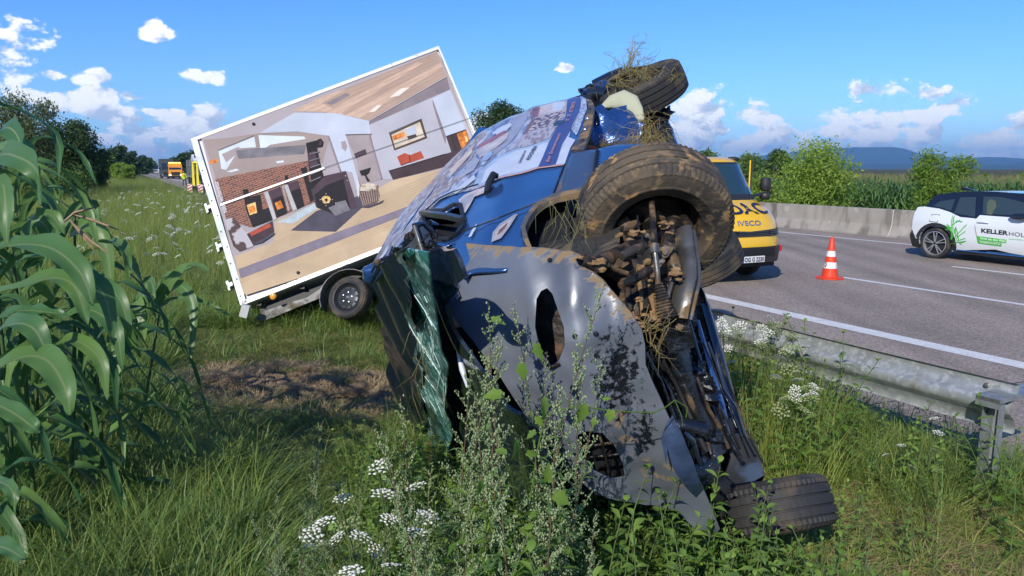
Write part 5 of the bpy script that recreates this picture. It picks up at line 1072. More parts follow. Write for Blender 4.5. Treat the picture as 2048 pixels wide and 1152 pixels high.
# green branches and lettering
mb = MB()
def gb(pts, w): 
    q = [Vector(SI.ab(1780+x/5.76, 360+y/5.76)) for x, y in pts]
    for i in range(len(q)-1):
        d = (q[i+1]-q[i]).normalized(); nn = Vector((-d.y, d.x))*w; mb.add([SI.at(*(q[i]-nn-d*w*.3), .008), SI.at(*(q[i+1]-nn+d*w*.3), .008), SI.at(*(q[i+1]+nn+d*w*.3), .008), SI.at(*(q[i]+nn-d*w*.3), .008)], [(0,1,2,3)], M_green)
for pts in ([(728,410),(712,460),(712,660),(700,672)], [(742,455),(727,500),(728,650),(705,690)], [(757,540),(757,660),(712,735)], [(757,540),(778,600),(775,670),(740,735)], [(727,520),(770,470)], [(742,500),(810,460)], [(770,470),(835,480)], [(745,560),(745,620)],
            [(712,560),(660,510)], [(705,590),(635,520)], [(640,572),(700,568)], [(700,560),(655,530)], [(765,640),(885,512)], [(775,660),(870,590)], [(775,700),(870,672)], [(760,720),(880,705)], [(785,640),(795,690)], [(770,715),(850,720)], [(800,720),(825,745)], [(735,430),(728,470)]): gb(pts, .009)
mb.build('branch_print', car)
mb = MB()
def ct(body, p0, p1, p2, m, bold=0.0, off=.008):
    a0, a1, a2 = (Vector(SI.ab(1780+x/5.76, 360+y/5.76)) for x, y in (p0, p1, p2)); e = a1-a0; f = a2-a0
    put_text(mb, body, None, None, None, 1, 1, m, bold, fn=lambda x, y: SI.at(*(a0+e*x+f*y), off))
ct('KELLER', (1052,606), (1362,638), (1054,556), M_blk_t := mat('car_letters', (.015,.015,.02), .4), .035); ct('HOLZ', (1372,640), (1610,664), (1374,594), M_blk_t, -.005)
ct('wissenschaft aus holz', (1370,684), (1640,706), (1370,670), M_green, 0); mb.build('door_lettering', car)
mb = MB()
for pts in ([(1000,645),(1345,688),(1340,726),(1006,690)], [(1010,697),(1288,730),(1284,765),(1014,730)]): mb.add([SI.at(*SI.ab(1780+x/5.76, 360+y/5.76), .007) for x, y in pts], [(3,2,1,0)], M_green)
mb.build('green_banner', car)
mb = MB(); M_wt = mat('white_letters', (.8,.8,.8), .4); ct('Strom aus dem Wald', (1040,680), (1330,716), (1042,656), M_wt, .01, .0095); ct('POWERED BY NATURE', (1040,722), (1272,750), (1041,706), M_wt, .01, .0095); mb.build('banner_lettering', car)
for (a, sgn) in ((0,1),(0,-1),(2.57,1),(2.57,-1)):
    c = SI.at(a, .35, 0); c = ST(si+(.09 if sgn > 0 else 1.6), 0, 0) + RD*(ti-a) + Vector((0,0,.37)); ax = -RN*sgn; mb = MB(); tyre(mb, c, ax, .35, .16, M_rub, 60, r_in=.27); o = mb.build('wheel', car, 30)
    mb = MB(); m = mat('alloy', (.5,.5,.52), .3, .7) if a == 0 and sgn > 0 else M_chrome; mb.lathe(c, ax, [(.275,.075),(.262,.08),(.252,.06),(.25,-.02)], m, 48); mb.lathe(c, ax, [(.001,.062),(.03,.062),(.035,.04),(.25,.0)], M_dark, 30)
    x = ax.orthogonal().normalized(); x = Vector((0,0,1)); y = ax.cross(x)
    for k in range(10):
        a_ = math.radians(72*(k//2) + (9 if k % 2 else -9)); d = x*math.cos(a_)+y*math.sin(a_); mb.bar(c+d*.03+ax*.06, c+d*.256+ax*.068, .020, .02, m, up=ax)
    mb.build('rim', o, 30)
for q in () and ((.78,1.5),(.70,2.12),(-.7,2.12),(0,.45),(.98,.6)): print('CAB', q, [round(v) for v in proj(SV.at(*q))])
# ================================================================== VEGETATION
def scatter(name, pts, sources, parent=None):
    """pts: (x, y, z, tiltx, tilty, rotz, scale, index); instances of the source meshes on one object of kind stuff"""
    me = bpy.data.meshes.new(name); me.from_pydata([p[:3] for p in pts], [], [])
    a = me.attributes.new('rot', 'FLOAT_VECTOR', 'POINT'); a.data.foreach_set('vector', [c for p in pts for c in p[3:6]])
    a = me.attributes.new('scl', 'FLOAT', 'POINT'); a.data.foreach_set('value', [p[6] for p in pts])
    a = me.attributes.new('idx', 'INT', 'POINT'); a.data.foreach_set('value', [int(p[7]) for p in pts])
    o = bpy.data.objects.new(name, me); COL.objects.link(o); tag(o, kind='stuff')
    c = bpy.data.collections.new(name+'_kinds')
    for i, m in enumerate(sources):
        so_ = bpy.data.objects.new('%s_kind_%02d' % (name, i), m); c.objects.link(so_)
    g = bpy.data.node_groups.new(name+'_scatter', 'GeometryNodeTree'); g.interface.new_socket('Geometry', in_out='INPUT', socket_type='NodeSocketGeometry'); g.interface.new_socket('Geometry', in_out='OUTPUT', socket_type='NodeSocketGeometry')
    N = g.nodes.new; LK = g.links.new; gi = N('NodeGroupInput'); go = N('NodeGroupOutput'); ci = N('GeometryNodeCollectionInfo'); ci.inputs[0].default_value = c; ci.inputs['Separate Children'].default_value = True; ci.inputs['Reset Children'].default_value = True
    ip = N('GeometryNodeInstanceOnPoints'); ip.inputs['Pick Instance'].default_value = True
    def na(n, t): x = N('GeometryNodeInputNamedAttribute'); x.data_type = t; x.inputs[0].default_value = n; return x.outputs[0]
    LK(gi.outputs[0], ip.inputs['Points']); LK(ci.outputs[0], ip.inputs['Instance']); LK(na('idx', 'INT'), ip.inputs['Instance Index']); LK(na('rot', 'FLOAT_VECTOR'), ip.inputs['Rotation']); LK(na('scl', 'FLOAT'), ip.inputs['Scale']); LK(ip.outputs[0], go.inputs[0])
    md = o.modifiers.new('scatter', 'NODES'); md.node_group = g; return o
def blade(mb, p, d, h, w, bend, m, seg=3, rr=rnd):
    """one grass blade: strip of quads that ends in a point"""
    side = Vector((-d.y, d.x, 0)); vs = []
    for i in range(seg+1):
        f = i/seg; q = p + d*(bend*h*f*f) + Vector((0,0,h*(f-.35*bend*f*f))); ww = w*(1-f**1.6)
        if i < seg: vs += [q-side*ww*.5, q+side*ww*.5]
        else: vs.append(q)
    fs = [(2*i, 2*i+1, 2*i+3, 2*i+2) for i in range(seg-1)] + [(2*seg-2, 2*seg-1, 2*seg)]; mb.add(vs, fs, m)
M_gr = leafmat('grass_green', (.135,.20,.042), (.25,.32,.070), .35, .55, dry=((.30,.26,.10), .93)); M_gl = leafmat('grass_light', (.22,.29,.055), (.38,.42,.11), .4, .6, dry=((.36,.30,.13), .84))
M_dry = leafmat('dry_grass', (.26,.20,.095), (.36,.29,.14), .3, .8); M_gd = leafmat('grass_deep', (.085,.165,.045), (.16,.25,.065), .3, .45)
def tuft(seed, n, h, sp, w, bend, mats, seg=3):
    rr = random.Random(seed); mb = MB()
    for _ in range(n):
        a = rr.uniform(0, 2*math.pi); r = sp*math.sqrt(rr.random()); th = a+rr.gauss(0,.8); d = Vector((math.cos(th), math.sin(th), 0))
        blade(mb, Vector((math.cos(a)*r, math.sin(a)*r, -.02)), d, h*rr.uniform(.45,1.1), w*rr.uniform(.6,1.2), bend*rr.uniform(.3,1.6), rr.choice(mats), seg)
    return mb.mesh('grass_tuft', smooth=180)
def flat_tuft(seed, n, ln, w, mats):
    """grass pressed flat to one side"""
    rr = random.Random(seed); mb = MB(); vs = []
    for _ in range(n):
        x, y = rr.gauss(0,.07), rr.gauss(0,.07); th = rr.gauss(0,.45); d = Vector((math.cos(th), math.sin(th), 0)); side = Vector((-d.y, d.x, 0)); l = ln*rr.uniform(.5,1.2); hh = rr.uniform(.02,.10); m = rr.choice(mats); q = []
        for i in range(5):
            f = i/4; c = Vector((x, y, 0)) + d*(l*f) + Vector((0,0, hh*math.sin(math.pi*min(1, f*1.1))+.01)) + side*(rr.gauss(0,.01)); ww = w*(1-f**2)*.5
            q += [c-side*ww, c+side*ww] if i < 4 else [c]
        mb.add(q, [(0,1,3,2),(2,3,5,4),(4,5,7,6),(6,7,8)], m)
    return mb.mesh('flat_grass', smooth=180)
def lance(mb, base, d, up, ln, w, m, fold=.25, droop=.3, seg=3, teeth=False):
    """lance shaped leaf with a folded midrib"""
    d = d.normalized(); side = d.cross(up); side = side.normalized() if side.length > 1e-4 else Vector((1,0,0)); nn = side.cross(d); vs = []; prof = [.0,.55,1.0,.75,.38,.0] if seg == 5 else [.0,.85,.8,.0]
    k = len(prof)-1
    for i, pw in enumerate(prof):
        f = i/k; c = base + d*(ln*f) - Vector((0,0,1))*(droop*ln*f*f); ww = w*pw*.5*(1.12 if teeth and i % 2 else 1)
        vs += [c-side*ww+nn*fold*ww, c, c+side*ww+nn*fold*ww]
    mb.add(vs, [(3*i+j, 3*i+j+1, 3*i+j+4, 3*i+j+3) for i in range(k) for j in range(2)], m)
M_nl = leafmat('nettle_leaf', (.10,.19,.035), (.20,.31,.060), .35, .5); M_nl2 = leafmat('young_leaf', (.10,.20,.03), (.19,.30,.05), .45, .5); M_stem = mat('green_stem', (.09,.13,.04), .6, vary=.3, vscale=20); M_stemr = mat('reddish_stem', (.11,.07,.045), .6)
def nettle(seed, h, m=None, dens=1.0):
    rr = random.Random(seed); m = m or M_nl; st_ = MB(); lf = MB(); lean = Vector((rr.gauss(0,.12), rr.gauss(0,.12), 0)); N_ = int(9*h/.5*dens)
    pt = lambda f: lean*h*f*f + Vector((0,0,h*f)); st_.tube([pt(i/5) for i in range(6)], [.0035*(1-.6*i/5) for i in range(6)], M_stem, 4, cap=False)
    for i in range(N_):
        f = .12+.88*i/(N_-1); a = i*1.57+rr.gauss(0,.2)
        for s in (0, math.pi):
            d = Vector((math.cos(a+s), math.sin(a+s), rr.uniform(.15,.6) if f < .9 else 1.2)); lance(lf, pt(f), d, Vector((0,0,1)), rr.uniform(.055,.085)*(1.15-.65*f)*(1+.4*(h>.5)), rr.uniform(.024,.036)*(1.15-.55*f), m, .3, .45, 5, True)
    return st_, lf
def merged(*mbs):
    o = MB()
    for b in mbs:
        base = len(o.v)
        for m in b.mats:
            if m not in o.mats: o.mats.append(m)
        o.v += b.v; o.f += [tuple(i+base for i in f) for f in b.f]; o.mi += [o.mats.index(b.mats[k]) for k in b.mi]
    return o
M_brn = leafmat('withered_fibre', (.27,.20,.12), (.44,.34,.21), .15, .9)
rr = random.Random(77)
G_long = [tuft(i, 30, .42, .06, .0075, .9, [M_gr, M_gr, M_gd]) for i in range(4)]
G_lush = [tuft(10+i, 34, .40, .07, .0085, .9, [M_gd, M_gd, M_gr]) for i in range(4)]
G_lite = [tuft(20+i, 34, .26, .07, .006, 1.2, [M_gl, M_gr, M_gl]) for i in range(3)] + [tuft(24, 30, .30, .06, .005, 1.3, [M_dry, M_gl])]
G_flat = [flat_tuft(30+i, 42, .34, .006, [M_gl, M_dry, M_gr]) for i in range(3)] + [flat_tuft(34, 42, .32, .005, [M_dry, M_dry, M_gl])]
G_brown = [flat_tuft(80+i, 46, .26, .006, [M_brn, M_brn, M_dry, M_brn]) for i in range(3)]
G_fdark = [flat_tuft(40+i, 42, .36, .006, [M_gr, M_gd, M_gr, M_dry]) for i in range(3)]
G_tall = [tuft(50+i, 40, .85, .16, .008, .45, [M_gr, M_gl, M_gr], 4) for i in range(3)] + [tuft(54, 40, .95, .15, .006, .35, [M_dry, M_gl, M_gr], 4)]
G_net = [merged(*nettle(60+i, .34+.06*i, None, 1.3)).mesh('weed', smooth=180) for i in range(3)] + [merged(*nettle(66, .30, M_nl2)).mesh('weed', smooth=180)]
def fernlet(seed, m):
    r2 = random.Random(seed); mb = MB()
    for k in range(9):
        a = r2.uniform(0, 6.28); d = Vector((math.cos(a), math.sin(a), r2.uniform(.3,1.2))).normalized(); ln = r2.uniform(.12,.24)
        for i in range(9):
            f = (i+1)/9; p = d*ln*f - Vector((0,0,.10*f*f*ln/.2))
            for s in (-1, 1): q = (d.cross(Vector((0,0,1)))*s + d*.6).normalized(); lance(mb, p, q, Vector((0,0,1)), .035*(1.1-f*.8), .007, m, .1, .2)
    return mb.mesh('herb', smooth=180)
M_grey_g = leafmat('grey_green_leaf', (.12,.17,.09), (.21,.27,.16), .3, .6)
G_herb = [fernlet(70, M_grey_g), fernlet(71, M_nl), fernlet(72, M_grey_g)]
KINDS = [('long', G_long), ('lush', G_lush), ('lite', G_lite), ('flat', G_flat), ('fdark', G_fdark), ('tall', G_tall), ('net', G_net), ('herb', G_herb), ('brown', G_brown)]
OFF = {}; SRC = []
for k, l in KINDS: OFF[k] = (len(SRC), len(l)); SRC += l
PTS = []
def near_seg(x, y): 
    return False
WR = [st(*(W(l, a, u).xy)) for l, a, u in ((0,-.9,0),(0,-.9,1.3),(2.5,-.9,1.3),(2.5,-.9,.4))]
def put(kind, x, y, scale=1.0, tilt=.15, rot=None, dz=0):
    o, n = OFF[kind]; PTS.append((x, y, ground_z(x, y)+dz, rr.gauss(0, tilt), rr.gauss(0, tilt), rot if rot is not None else rr.uniform(0, 6.283), scale*rr.uniform(.7,1.25), o+rr.randrange(n)))
def inview(x, y, z=.3, mx=160):
    p = Vector((x, y, z)); d = (p-CAM).dot(cF)
    if d < .35: return False
    px, py = proj(p); return -mx < px < 2048+mx and py < 1152+500/d
# near field, cell by cell
y = 1.2
while y < 11:
    step = .042 + .0065*y; x = -7.5
    while x < 6.5:
        xx = x+rr.uniform(-.5,.5)*step; yy = y+rr.uniform(-.5,.5)*step; x += step; s, t = st(xx, yy)
        if s < -1.9 or s > 5.25 or not inview(xx, yy): continue
        px, py = proj(Vector((xx, yy, 0))); dk = dirt_k(xx, yy); e = nz3(xx, yy, 1, 1.1)
        if dk > .30+.22*e: 
            if rr.random() < .55: put('brown' if rr.random() < .88 else 'fdark', xx, yy, .62)
            continue
        path = px < 700 and px > 500 and py > 880   # worn track at the bottom
        dens = 1.0
        if rr.random() > dens: continue
        r = rr.random()
        if s > 2.55 and px > 1150:
            flow = math.atan2(-.8, .5)+rr.gauss(0,.9)
            if 1425 < px < 1640 and s > 3.5: put('tall' if r < .35 else 'net' if r < .75 else 'herb', xx, yy, .8 if r < .35 else 1.45); continue
            if px > 1890 and s < 4.4: put('flat' if r < .7 else 'lite', xx, yy, .8)
            elif s > 3.95: put('lite' if r < .4 else 'long' if r < .85 else 'net', xx, yy, .95)
            else: put('flat' if r < .55 else 'lite' if r < .90 else 'herb' if r < .92 else 'net', xx, yy, .85, .2, flow)
        elif 330 < px < 900 and 660 < py < 960 and s > -.2:
            flow = -.6+rr.gauss(0,.7); put('fdark' if r < .45 else 'flat' if r < .60 else 'herb' if r < .88 else 'lush', xx, yy, .85, .15, flow)
        elif px < 520 and py > 640: put('lush' if r < .62 else 'long' if r < .93 else 'herb', xx, yy, 1.15)
        elif 500 <= px <= 700 and py >= 900: put('fdark' if r < .75 else 'lush', xx, yy, .7, .15, -1.2+rr.gauss(0,.5))
        elif py > 840 and px > 820: put('net' if r < .7 else 'herb' if r < .8 else 'lush', xx, yy, 1.0)
        elif py > 840: put('net' if r < .45 else 'herb' if r < .58 else 'lush' if r < .75 else 'long', xx, yy, 1.0)
        else: put('long' if r < .5 else 'lite' if r < .7 else 'herb' if r < .78 else 'fdark' if r < .85 else 'net', xx, yy, 1.0)
    y += step
# meadow that runs away on the left
y = 10.5
while y < 130:
    step = .075+.0115*y; x = -75
    while x < 6:
        xx = x+rr.uniform(-.5,.5)*step; yy = y+rr.uniform(-.5,.5)*step; x += step; s, t = st(xx, yy)
        if s < -26 or s > 4.8 or not inview(xx, yy, 0, 60): continue
        px, py = proj(Vector((xx, yy, 0))); 
        if px > 1250: continue
        r = rr.random(); k = min(1.0, (y-10)/14)
        if s > 4.3 and r < .4: continue
        if yy > 16 or r < k: put('tall' if r < .85 or s < 3 else 'long', xx, yy, (.55+.25*k)*(1+.25*nz3(xx, yy, 3, .25))*(1+y/160), .12)
        else: put('long' if r < .6 else 'net' if r < .75 else 'lite', xx, yy, 1.1)
    y += step
# strip between shoulder line and barrier foot, tufts at the barrier
for k in range(160):
    t = rr.uniform(-8, 60); q = ST(20.95+rr.uniform(-.02,.5), t); put('lite', q.x, q.y, .6)
scatter('grass', PTS, SRC)
# --- individual plants ------------------------------------------------
def plant_from(kinds, name, label, cat, group, x, y, rot, sc_, tx=0, ty=0, z=None):
    """kinds: list of (part name, mesh) shared by every copy"""
    root = thing(name, label, cat, (x, y, ground_z(x, y)-.02 if z is None else z), group); root.rotation_euler = (tx, ty, rot); root.scale = (sc_,)*3
    for pn, me in kinds:
        o = bpy.data.objects.new(pn, me); COL.objects.link(o); o.parent = root
        if pn in ('bud_spray', 'leaves'): o['kind'] = 'stuff'
    return root
# mugwort: wand-like stems set with tiny grey-green buds
M_bud = leafmat('mugwort_bud', (.20,.28,.13), (.34,.42,.22), .2, .7); M_mugleaf = leafmat('mugwort_leaf', (.070,.15,.040), (.15,.25,.08), .3, .6)
def mugwort(seed, h):
    r2 = random.Random(seed); stm = MB(); bud = MB(); lf = MB(); lean = Vector((r2.gauss(0,.10), r2.gauss(0,.10), 0)); pt = lambda f: lean*h*f*f+Vector((.012*math.sin(f*7+seed), .012*math.cos(f*6), h*f))
    stm.tube([pt(i/8) for i in range(9)], [.0042*(1-.8*i/8) for i in range(9)], M_stemr, 5, cap=False)
    def buds(a, b, n, s):
        s *= .93
        for i in range(n):
            f = (i+r2.random())/n; c = a.lerp(b, f)+Vector((r2.gauss(0,.0035), r2.gauss(0,.0035), r2.gauss(0,.0035))); q = s*r2.uniform(.7,1.3); R = Matrix.Rotation(r2.uniform(0,3), 3, 'Z')
            vs = [c+R@Vector(v)*q for v in ((1,0,0),(-.5,.87,0),(-.5,-.87,0),(0,0,1.5),(0,0,-1.2))]; bud.add(vs, [(0,1,3),(1,2,3),(2,0,3),(1,0,4),(2,1,4),(0,2,4)], M_bud)
    nb = int(30*h/1.2)
    for i in range(nb):
        f = .30+.68*i/nb; a = i*2.4+r2.gauss(0,.3); ln = (.17*(1-f)+.035)*r2.uniform(.6,1.2); d = Vector((math.cos(a)*.62, math.sin(a)*.62, .9)).normalized(); p = pt(f); e = p+d*ln
        stm.tube([p, p.lerp(e,.5)-Vector((0,0,.006)), e], [.0016,.0012,.0005], M_stem, 3, cap=False); buds(p.lerp(e,.15), e, int(ln*190)+4, .0030)
        if f < .75: lance(lf, p, Vector((math.cos(a+.4), math.sin(a+.4), .3)), Vector((0,0,1)), .055, .010, M_mugleaf, .2, .4)
        if ln > .08:
            for j in range(3): q = p.lerp(e, .3+.2*j); d2 = (d+Vector((r2.gauss(0,.6), r2.gauss(0,.6), .3))).normalized(); buds(q, q+d2*ln*.35, 6, .0028)
    buds(pt(.9), pt(1.0), 16, .003)
    for i in range(26):
        f = r2.uniform(.04,.55); a = r2.uniform(0,6.28); d = Vector((math.cos(a), math.sin(a), r2.uniform(.1,.6)))
        for j in (-.5, 0, .5): lance(lf, pt(f)+d.normalized()*.02, Vector((math.cos(a+j), math.sin(a+j), d.z)), Vector((0,0,1)), r2.uniform(.05,.08), .011, M_mugleaf, .2, .35)
    return [('stem', stm.mesh('mugwort_stem', smooth=180)), ('bud_spray', bud.mesh('mugwort_buds')), ('leaves', lf.mesh('mugwort_leaves', smooth=180))]
MUG = [mugwort(100+i, 1.25) for i in range(6)]
mug = [ # tip pixel, depth
 (1062,545,2.50),(1035,590,2.42),(1100,610,2.55),(985,640,2.55),(895,660,2.60),(1160,690,2.62),(940,700,2.50),(1065,640,2.35),(1010,700,2.30),(1125,700,2.40),(870,770,2.45),(905,790,2.40),(960,780,2.35),(1050,760,2.25),(1140,760,2.50),(850,830,2.55),(930,850,2.25),(990,840,2.30),(1090,720,2.60),(1180,700,2.75),(1040,660,2.65),(915,740,2.7),(1005,600,2.7),
 (600,860,2.85),(628,900,2.75),(570,930,2.8),(650,950,2.7),(690,930,2.95),(585,990,2.6),(640,1010,2.55),(830,940,2.35),(880,930,2.3),(1210,1010,2.2),(1190,1060,2.3),(720,980,2.6)]
mug_lab = lambda x, y, i: ('mugwort stem with grey buds %s' % (
    ['reaching highest in front of the bumper','just left of the tallest stem, before the bumper','right of the tallest stem beside the headlamp hole','left of the headlamp hole with a narrow tip','by itself in front of the shattered windscreen','right of the headlamp hole, crossing the oily stains','between windscreen and torn bumper edge','close to the camera below the tallest tip','leaning over the lower left of the bumper','under the right edge of the headlamp hole','low in front of the crushed roof edge','beside the dark cowl panel, middle height','in front of the cowl panel, slightly taller','nearest stem in the clump before the bumper','standing against the stained middle of the bumper','at the left border of the bumper clump','short, in the dense front of the clump','in the dense middle under the bumper','half hidden behind the tall stems','furthest right of the clump by the grille','thin, behind the tallest stem','slender, by the white torn trim','slim, behind the left part of the clump',
     'tallest of the left group on the shaded verge','second of the left group on the shaded verge','at the left side of the shaded left group','right of the left group near the worn track','right of the worn track, by the white flowers','low in the left group near the lower frame','lowest in the left group','between white flowers and bumper clump','at the foot of the bumper clump','small, standing below the grille opening','small, at the lower frame below the grille','behind the white yarrow heads'][i]))
for i, (px, py, d) in enumerate(mug):
    if i in (7, 14, 17, 20, 22, 10, 19): continue
    tp = P(px, py, d); bx, by = tp.x+rr.gauss(0,.05), tp.y+rr.gauss(0,.05); gz = ground_z(bx, by); h = max(.35, tp.z-gz); tx = -(tp.y-by)/h; ty = (tp.x-bx)/h
    plant_from(MUG[i % 6], 'mugwort_plant', mug_lab(px, py, i), 'plant', 'mugwort stems around the wreck', bx, by, rr.uniform(0,6.28), h/1.25, tx, ty)
# nettles and other leafy plants in front of the bumper and by the rail
NET = []
for i in range(5):
    a, b = nettle(200+i, .62, M_nl if i < 3 else M_nl2, 1.15); NET.append([('stem', a.mesh('nettle_stem', smooth=180)), ('leaves', b.mesh('nettle_leaves', smooth=180))])
net = [(960,1000,2.4),(1010,960,2.5),(1060,930,2.7),(1110,1010,2.4),(1160,960,2.55),(1200,990,2.6),(1240,960,2.7),(1280,940,2.8),(1310,990,2.7),(1350,975,2.85),(1380,1010,2.7),(1400,960,3.0),(1430,900,3.0),(1450,960,2.9),(1470,1010,2.7),(1500,960,3.05),(1530,1010,2.8),(1545,955,3.25),(1340,1060,2.4),(1270,1050,2.4),(1420,1060,2.5),(1100,1080,2.3),(1000,1060,2.3),(900,1030,2.4),(1560,1080,2.6),(1200,1080,2.3),(940,1090,2.2),(1490,1080,2.5),(1050,870,2.75),(1425,940,3.02),(1515,990,3.1),(1150,1030,2.3),(860,1080,2.35),(1385,1080,2.4),(1225,1030,2.5)]
NLAB = {}
def net_label(px, py, d):
    where = 'left of the grey mugwort clump' if px < 930 else 'under the left part of the bumper' if px < 1040 else 'below the headlamp hole' if px < 1130 else 'below the grille opening' if px < 1230 else 'below the splintered bumper edge' if px < 1330 else 'at the lower tip of the bumper' if px < 1410 else 'under the oily underbody' if px < 1480 else 'in front of the lying wheel'
    row = 'nearest the camera' if py > 1045 else 'in the middle row' if py > 985 else 'taller, close to the metal' if py > 935 else 'highest reaching shoot'
    k = 'leafy nettle %s, %s' % (where, row); n = NLAB.get(k, 0); NLAB[k] = n+1
    return k + ('' if n == 0 else ', smaller one' if n == 1 else ', rightmost of its cluster')
for i, (px, py, d) in enumerate(net):
    tp = P(px, py, d); gz = ground_z(tp.x, tp.y); h = max(.22, tp.z-gz)
    plant_from(NET[rr.randrange(5)], 'nettle_plant', net_label(px, py, d), 'plant', 'nettles at the foot of the bumper', tp.x, tp.y, rr.uniform(0,6.28), h/.62, rr.gauss(0,.08), rr.gauss(0,.08))
for i, (px, py, d, lab) in enumerate([(1655,640,5.6,'tall leafy weed leaning over the rail, left one of the pair'),(1690,665,5.2,'tall leafy weed standing against the guardrail beam'),(1675,700,5.0,'leafy weed with pointed leaves under the guardrail beam'),(1740,770,4.9,'bushy green weed below the lower edge of the rail'),(1815,785,4.7,'single weed with broad leaves under the rail'),(1700,790,4.8,'low yellow-green weed below the rail'),(2035,840,3.9,'leafy weed at the right frame edge beside the post'),(2045,900,3.7,'low weed at the right frame edge below the post bracket'),(2040,790,4.3,'upright weed behind the galvanised post'),(1640,720,5.4,'weed growing between rail and white umbels')]):
    tp = P(px, py, d); gz = ground_z(tp.x, tp.y); h = max(.3, tp.z-gz); plant_from(NET[3+i % 2], 'weed_plant', lab, 'plant', 'weeds along the guardrail', tp.x, tp.y, rr.uniform(0,6.28), h/.62, rr.gauss(0,.06), rr.gauss(0,.06))
# white umbels
M_umb = leafmat('white_umbel', (.62,.64,.56), (.78,.78,.72), .2, .8); M_umbg = leafmat('green_umbel', (.24,.30,.13), (.38,.42,.22), .25, .8)
def umbel(mb, c, axis, r, m, seed, n=22):
    r2 = random.Random(seed); axis = axis.normalized(); x = axis.orthogonal().normalized(); y = axis.cross(x)
    for i in range(n):
        f = math.sqrt((i+.5)/n); a = i*2.4; q = c + (x*math.cos(a)+y*math.sin(a))*r*f + axis*(-.25*r*f*f + r2.gauss(0,.03*r)); s = r*.19*r2.uniform(.7,1.2)
        vs = [q + (x*math.cos(k*1.047+i)+y*math.sin(k*1.047+i))*s*(1 if k % 2 else .6) for k in range(6)] + [q+axis*s*.5]; mb.add(vs, [(k, (k+1) % 6, 6) for k in range(6)], m)
        if i % 2 == 0: mb.tube([c-axis*r*.8, q-axis*.002], [.0009,.0007], M_stem, 3, cap=False)
def umbel_plant(seed, h, heads, r, m, lean=.1, curl=0):
    r2 = random.Random(seed); stm = MB(); hd = []
    base = Vector((0,0,0)); ln = Vector((r2.gauss(0,lean), r2.gauss(0,lean), 0))
    for k in range(heads):
        f = r2.uniform(.75,1.0) if k else 1.0; off = Vector((r2.gauss(0,.10), r2.gauss(0,.10), 0))*(1 if k else 0); e = (ln+off)*h+Vector((0,0,h*f)); j = (ln*h*.5+Vector((0,0,h*.5)))
        stm.tube([base, j, j.lerp(e,.6)+Vector((0,0,.02)), e], [.0022,.002,.0016,.0012], M_stem, 4, cap=False); mb = MB(); umbel(mb, e+Vector((0,0,.015)), Vector((r2.gauss(0,.35), r2.gauss(0,.35), 1)), r*r2.uniform(.7,1.15), m if r2.random() < (.75 if r < .04 else .5) else M_umbg, seed*7+k); hd.append(('flower_head', mb.mesh('flower_head', smooth=None)))
    lf = MB()
    for k in range(10): a = r2.uniform(0,6.28); lance(lf, ln*h*.3+Vector((0,0,h*r2.uniform(.1,.6))), Vector((math.cos(a), math.sin(a), .6)), Vector((0,0,1)), .09, .008, M_nl, .1, .3)
    return [('stem', stm.mesh('umbel_stem', smooth=180)), ('leaves', lf.mesh('umbel_leaves', smooth=180))] + hd
YAR = [umbel_plant(300+i, .6, 2+i % 2, .032, M_umb) for i in range(4)]
for i, (px, py, d, w_) in enumerate([(795,937,2.75,'topmost of the white cluster'),(757,965,2.7,'upper left of the white cluster'),(722,1008,2.65,'left side of the white cluster'),(770,1012,2.6,'middle of the white cluster'),(716,1050,2.55,'lower left of the white cluster'),(724,1084,2.5,'lowest of the white cluster'),(793,1040,2.5,'right side of the white cluster'),(672,1040,2.7,'furthest left of the white cluster'),(812,985,2.7,'beside the grey mugwort buds')]):
    tp = P(px, py, d); h = max(.25, tp.z-ground_z(tp.x, tp.y)); plant_from(YAR[i % 4], 'yarrow_plant', 'flat white yarrow heads on a thin stem, '+w_, 'flower', 'white yarrow in the shaded verge', tp.x, tp.y, rr.uniform(0,6.28), h/.6)
QAL = [umbel_plant(320+i, .8, 5, .052, M_umb, .2) for i in range(5)]
ql = ['nearest to the sill of the wreck','tallest of the clump','over the end of the rail','drooping at the rail','lowest by the rail','behind the others by the road','in the middle of the clump','leaning towards the wreck','below the rail edge','right end of the clump','small, between two larger ones','at the back near the white line','low, in front of the clump','hanging over the asphalt edge']
for i, (px, py, d) in enumerate([(1470,650,5.6),(1500,635,5.8),(1590,660,5.4),(1560,690,5.2),(1535,740,5.0),(1530,650,6.2),(1480,690,5.3),(1455,665,5.2),(1570,720,5.0),(1605,680,5.3),(1510,700,5.4),(1445,640,6.2),(1500,750,4.9),(1550,655,5.8)]):
    tp = P(px, py, d); h = max(.3, tp.z-ground_z(tp.x, tp.y)); plant_from(QAL[i % 5], 'wild_carrot_plant', 'wild carrot with white and green umbels, '+ql[i], 'flower', 'wild carrots between wreck and rail', tp.x, tp.y, rr.uniform(0,6.28), h/.8, rr.gauss(0,.2), rr.gauss(0,.2))
for i, (px, py, d, w_) in enumerate([(1865,838,4.4,'small white flower head under the rail, upper one'),(1895,910,3.9,'small white flower head in the sunlit grass near the post'),(1808,895,4.1,'small white flower head in the sunlit grass, left one')]):
    tp = P(px, py, d); h = max(.2, tp.z-ground_z(tp.x, tp.y)); plant_from(YAR[i % 4], 'yarrow_plant', w_, 'flower', 'white flowers in the sunlit grass', tp.x, tp.y, rr.uniform(0,6.28), h/.6)
FL = []
for i in range(3): q = MB(); r2 = random.Random(i); q.tube([Vector((0,0,0)), Vector((.03,.02,.95))], .004, M_stem, 3, cap=False); umbel(q, Vector((.03,.02,.97)), Vector((r2.gauss(0,.3), r2.gauss(0,.3), 1)), .07, M_umb, i, 16); FL.append(q.mesh('meadow_flower'))
fp = []
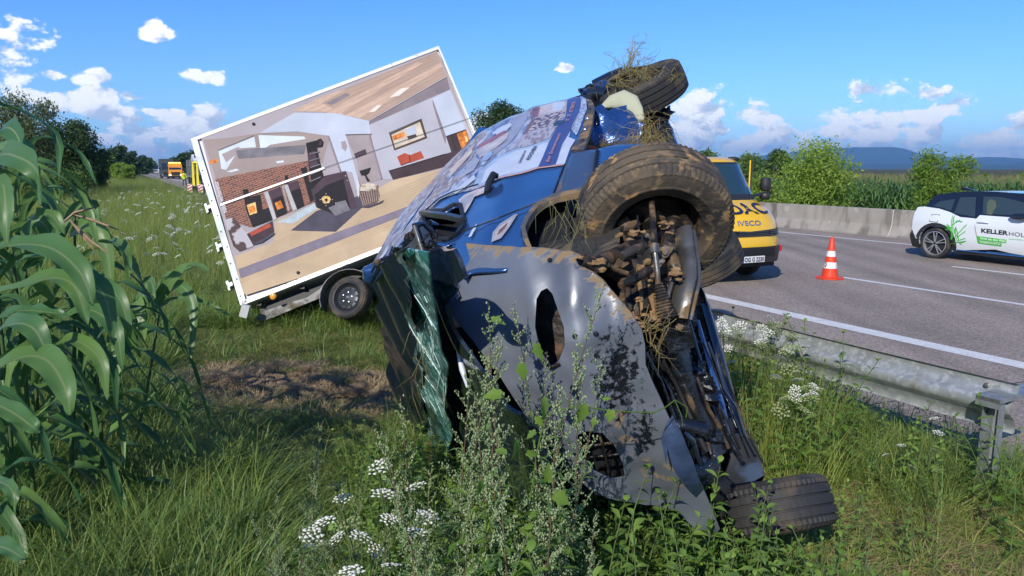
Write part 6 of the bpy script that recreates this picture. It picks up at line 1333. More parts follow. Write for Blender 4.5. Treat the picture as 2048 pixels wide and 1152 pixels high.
for k in range(330):
    px = rr.choice([rr.uniform(160,620), rr.gauss(330,90), rr.gauss(520,50)]); dd = rr.uniform(11, 42) if px < 420 else rr.uniform(10, 30); q = P(px, 500, dd); s, t = st(q.x, q.y)
    if -20 < s < 4.2: fp.append((q.x, q.y, ground_z(q.x, q.y)+.05, rr.gauss(0,.15), rr.gauss(0,.15), rr.uniform(0,6), rr.uniform(.75,1.05), rr.randrange(3)))
scatter('meadow_flowers', fp, FL)
# hop vine over the bumper
def lobed(mb, c, d, nn, s, m):
    d = d.normalized(); x = d.cross(nn).normalized(); nn = x.cross(d); pts = [(0,-.05),(.28,-.22),(.55,.0),(.50,.22),(.80,.50),(.52,.60),(.38,.85),(.0,1.25)]
    full = pts + [(-a, b) for a, b in reversed(pts[1:-1])]; q = [c + x*a*s*.62 + d*b*s*.8 + nn*(abs(a)*.18*s - b*b*.15*s) for a, b in full]; mid = [c, c+d*s*.3, c+d*s*.6]
    vs = q + [c + d*s*.35*.8]; n = len(q); mb.add(vs, [(i, (i+1) % n, n) for i in range(n)], m)
hv = thing('hop_vine', 'hop vine tendril with lobed bright green leaves crossing the torn bumper', 'vine', tuple(P(1090,900,2.45)))
mb = MB(); vp = [(1060,1000,2.4),(1075,900,2.4),(1090,830,2.42),(1150,812,2.45),(1230,822,2.5),(1305,826,2.55),(1330,815,2.6),(1350,800,2.62),(1375,815,2.65),(1372,835,2.66)]
mb.tube([P(*p) for p in vp], .0022, M_nl2, 5, cap=False); mb.tube([P(1350,800,2.62), P(1362,830,2.62), P(1366,850,2.63)], .0012, M_nl2, 4, cap=False); mb.build('stem', hv, 60)
for (px, py, d, s, ang) in [(1085,800,2.40,.075,-80),(1075,835,2.38,.06,-60),(1165,812,2.43,.065,-95),(1190,838,2.44,.035,-110),(1222,822,2.48,.06,-100),(1208,800,2.47,.035,20),(1030,885,2.36,.07,-90),(1010,905,2.36,.05,160),(1055,905,2.36,.05,-20),(985,640,2.5,.07,-10),(1075,690,2.45,.075,-80),(1000,790,2.35,.06,180),(1045,730,2.4,.06,-90),(1110,990,2.3,.06,-30),(960,965,2.35,.055,-90),(1095,960,2.3,.06,80),(675,1050,2.6,.05,-160),(1070,865,2.4,.05,-150)]:
    mb = MB(); a = math.radians(ang); lobed(mb, P(px, py, d), cR*math.cos(a)+cU*math.sin(a), (-cF*.6+cU*.6+cR*rr.gauss(0,.6)).normalized(), s*rr.uniform(.65,.95), rr.choice([M_nl, M_nl2, M_nl])); mb.build('leaf', hv, 180)
# --- corn --------------------------------------------------------------
def corn_mat():
    m = bpy.data.materials.new('corn_leaf'); m.use_nodes = True; nt = m.node_tree; b = nt.nodes['Principled BSDF']; N = nt.nodes.new; LK = nt.links.new
    b.inputs['Roughness'].default_value = .42; b.inputs['Specular IOR Level'].default_value = .4
    uv = N('ShaderNodeUVMap'); sp = N('ShaderNodeSeparateXYZ'); LK(uv.outputs[0], sp.inputs[0]); oi = N('ShaderNodeObjectInfo')
    ab = N('ShaderNodeMath'); ab.operation = 'SUBTRACT'; LK(sp.outputs[0], ab.inputs[0]); ab.inputs[1].default_value = .5; a2 = N('ShaderNodeMath'); a2.operation = 'ABSOLUTE'; LK(ab.outputs[0], a2.inputs[0])
    mr = N('ShaderNodeMapRange'); LK(a2.outputs[0], mr.inputs[0]); mr.inputs[1].default_value = .025; mr.inputs[2].default_value = .06; mr.inputs[3].default_value = 1; mr.inputs[4].default_value = 0
    wv = N('ShaderNodeMath'); wv.operation = 'SINE'; m3 = N('ShaderNodeMath'); m3.operation = 'MULTIPLY'; LK(sp.outputs[0], m3.inputs[0]); m3.inputs[1].default_value = 110; LK(m3.outputs[0], wv.inputs[0])
    cr = N('ShaderNodeValToRGB'); LK(oi.outputs['Random'], cr.inputs[0]); e = cr.color_ramp.elements; e[0].color = (.045,.125,.042,1); e[1].color = (.12,.215,.052,1)
    sc = N('ShaderNodeMapRange'); LK(wv.outputs[0], sc.inputs[0]); sc.inputs[1].default_value = -1; sc.inputs[2].default_value = 1; sc.inputs[3].default_value = .9; sc.inputs[4].default_value = 1.12
    vs = N('ShaderNodeVectorMath'); vs.operation = 'SCALE'; LK(cr.outputs[0], vs.inputs[0]); LK(sc.outputs[0], vs.inputs['Scale'])
    mx = N('ShaderNodeMix'); mx.data_type = 'RGBA'; LK(mr.outputs[0], mx.inputs[0]); LK(vs.outputs[0], mx.inputs[6]); mx.inputs[7].default_value = (.16,.22,.09,1); LK(mx.outputs[2], b.inputs['Base Color'])
    tr = N('ShaderNodeBsdfTranslucent'); ht = N('ShaderNodeHueSaturation'); ht.inputs['Value'].default_value = 2.0; LK(mx.outputs[2], ht.inputs['Color']); LK(ht.outputs[0], tr.inputs[0]); ms = N('ShaderNodeMixShader'); ms.inputs[0].default_value = .30
    LK(b.outputs[0], ms.inputs[1]); LK(tr.outputs[0], ms.inputs[2]); LK(ms.outputs[0], nt.nodes['Material Output'].inputs[0]); return m
M_corn = corn_mat(); M_stalk = mat('corn_stalk', (.055,.10,.03), .5, vary=.2, vscale=10); M_tas = mat('corn_tassel', (.26,.17,.10), .8, vary=.3, vscale=30); M_tas2 = mat('green_tassel', (.20,.21,.08), .8)
def ribbon(mb, pts, wmax, nrm, fold=.35, wave=.012, seed=0, n=16):
    """corn leaf along smooth path pts; nrm: approximate upper side"""
    pts = [Vector(p) for p in pts]; q = []
    for i in range(n+1):
        f = i/n*(len(pts)-1); k = min(int(f), len(pts)-2); u = f-k; p0 = pts[max(k-1,0)]; p1 = pts[k]; p2 = pts[k+1]; p3 = pts[min(k+2, len(pts)-1)]
        q.append(.5*((2*p1)+(p2-p0)*u+(2*p0-5*p1+4*p2-p3)*u*u+(3*p1-p0-3*p2+p3)*u**3))
    vs = []; uv = []
    for i, p in enumerate(q):
        f = i/n; t = (q[min(i+1,n)]-q[max(i-1,0)]).normalized(); side = t.cross(nrm); side = side.normalized() if side.length > 1e-3 else Vector((1,0,0)); nn = side.cross(t)
        w = wmax*(min(1, .45+f*3.0))*(1-f**3.2)**.9*.5+.0008
        for j, x in enumerate((-1,-.55,0,.55,1)):
            z = fold*abs(x)*w + (wave*math.sin(f*19+x*1.2+seed)*abs(x)**2 if abs(x) == 1 else 0); vs.append(p+side*x*w+nn*z); uv.append((.5+x*.5, f))
    base = len(mb.v); mb.add(vs, [(5*i+j, 5*i+j+1, 5*i+j+6, 5*i+j+5) for i in range(n) for j in range(4)], M_corn)
    if mb.uv is None: mb.uv = [(0.25, 0)]*base
    mb.uv += uv
def corn_leaf_mesh(seed, ln, w):
    r2 = random.Random(seed); rise = r2.uniform(.25,.5); mb = MB(); pts = [Vector((0,0,0)), Vector((ln*.2,0,ln*rise*.7)), Vector((ln*.45,r2.gauss(0,.02),ln*rise)), Vector((ln*.72,r2.gauss(0,.05),ln*(rise-.25))), Vector((ln*.85,r2.gauss(0,.08),ln*(rise-.65)))]
    ribbon(mb, pts, w, Vector((0,0,1)), .3, .012, seed, 12); return mb
LEAFS = [corn_leaf_mesh(400+i, .78+.05*(i % 3), .085+.01*(i % 2)) for i in range(6)]
LEAFM = [l.mesh('corn_leaf', smooth=180) for l in LEAFS]
def corn_field_plant(seed, h=2.25, nl=12):
    r2 = random.Random(seed); mb = MB(); mb.tube([Vector((0,0,0)), Vector((.02,0,h*.5)), Vector((.03,.02,h*.93))], [.014,.011,.006], M_stalk, 5, cap=False); mb.uv = [(.25,0)]*len(mb.v)
    for i in range(nl):
        z = h*(.12+.78*i/nl); a = i*3.14159+r2.gauss(0,.5); s = (1.0 if i < nl*.75 else .75)*r2.uniform(.8,1.1); l = LEAFS[r2.randrange(6)]; R = Matrix.Rotation(a, 3, 'Z')
        base = len(mb.v); mb.add([R@v*s+Vector((0,0,z)) for v in l.v], l.f, M_corn); mb.uv += l.uv
    for i in range(6): b0 = len(mb.v); a = r2.uniform(0,6.28); mb.tube([Vector((.03,.02,h*.9)), Vector((.03+.07*math.cos(a), .02+.07*math.sin(a), h*1.0)), Vector((.03+.13*math.cos(a), .02+.13*math.sin(a), h*1.05))], [.002,.0035,.001], M_tas2, 3, cap=False); mb.uv += [(.25,0)]*(len(mb.v)-b0)
    return mb.mesh('corn', smooth=180)
CF = [corn_field_plant(500+i) for i in range(6)]
cfp = []
for r_ in range(9):                      # the field beside and behind the camera
    s = -4.1-.75*r_; t = -8.0
    while t < 6.4+.15*r_:
        q = ST(s+rr.gauss(0,.04), t); t += rr.uniform(.28,.42)
        if r_ < 2 and q.y > .6: continue
        if (q-Vector((CAM.x,CAM.y,0))).length < .9: continue
        cfp.append((q.x, q.y, ground_z(q.x, q.y)-.03, rr.gauss(0,.05), rr.gauss(0,.05), rr.uniform(0,6.28), rr.uniform(.88,1.06), rr.randrange(6)))
scatter('corn_field', cfp, CF)
cf2 = []
for r_ in range(26):                     # the field beyond the motorway
    s = 31+.75*r_; t = -24.0
    while t < 78:
        q = ST(s+rr.gauss(0,.06), t); t += rr.uniform(.17,.28)*(1+r_*.05)
        if inview(q.x, q.y, 1.0, 60): cf2.append((q.x, q.y, ground_z(q.x, q.y)-.05, rr.gauss(0,.05), rr.gauss(0,.05), rr.uniform(0,6.28), rr.uniform(.88,1.04), rr.randrange(6)))
scatter('distant_corn_field', cf2, CF)
def corn_plant(label, base, top, leaves, tassel=None, nfree=0, rad=.013, fmax=.55, ls=.72, ds=1.0, ws=1.0):
    t = thing('corn_plant', label, 'corn', tuple(base), 'corn plants at the edge of the field')
    mb = MB(); base = Vector(base); top = Vector(top); mb.tube([base, base.lerp(top,.5)+Vector((.01,.01,0)), top], [rad, rad*.85, rad*.5], M_stalk, 8); mb.build('stalk', t, 60)
    for k, (pts, w, nr) in enumerate(leaves):
        mb = MB(); ribbon(mb, [P(p[0], p[1], p[2]*ds) for p in pts], w*ws, nr, .3, .006, k*1.7, 18); mb.build('leaf', t, 180)
    for i in range(nfree):
        f = .05+fmax*i/nfree; p = base.lerp(top, f); o = bpy.data.objects.new('leaf', LEAFM[rr.randrange(6)]); COL.objects.link(o); o.parent = t; o.location = p-base; o.rotation_euler = (rr.gauss(0,.1), rr.gauss(0,.1), i*3.14+rr.gauss(0,.6)); o.scale = (rr.uniform(.8,1.1)*ls,)*3
    if tassel:
        for pts in tassel: mb = MB(); q = [P(*p) for p in pts]; mb.tube(q, [.003]+[.006]*(len(q)-2)+[.002], M_tas, 5); mb.build('tassel', t, 60)
    return t
up = Vector((0,0,1)); NC = (cU*.8-cF*.6).normalized(); NL = (cU*.5-cR*.6-cF*.4).normalized(); NF = (-cF*.9+cU*.3).normalized(); NRr = (cU*.5+cR*.5-cF*.5).normalized()
def gpt(px, d): q = P(px, 700, d); return Vector((q.x, q.y, ground_z(q.x, q.y)-.02))
corn_plant('corn plant at the left frame edge whose leaves hang in front of the trees', gpt(-130,2.5), P(-60,225,2.4), [
 ([(-20,330,2.4),(5,262,2.3),(28,262,2.25),(44,300,2.2),(40,352,2.2)], .075, NL), ([(-30,420,2.3),(-5,318,2.2),(40,316,2.1),(76,346,2.05),(84,412,2.05)], .085, NL),
 ([(-20,300,2.5),(30,290,2.4),(56,300,2.35),(70,340,2.3),(72,380,2.3)], .05, NF), ([(-30,520,2.3),(-10,430,2.2),(6,370,2.15),(12,430,2.1),(14,500,2.1)], .07, NF)], nfree=3, ls=.5)
corn_plant('corn plant with a long broad leaf arching right across the view', gpt(-170,2.2), P(-70,330,2.3), [
 ([(-40,520,2.2),(20,492,2.05),(100,496,1.95),(160,545,1.9),(186,612,1.9)], .085, NC), ([(-40,600,2.2),(30,578,2.1),(105,556,2.0),(150,575,1.95),(176,650,1.95)], .075, NC),
 ([(40,520,2.4),(120,515,2.3),(178,560,2.2),(212,600,2.2),(228,690,2.2)], .08, NRr), ([(-20,640,2.1),(40,622,2.0),(90,624,1.95),(135,630,1.95)], .045, NC), ([(10,480,2.3),(60,440,2.2),(100,430,2.2),(130,470,2.2)], .06, NC)], nfree=2)
corn_plant('corn plant with broken pale tassels bending over the meadow', gpt(95,4.0), P(150,430,4.0), [
 ([(140,470,3.95),(175,450,3.85),(205,470,3.8),(220,540,3.8),(222,620,3.8)], .085, NF), ([(120,480,3.9),(150,420,3.9),(190,410,3.85),(196,445,3.85)], .06, NF),
 ([(130,560,3.8),(190,560,3.6),(240,600,3.5),(262,680,3.5)], .085, NC), ([(150,500,3.9),(210,480,3.8),(250,500,3.7),(255,560,3.7)], .07, NRr), ([(120,640,3.6),(180,620,3.5),(230,660,3.4),(245,740,3.4)], .09, NC), ([(110,600,3.8),(80,560,3.7),(50,590,3.6),(40,660,3.6)], .09, NL), ([(120,520,3.9),(90,450,3.8),(60,450,3.8),(45,520,3.8)], .08, NF), ([(110,690,3.7),(150,680,3.6),(200,720,3.5),(215,800,3.5)], .085, NC), ([(105,720,3.8),(70,690,3.7),(30,720,3.6),(10,800,3.6)], .09, NC)],
 tassel=[[(120,450,2.8),(150,425,2.8),(195,413,2.8)],[(150,430,2.8),(185,440,2.8),(238,460,2.8)],[(150,450,2.8),(180,480,2.8),(216,506,2.8)],[(140,440,2.8),(165,470,2.8),(188,500,2.8)]], nfree=2)
corn_plant('small corn plant leaning right on its own at the border of the trampled patch', gpt(240,5.2), P(325,585,5.5), [
 ([(305,615,3.45),(345,560,3.4),(385,530,3.35),(424,548,3.3)], .06, NRr), ([(322,590,3.5),(362,572,3.4),(388,620,3.35),(380,728,3.3)], .06, NF), ([(290,640,3.4),(275,600,3.35),(286,640,3.3),(288,690,3.3)], .06, NF),
 ([(305,625,3.45),(350,598,3.45),(400,602,3.4),(462,632,3.4)], .035, NC), ([(285,670,3.4),(320,660,3.4),(362,662,3.35)], .03, NC), ([(262,700,3.35),(240,650,3.3),(236,700,3.25),(240,760,3.2)], .07, NF), ([(270,680,3.35),(285,600,3.35),(300,560,3.35),(312,600,3.3)], .055, NF), ([(300,630,3.4),(325,560,3.45),(350,548,3.45),(392,532,3.4)], .055, NL)], rad=.013, nfree=4, fmax=.5, ls=.7, ds=1.57, ws=1.45)
corn_plant('corn plant low at the left edge with a leaf arching towards the ground', gpt(-190,2.0), P(-120,640,1.9), [
 ([(-40,760,1.9),(40,716,1.8),(95,722,1.75),(132,780,1.7),(140,830,1.7)], .075, NC), ([(-30,800,1.9),(20,822,1.8),(60,850,1.75),(78,866,1.75)], .05, NC), ([(-40,690,1.95),(20,650,1.85),(70,660,1.8),(100,730,1.8)], .07, NC), ([(-40,980,1.7),(0,965,1.65),(26,985,1.6),(30,1030,1.6)], .03, NC), ([(-40,1090,1.6),(10,1096,1.55),(50,1120,1.5)], .045, NC)], nfree=2)
for i, (px, d, h, lab) in enumerate([(30,3.9,400,'corn plant in the second row seen between the front leaves'),(-10,3.7,330,'corn plant behind the leftmost front plant'),(-60,3.6,280,'corn plant half cut by the left frame edge, second row'),(55,4.6,345,'corn plant further back at the left edge of the meadow'),(-5,4.9,300,'corn plant in the third row below the birch'),(150,4.5,500,'short corn plant at the far corner of the field'),(50,5.2,370,'corn plant at the far end of the field edge'),(-30,5.4,300,'farthest corn plant at the left frame edge'),(175,4.1,600,'stunted corn plant behind the drooping tassels')]):
    b = gpt(px, d); tp = P(px+8, h, d); corn_plant(lab, b, Vector((b.x+.03, b.y+.02, tp.z)), [], nfree=17, fmax=.95, ls=.80)
# --- trees ---------------------------------------------------------------
M_bark = mat('bark', (.085,.065,.045), .9, bump=(9,.6,.05), vary=.25, vscale=3); M_birch = mat('birch_bark', (.40,.38,.34), .8, mix=[((.06,.05,.045), (6,6,30), .55, .62, .9)])
T_dark = leafmat('dark_foliage', (.020,.048,.014), (.055,.100,.028), .25, .6); T_mid = leafmat('mid_foliage', (.060,.115,.022), (.13,.20,.045), .35, .6); T_light = leafmat('light_foliage', (.13,.22,.030), (.25,.35,.06), .4, .55); T_olive = leafmat('olive_foliage', (.08,.11,.035), (.15,.18,.065), .3, .6)
def tree(name, label, cat, x, y, h, w, seed, leaf, nleaf, ls, bark=M_bark, trunk=.35, lobes=9, top=1.0, group=None, z=None, droop=False, low=False):
    r2 = random.Random(seed); z0 = ground_z(x, y) if z is None else z; root = thing(name, label, cat, (x, y, z0), group); B = Vector((x, y, z0)); tm = MB()
    th = h*trunk; tm.tube([B, B+Vector((.02*h*r2.gauss(0,.3), 0, th)), B+Vector((.03*h*r2.gauss(0,.3), 0, h*.8))], [h*.018+.02, h*.014, h*.004], bark, 7)
    C_ = []
    for i in range(lobes):
        f = (i+.5)/lobes; zz = (0.10 if low else trunk*.8)+(1-(.10 if low else trunk*.8))*f; rad = w*.5*(math.sin(math.pi*min(1, .18+.82*(1-f)**.8*.98+.0))*.9+.15); a = i*2.4+r2.random(); rr_ = rad*r2.uniform(.25,.75)
        c = B+Vector((math.cos(a)*rr_, math.sin(a)*rr_, h*zz*.93)); s = w*r2.uniform(.25,.34)*(1.1-.30*f); s *= 1.0; C_.append((c, s)); tm.tube([B+Vector((0,0,min(h*.75, max(th*.6, (c.z-z0)*.6)))), (B+Vector((0,0,c.z-z0))).lerp(c,.5), c], [h*.008, h*.005, h*.002], bark, 5, cap=False)
    tm.build('trunk', root, 60)
    n = nleaf; rng = np.random.RandomState(seed); k = rng.randint(0, len(C_), n); cc = np.array([tuple(c) for c, s in C_]); ss_ = np.array([s for c, s in C_]); d = rng.normal(size=(n,3)); d /= np.linalg.norm(d, axis=1)[:,None]; r = ss_[k]*(rng.rand(n)**.45)*(1+.30*rng.normal(size=n).clip(-1,1.6)*(rng.rand(n) > .6))
    p = cc[k] + d*r[:,None]*np.array([1,1,.85]); 
    if droop: p[:,2] -= rng.rand(n)**2*h*.10
    cl = np.floor(rng.rand(n)*0)  # leaf sprays
    ax = rng.normal(size=(n,3)); 
    if droop: ax[:,2] = -abs(ax[:,2])*2
    ax /= np.linalg.norm(ax, axis=1)[:,None]; bx = np.cross(ax, rng.normal(size=(n,3))); bx /= np.linalg.norm(bx, axis=1)[:,None]; s = ls*(.6+.8*rng.rand(n))
    a_ = p - bx*(s*.28)[:,None]; b_ = p + bx*(s*.28)[:,None]; c_ = p + ax*s[:,None]; d_ = p - ax*(s*.5)[:,None]
    V_ = np.stack([d_, b_, c_, a_], 1).reshape(-1,3) - np.array([x, y, z0]); me = bpy.data.meshes.new('crown'); me.vertices.add(4*n); me.vertices.foreach_set('co', V_.astype(np.float32).ravel()); me.loops.add(4*n); me.loops.foreach_set('vertex_index', np.arange(4*n, dtype=np.int32))
    me.polygons.add(n); me.polygons.foreach_set('loop_start', np.arange(0, 4*n, 4, dtype=np.int32)); me.polygons.foreach_set('loop_total', np.full(n, 4, dtype=np.int32)); me.materials.append(leaf); me.update(); me.validate(); o = bpy.data.objects.new('crown', me); COL.objects.link(o); o.parent = root
    return root
def at_px(px, d): q = P(px, 400, d); return q.x, q.y
def tr(name, label, px, d, ytop, wpx, leaf, n, ls, seed, **k):
    x, y = at_px(px, d); z0 = ground_z(x, y); h = CAMZ + (337-ytop)/FPX*d - z0; return tree(name, label, k.pop('cat', 'tree'), x, y, h, wpx/FPX*d*1.0, seed, leaf, n, ls, **k)
# behind the barrier
tr('bush', 'large rounded light green bush behind the concrete barrier, left of the corn', 1625, 28, 296, 185, T_light, 15000, .085, 1, cat='bush', low=True, lobes=14)
tr('bush', 'light green pointed bush behind the barrier above the white car', 1868, 27, 305, 120, T_light, 11000, .08, 2, cat='bush', low=True, lobes=12)
tr('shrub', 'low light green shrub at the left foot of the large bush', 1520, 30, 350, 80, T_light, 5000, .08, 3, cat='bush', low=True, lobes=8)
tr('tree', 'dark green tree standing between recovery van and large bush', 1545, 44, 300, 80, T_mid, 7000, .14, 4, low=True)
tr('tree', 'loose grey-green tree seen past the open van door', 1470, 38, 312, 110, T_mid, 9000, .12, 5, low=True)
tr('tree', 'treetop showing just above the muddy front tyre', 1405, 60, 304, 90, T_mid, 7000, .18, 6, low=True)
tr('bush', 'small bush in the corn field near the right frame edge', 2040, 60, 345, 60, T_mid, 3000, .16, 7, cat='bush', low=True)
tr('bush', 'small bush rising from the distant corn above the white car roof', 1960, 70, 348, 40, T_mid, 2500, .16, 27, cat='bush', low=True)
tr('tree', 'dense dark green tree rising behind the livery of the wreck', 1012, 62, 212, 135, T_dark, 26000, .17, 8, low=True, lobes=26)
# left side
tr('birch_tree', 'airy drooping birch at the left frame edge above the corn', 62, 52, 188, 130, T_olive, 12000, .15, 9, bark=M_birch, droop=True, lobes=15, low=True)
tr('birch_tree', 'second drooping birch cut by the left frame edge', -20, 54, 205, 110, T_olive, 9000, .15, 10, bark=M_birch, droop=True, lobes=12, low=True)
tr('tree', 'dark bushy tree right of the birches at the field end', 150, 62, 246, 115, T_dark, 14000, .18, 11, low=True, lobes=14)
tr('tree', 'dark round tree below the birch crown', 90, 66, 285, 130, T_dark, 10000, .18, 12, low=True, lobes=11)
tr('bush', 'dark bush at the right foot of the tree group', 195, 66, 300, 60, T_dark, 6000, .17, 13, cat='bush', low=True)
tr('bush', 'grey-green shrub in front of the dark tree group', 130, 46, 345, 120, T_mid, 6000, .12, 14, cat='bush', low=True)
tr('bush', 'pale shrub at the left end of the tree group', 40, 46, 340, 90, T_mid, 6000, .12, 15, cat='bush', low=True)
for i, (px, d, yt, w, m, lab) in enumerate([(238,170,293,52,T_dark,'tallest tree of the wood edge left of the motorway'),(262,210,305,40,T_dark,'second tree of the wood edge, right of the tallest'),(285,260,316,36,T_dark,'third tree of the receding wood edge'),(300,320,320,36,T_mid,'small far tree where the wood meets the motorway'),(222,130,315,36,T_mid,'lower tree in front of the wood edge'),(245,120,330,34,T_light,'yellow-green bush in front of the wood edge'),(262,110,333,26,T_light,'small yellow-green bush beside the shoulder'),
    (372,230,310,40,T_dark,'tree on the right side of the far motorway behind the dark truck'),(392,200,306,44,T_dark,'tree to the right behind the car carrier'),(350,300,318,30,T_dark,'far tree above the orange truck'),(415,200,304,50,T_dark,'tree hidden partly by the trailer corner')]):
    tr('tree' if i not in (5,6) else 'bush', lab, px, d, yt, w, m, 3500, d*.0032, 40+i, low=True, cat='tree' if i not in (5,6) else 'bush', group='trees along the distant motorway', lobes=9)
# ================================================================== FAR TRAFFIC
def frame_at(s, t): return ST(s, t, .02), RN, RD      # vehicles here drive towards the camera: front faces -RD
M_tw = mat('truck_white', (.62,.63,.63), .35, coat=.4); M_to = mat('truck_orange', (.70,.27,.01), .35, coat=.5); M_tg = mat('truck_tarpaulin', (.045,.055,.055), .6); M_gls = mat('truck_glass', (.015,.022,.028), .1, coat=1)
M_hl = mat('lit_headlamp', (1,.95,.8), .2, emit=((1,.93,.75), 6.0)); M_am = mat('amber_beacon', (.9,.4,.03), .3, emit=((1,.45,.05), 3.0))
def bx(mb, o, x0, x1, y0, y1, z0, z1, m): 
    vs = [o+RN*x+RD*y+Vector((0,0,z)) for x in (x0,x1) for y in (y0,y1) for z in (z0,z1)]; mb.add(vs, [(0,1,3,2),(4,6,7,5),(0,4,5,1),(2,3,7,6),(0,2,6,4),(1,5,7,3)], m)
def truck(label, s, t, cabm, boxm, cabh=3.3, boxh=4.0, boxl=9, name='truck', beacon=False, w=1.25, lights=False):
    o = ST(s, t, .02); T_ = thing(name, label, 'truck', tuple(o), 'trucks on the distant motorway')
    def B(nm, *a, m=None): mb = MB(); bx(mb, o, *a, m); return mb.build(nm, T_)
    mb = MB(); pr_ = [(0,.45),(-.05,1.2),(.05,1.75),(.35,cabh-.25),(.6,cabh),(2.0,cabh),(2.0,.45)]; a = [o+RN*(-w)+RD*y+Vector((0,0,z)) for y, z in pr_]; mb.prism(a, RN*2*w, cabm); mb.build('cab', T_)
    mb = MB(); q = [o+RN*x+RD*(y-.02)+Vector((0,0,z)) for x, y, z in ((-w+.12,.065,1.82),(w-.12,.065,1.82),(w-.16,.33,cabh-.45),(-w+.16,.33,cabh-.45))]; mb.prism(q, RD*.03, M_gls); mb.build('windscreen', T_)
    B('grille', -.8, .8, -.09, -.03, .75, 1.35, m=M_pl); B('bumper', -w, w, -.12, .3, .3, .62, m=M_pl if lights else cabm)
    for x in (-w+.08, w-.38): B('headlight', x, x+.3, -.13, -.11, .66, .84, m=M_hl if lights else M_lampw)
    for x in (-w-.28, w+.06): B('mirror', x, x+.22, .1, .3, 1.7, 2.4, m=M_pl)
    if boxl: B('cargo_box', -w-.02, w+.02, 2.15, 2.15+boxl, 1.05, boxh, m=boxm)
    for y in (.9, 3.2, 7.2):
        for x in (-w+.15, w-.15): mb = MB(); mb.lathe(o+RN*x+RD*y+Vector((0,0,.48)), RN, [(.001,-.14),(.3,-.14),(.48,-.12),(.48,.12),(.3,.14),(.001,.14)], M_dark, 16); mb.build('wheel', T_, 40)
    if beacon:
        for x in (-.9, -.3, .3, .9): B('beacon', x-.16, x+.16, .7, .95, cabh+.02, cabh+.24, m=M_am)
        B('roof_sign', -1.1, 1.1, .95, 1.1, cabh+.0, cabh+.3, m=mat('sign_white', (.7,.6,.5), .5))
    return T_
def place_s(px, d):      # road coordinates of a pixel column at a distance
    q = P(px, 345, d); return st(q.x, q.y)
truck('orange recovery truck with lit headlamps and amber beacons standing on the hard shoulder lane', *place_s(351,148), M_to, M_tg, 3.0, 2.2, 4, 'recovery_truck', True, lights=True)
truck('dark grey box truck standing just left behind the orange recovery truck', *place_s(336,152), M_tg, M_tg, 3.6, 4.0, 8)
truck('white truck with a high cab in the distant queue, front in the middle lane', *place_s(312,318), M_tw, M_tw, 3.8, 4.0, 12)
truck('white truck furthest left in the distant queue', *place_s(290,400), M_tw, M_tw, 3.5, 3.8, 12)
truck('white truck partly hidden between the two nearer queue trucks', *place_s(299,440), M_tw, M_tw, 3.6, 4.0, 12)
truck('white truck seen as a sliver between the high cab truck and the grey box truck', *place_s(326,330), M_tw, M_tw, 3.6, 3.9, 10)
# car carrier with cars
s, t = place_s(404,96); o = ST(s, t, .02); cc = thing('car_carrier', 'car carrier with a steel upper deck seen behind the left edge of the trailer', 'truck', tuple(o))
mb = MB(); bx(mb, o, -1.25, 1.25, .0, 9, .9, 1.05, M_galv); mb.build('lower_deck', cc); mb = MB(); bx(mb, o, -1.25, 1.25, .6, 9, 2.35, 2.45, M_galv); mb.build('upper_deck', cc)
for y in (.7, 3, 5.5, 8):
    for x in (-1.2, 1.2): mb = MB(); bx(mb, o, x-.05, x+.05, y, y+.1, 1.0, 3.2, M_galv); mb.build('deck_post', cc)
for y in (1.2, 2.4, 7.0):
    for x in (-1.05, 1.05): mb = MB(); mb.lathe(o+RN*x+RD*y+Vector((0,0,.48)), RN, [(.001,-.14),(.46,-.12),(.46,.12),(.001,.14)], M_dark, 16); mb.build('wheel', cc, 40)
def small_car(label, o, m):
    c = thing('passenger_car', label, 'car', tuple(o)); mb = MB(); pr_ = [(0,.35),(-.02,.7),(.1,.85),(1.0,.98),(1.7,1.42),(3.0,1.44),(3.8,1.0),(4.1,.95),(4.15,.35)]; mb.prism([o+RN*(-.85)+RD*y+Vector((0,0,z)) for y, z in pr_], RN*1.7, m); mb.build('body', c)
    mb = MB(); q = [o+RN*x+RD*(y-.02)+Vector((0,0,z+.01)) for x, y, z in ((-.7,1.05,1.0),(.7,1.05,1.0),(.6,1.66,1.38),(-.6,1.66,1.38))]; mb.prism(q, RD*.03, M_gls); mb.build('windscreen', c)
    for y in (.8, 3.3):
        for x in (-.8, .8): mb = MB(); mb.lathe(o+RN*x+RD*y+Vector((0,0,.32)), RN, [(.001,-.1),(.32,-.1),(.32,.1),(.001,.1)], M_dark, 14); mb.build('wheel', c, 40)
small_car('white car on the upper deck of the car carrier', o+RD*.9+Vector((0,0,2.45)), M_tw); small_car('blue car on the lower deck of the car carrier', o+RD*.6+Vector((0,0,1.05)), M_blue)
# yellow vehicle with striped boards, seen from behind beside the trailer
o = P(392,372,56); o.z = .02; yv = thing('warning_trailer', 'yellow warning trailer with red and white striped boards left of the box trailer', 'trailer', tuple(o))
M_ry = mat('yellow_lacquer', (.70,.58,.02), .4, coat=.3); M_rw = mat('board_white', (.7,.68,.66), .5); M_rr = mat('board_red', (.50,.03,.03), .5)
mb = MB()
for x in (-.16, .16): mb.prism([o+cR*(x-.10)+Vector((0,0,.75)), o+cR*(x+.10)+Vector((0,0,.75)), o+cR*(x+.06)+Vector((0,0,2.35)), o+cR*(x-.04)+Vector((0,0,2.45))], Vector((0,.3,0)), M_ry)
mb.build('frame_leg', yv); mb = MB(); mb.box(o+Vector((.0,.3,1.2)), (.5,.5,.7), M_pl); mb.build('equipment_box', yv)
mb = MB(); mb.box(o+Vector((0,.15,2.5)), (.5,.1,.12), M_ry); mb.build('top_bar', yv)
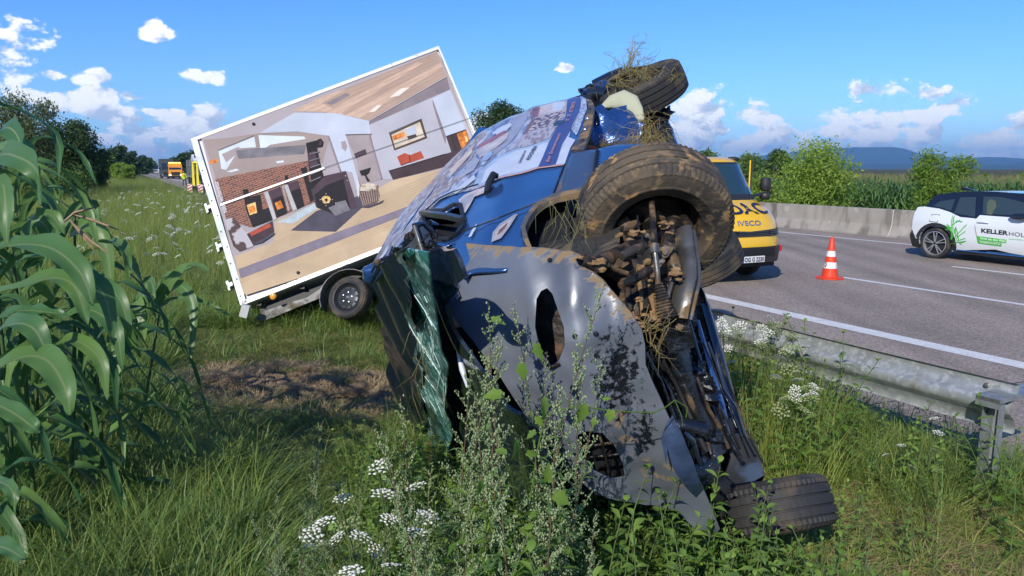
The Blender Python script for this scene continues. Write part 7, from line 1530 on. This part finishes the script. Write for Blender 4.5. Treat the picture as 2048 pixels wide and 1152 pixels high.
for x in (-.42, .38):
    c = o+cR*x+Vector((0,-.1,.55)); mb = MB(); mb.box(c, (.34,.04,.62), M_rw); bd = mb.build('striped_board', yv)
    for k in range(3):
        z0 = -.31+.22*k; mb = MB(); mb.prism([c+Vector((-.165,-.026,z0)), c+Vector((.165,-.026,z0+.16)), c+Vector((.165,-.026,min(.31,z0+.27))), c+Vector((-.165,-.026,z0+.11))], Vector((0,.003,0)), M_rr); mb.build('red_stripe', bd)
for x in (-.3, .3): mb = MB(); mb.lathe(o+Vector((x,.4,.36)), (1,0,0), [(.001,-.1),(.34,-.1),(.34,.1),(.001,.1)], M_dark, 16); mb.build('wheel', yv, 40)
# person in a hi-vis jacket, walking away along the shoulder line
o = P(369.5,371,85); o.z = .02; pe = thing('person', 'person in a yellow and orange high visibility jacket walking on the hard shoulder', 'person', tuple(o))
M_skin = mat('skin', (.45,.28,.20), .6); M_hv = mat('hi_vis_yellow', (.50,.62,.04), .7); M_hvo = mat('hi_vis_orange', (.80,.16,.02), .7); M_navy = mat('navy_trousers', (.012,.015,.03), .8); M_hair = mat('dark_hair', (.02,.015,.012), .7)
def skin_body(name, J, E, parent, m, off):
    me = bpy.data.meshes.new(name); me.from_pydata([j[0] for j in J], E, []); ob = bpy.data.objects.new(name, me); COL.objects.link(ob); ob.parent = parent; ob.location = off
    ob.modifiers.new('skin', 'SKIN'); sv = me.skin_vertices[0].data
    for i, j in enumerate(J): sv[i].radius = j[1]; sv[i].use_root = (i == 0)
    ss = ob.modifiers.new('subsurf', 'SUBSURF'); ss.levels = 1; ss.render_levels = 1; me.materials.append(m); return ob
J = [((0,0,.95),(.14,.10)),((0,.01,1.2),(.15,.10)),((0,.01,1.40),(.17,.10)),((0,.01,1.50),(.06,.06)),((0,.0,1.58),(.055,.06)),((0,-.01,1.68),(.08,.10)),((0,-.01,1.76),(.06,.07)),
     ((-.10,0,.90),(.09,.09)),((-.12,-.10,.50),(.065,.065)),((-.12,-.04,.10),(.045,.045)),((-.12,-.16,.04),(.04,.03)),((.10,0,.90),(.09,.09)),((.11,.10,.50),(.065,.065)),((.11,.26,.14),(.045,.045)),((.11,.18,.05),(.04,.03)),
     ((-.20,.01,1.42),(.06,.06)),((-.27,.04,1.15),(.045,.045)),((-.26,-.08,.92),(.035,.035)),((-.26,-.11,.84),(.035,.025)),((.20,.01,1.42),(.06,.06)),((.30,-.02,1.17),(.045,.045)),((.36,-.06,.98),(.035,.035)),((.38,-.08,.90),(.035,.025))]
E = [(0,1),(1,2),(2,3),(3,4),(4,5),(5,6),(0,7),(7,8),(8,9),(9,10),(0,11),(11,12),(12,13),(13,14),(2,15),(15,16),(16,17),(17,18),(2,19),(19,20),(20,21),(21,22)]
skin_body('body', J, E, pe, M_navy, (0,0,0))
mb = MB(); mb.lathe(o+Vector((0,.01,0)), (0,0,1), [(.17,.82),(.19,.95),(.185,1.15),(.20,1.36),(.16,1.47),(.07,1.51)], M_hv, 16, fn=lambda k, j, r, h: (r*(1.12 if k % 8 in (0,1,7) else .9), h)); mb.build('jacket', pe, 60)
mb = MB(); mb.box(o+Vector((.0,-.195,1.28)), (.22,.03,.16), M_hvo); mb.build('orange_back_panel', pe)
for s_ in (-1, 1): mb = MB(); mb.tube([o+Vector((s_*.18,.01,1.43)), o+Vector((s_*.28,.01,1.16)), o+Vector((s_*.30,-.07,.97))], [.08,.065,.055], M_hv, 10); mb.build('sleeve', pe, 60)
mb = MB(); mb.blob(o+Vector((0,-.01,1.70)), .115, M_hair, 1, 10, .03, (.85,1,1.1)); mb.build('hair', pe, 60)
mb = MB(); mb.blob(o+Vector((0,-.10,1.66)), .07, M_skin, 1, 8, .02); mb.build('face', pe, 60)
# small orange marker and cones far down the shoulder
for i, (px, py, d) in enumerate([(262,346,120)]):
    o = P(px, py, d); o.z = .5; sg = thing('warning_post', 'small orange marker post in the grass near the distant bushes', 'post', tuple(o)); mb = MB(); mb.box(o+Vector((0,0,.8)), (.5,.05,.9), mat('marker_orange', (.75,.20,.03), .5)); mb.build('marker_panel', sg); mb = MB(); mb.tube([Vector((o.x,o.y,0)), o+Vector((0,0,1.2))], .04, M_galv, 6); mb.build('post', sg)
# dark parts behind the trailer's rear corner
# bits of glass on the torn earth
M_chip = mat('glass_chip', (.42,.55,.58), .15, coat=.5); mb = MB(); rr = random.Random(91)
for k in range(120):
    q = GP(rr.gauss(385,22), rr.gauss(722,12), 0); z = ground_z(q.x, q.y)+.02; s = rr.uniform(.006,.014); R = Matrix.Rotation(rr.uniform(0,6), 3, Vector((rr.random(), rr.random(), 1)).normalized()); mb.box((q.x, q.y, z), (s, s, s*.4), M_chip, R)
tag(mb.build('glass_fragments'), kind='stuff')
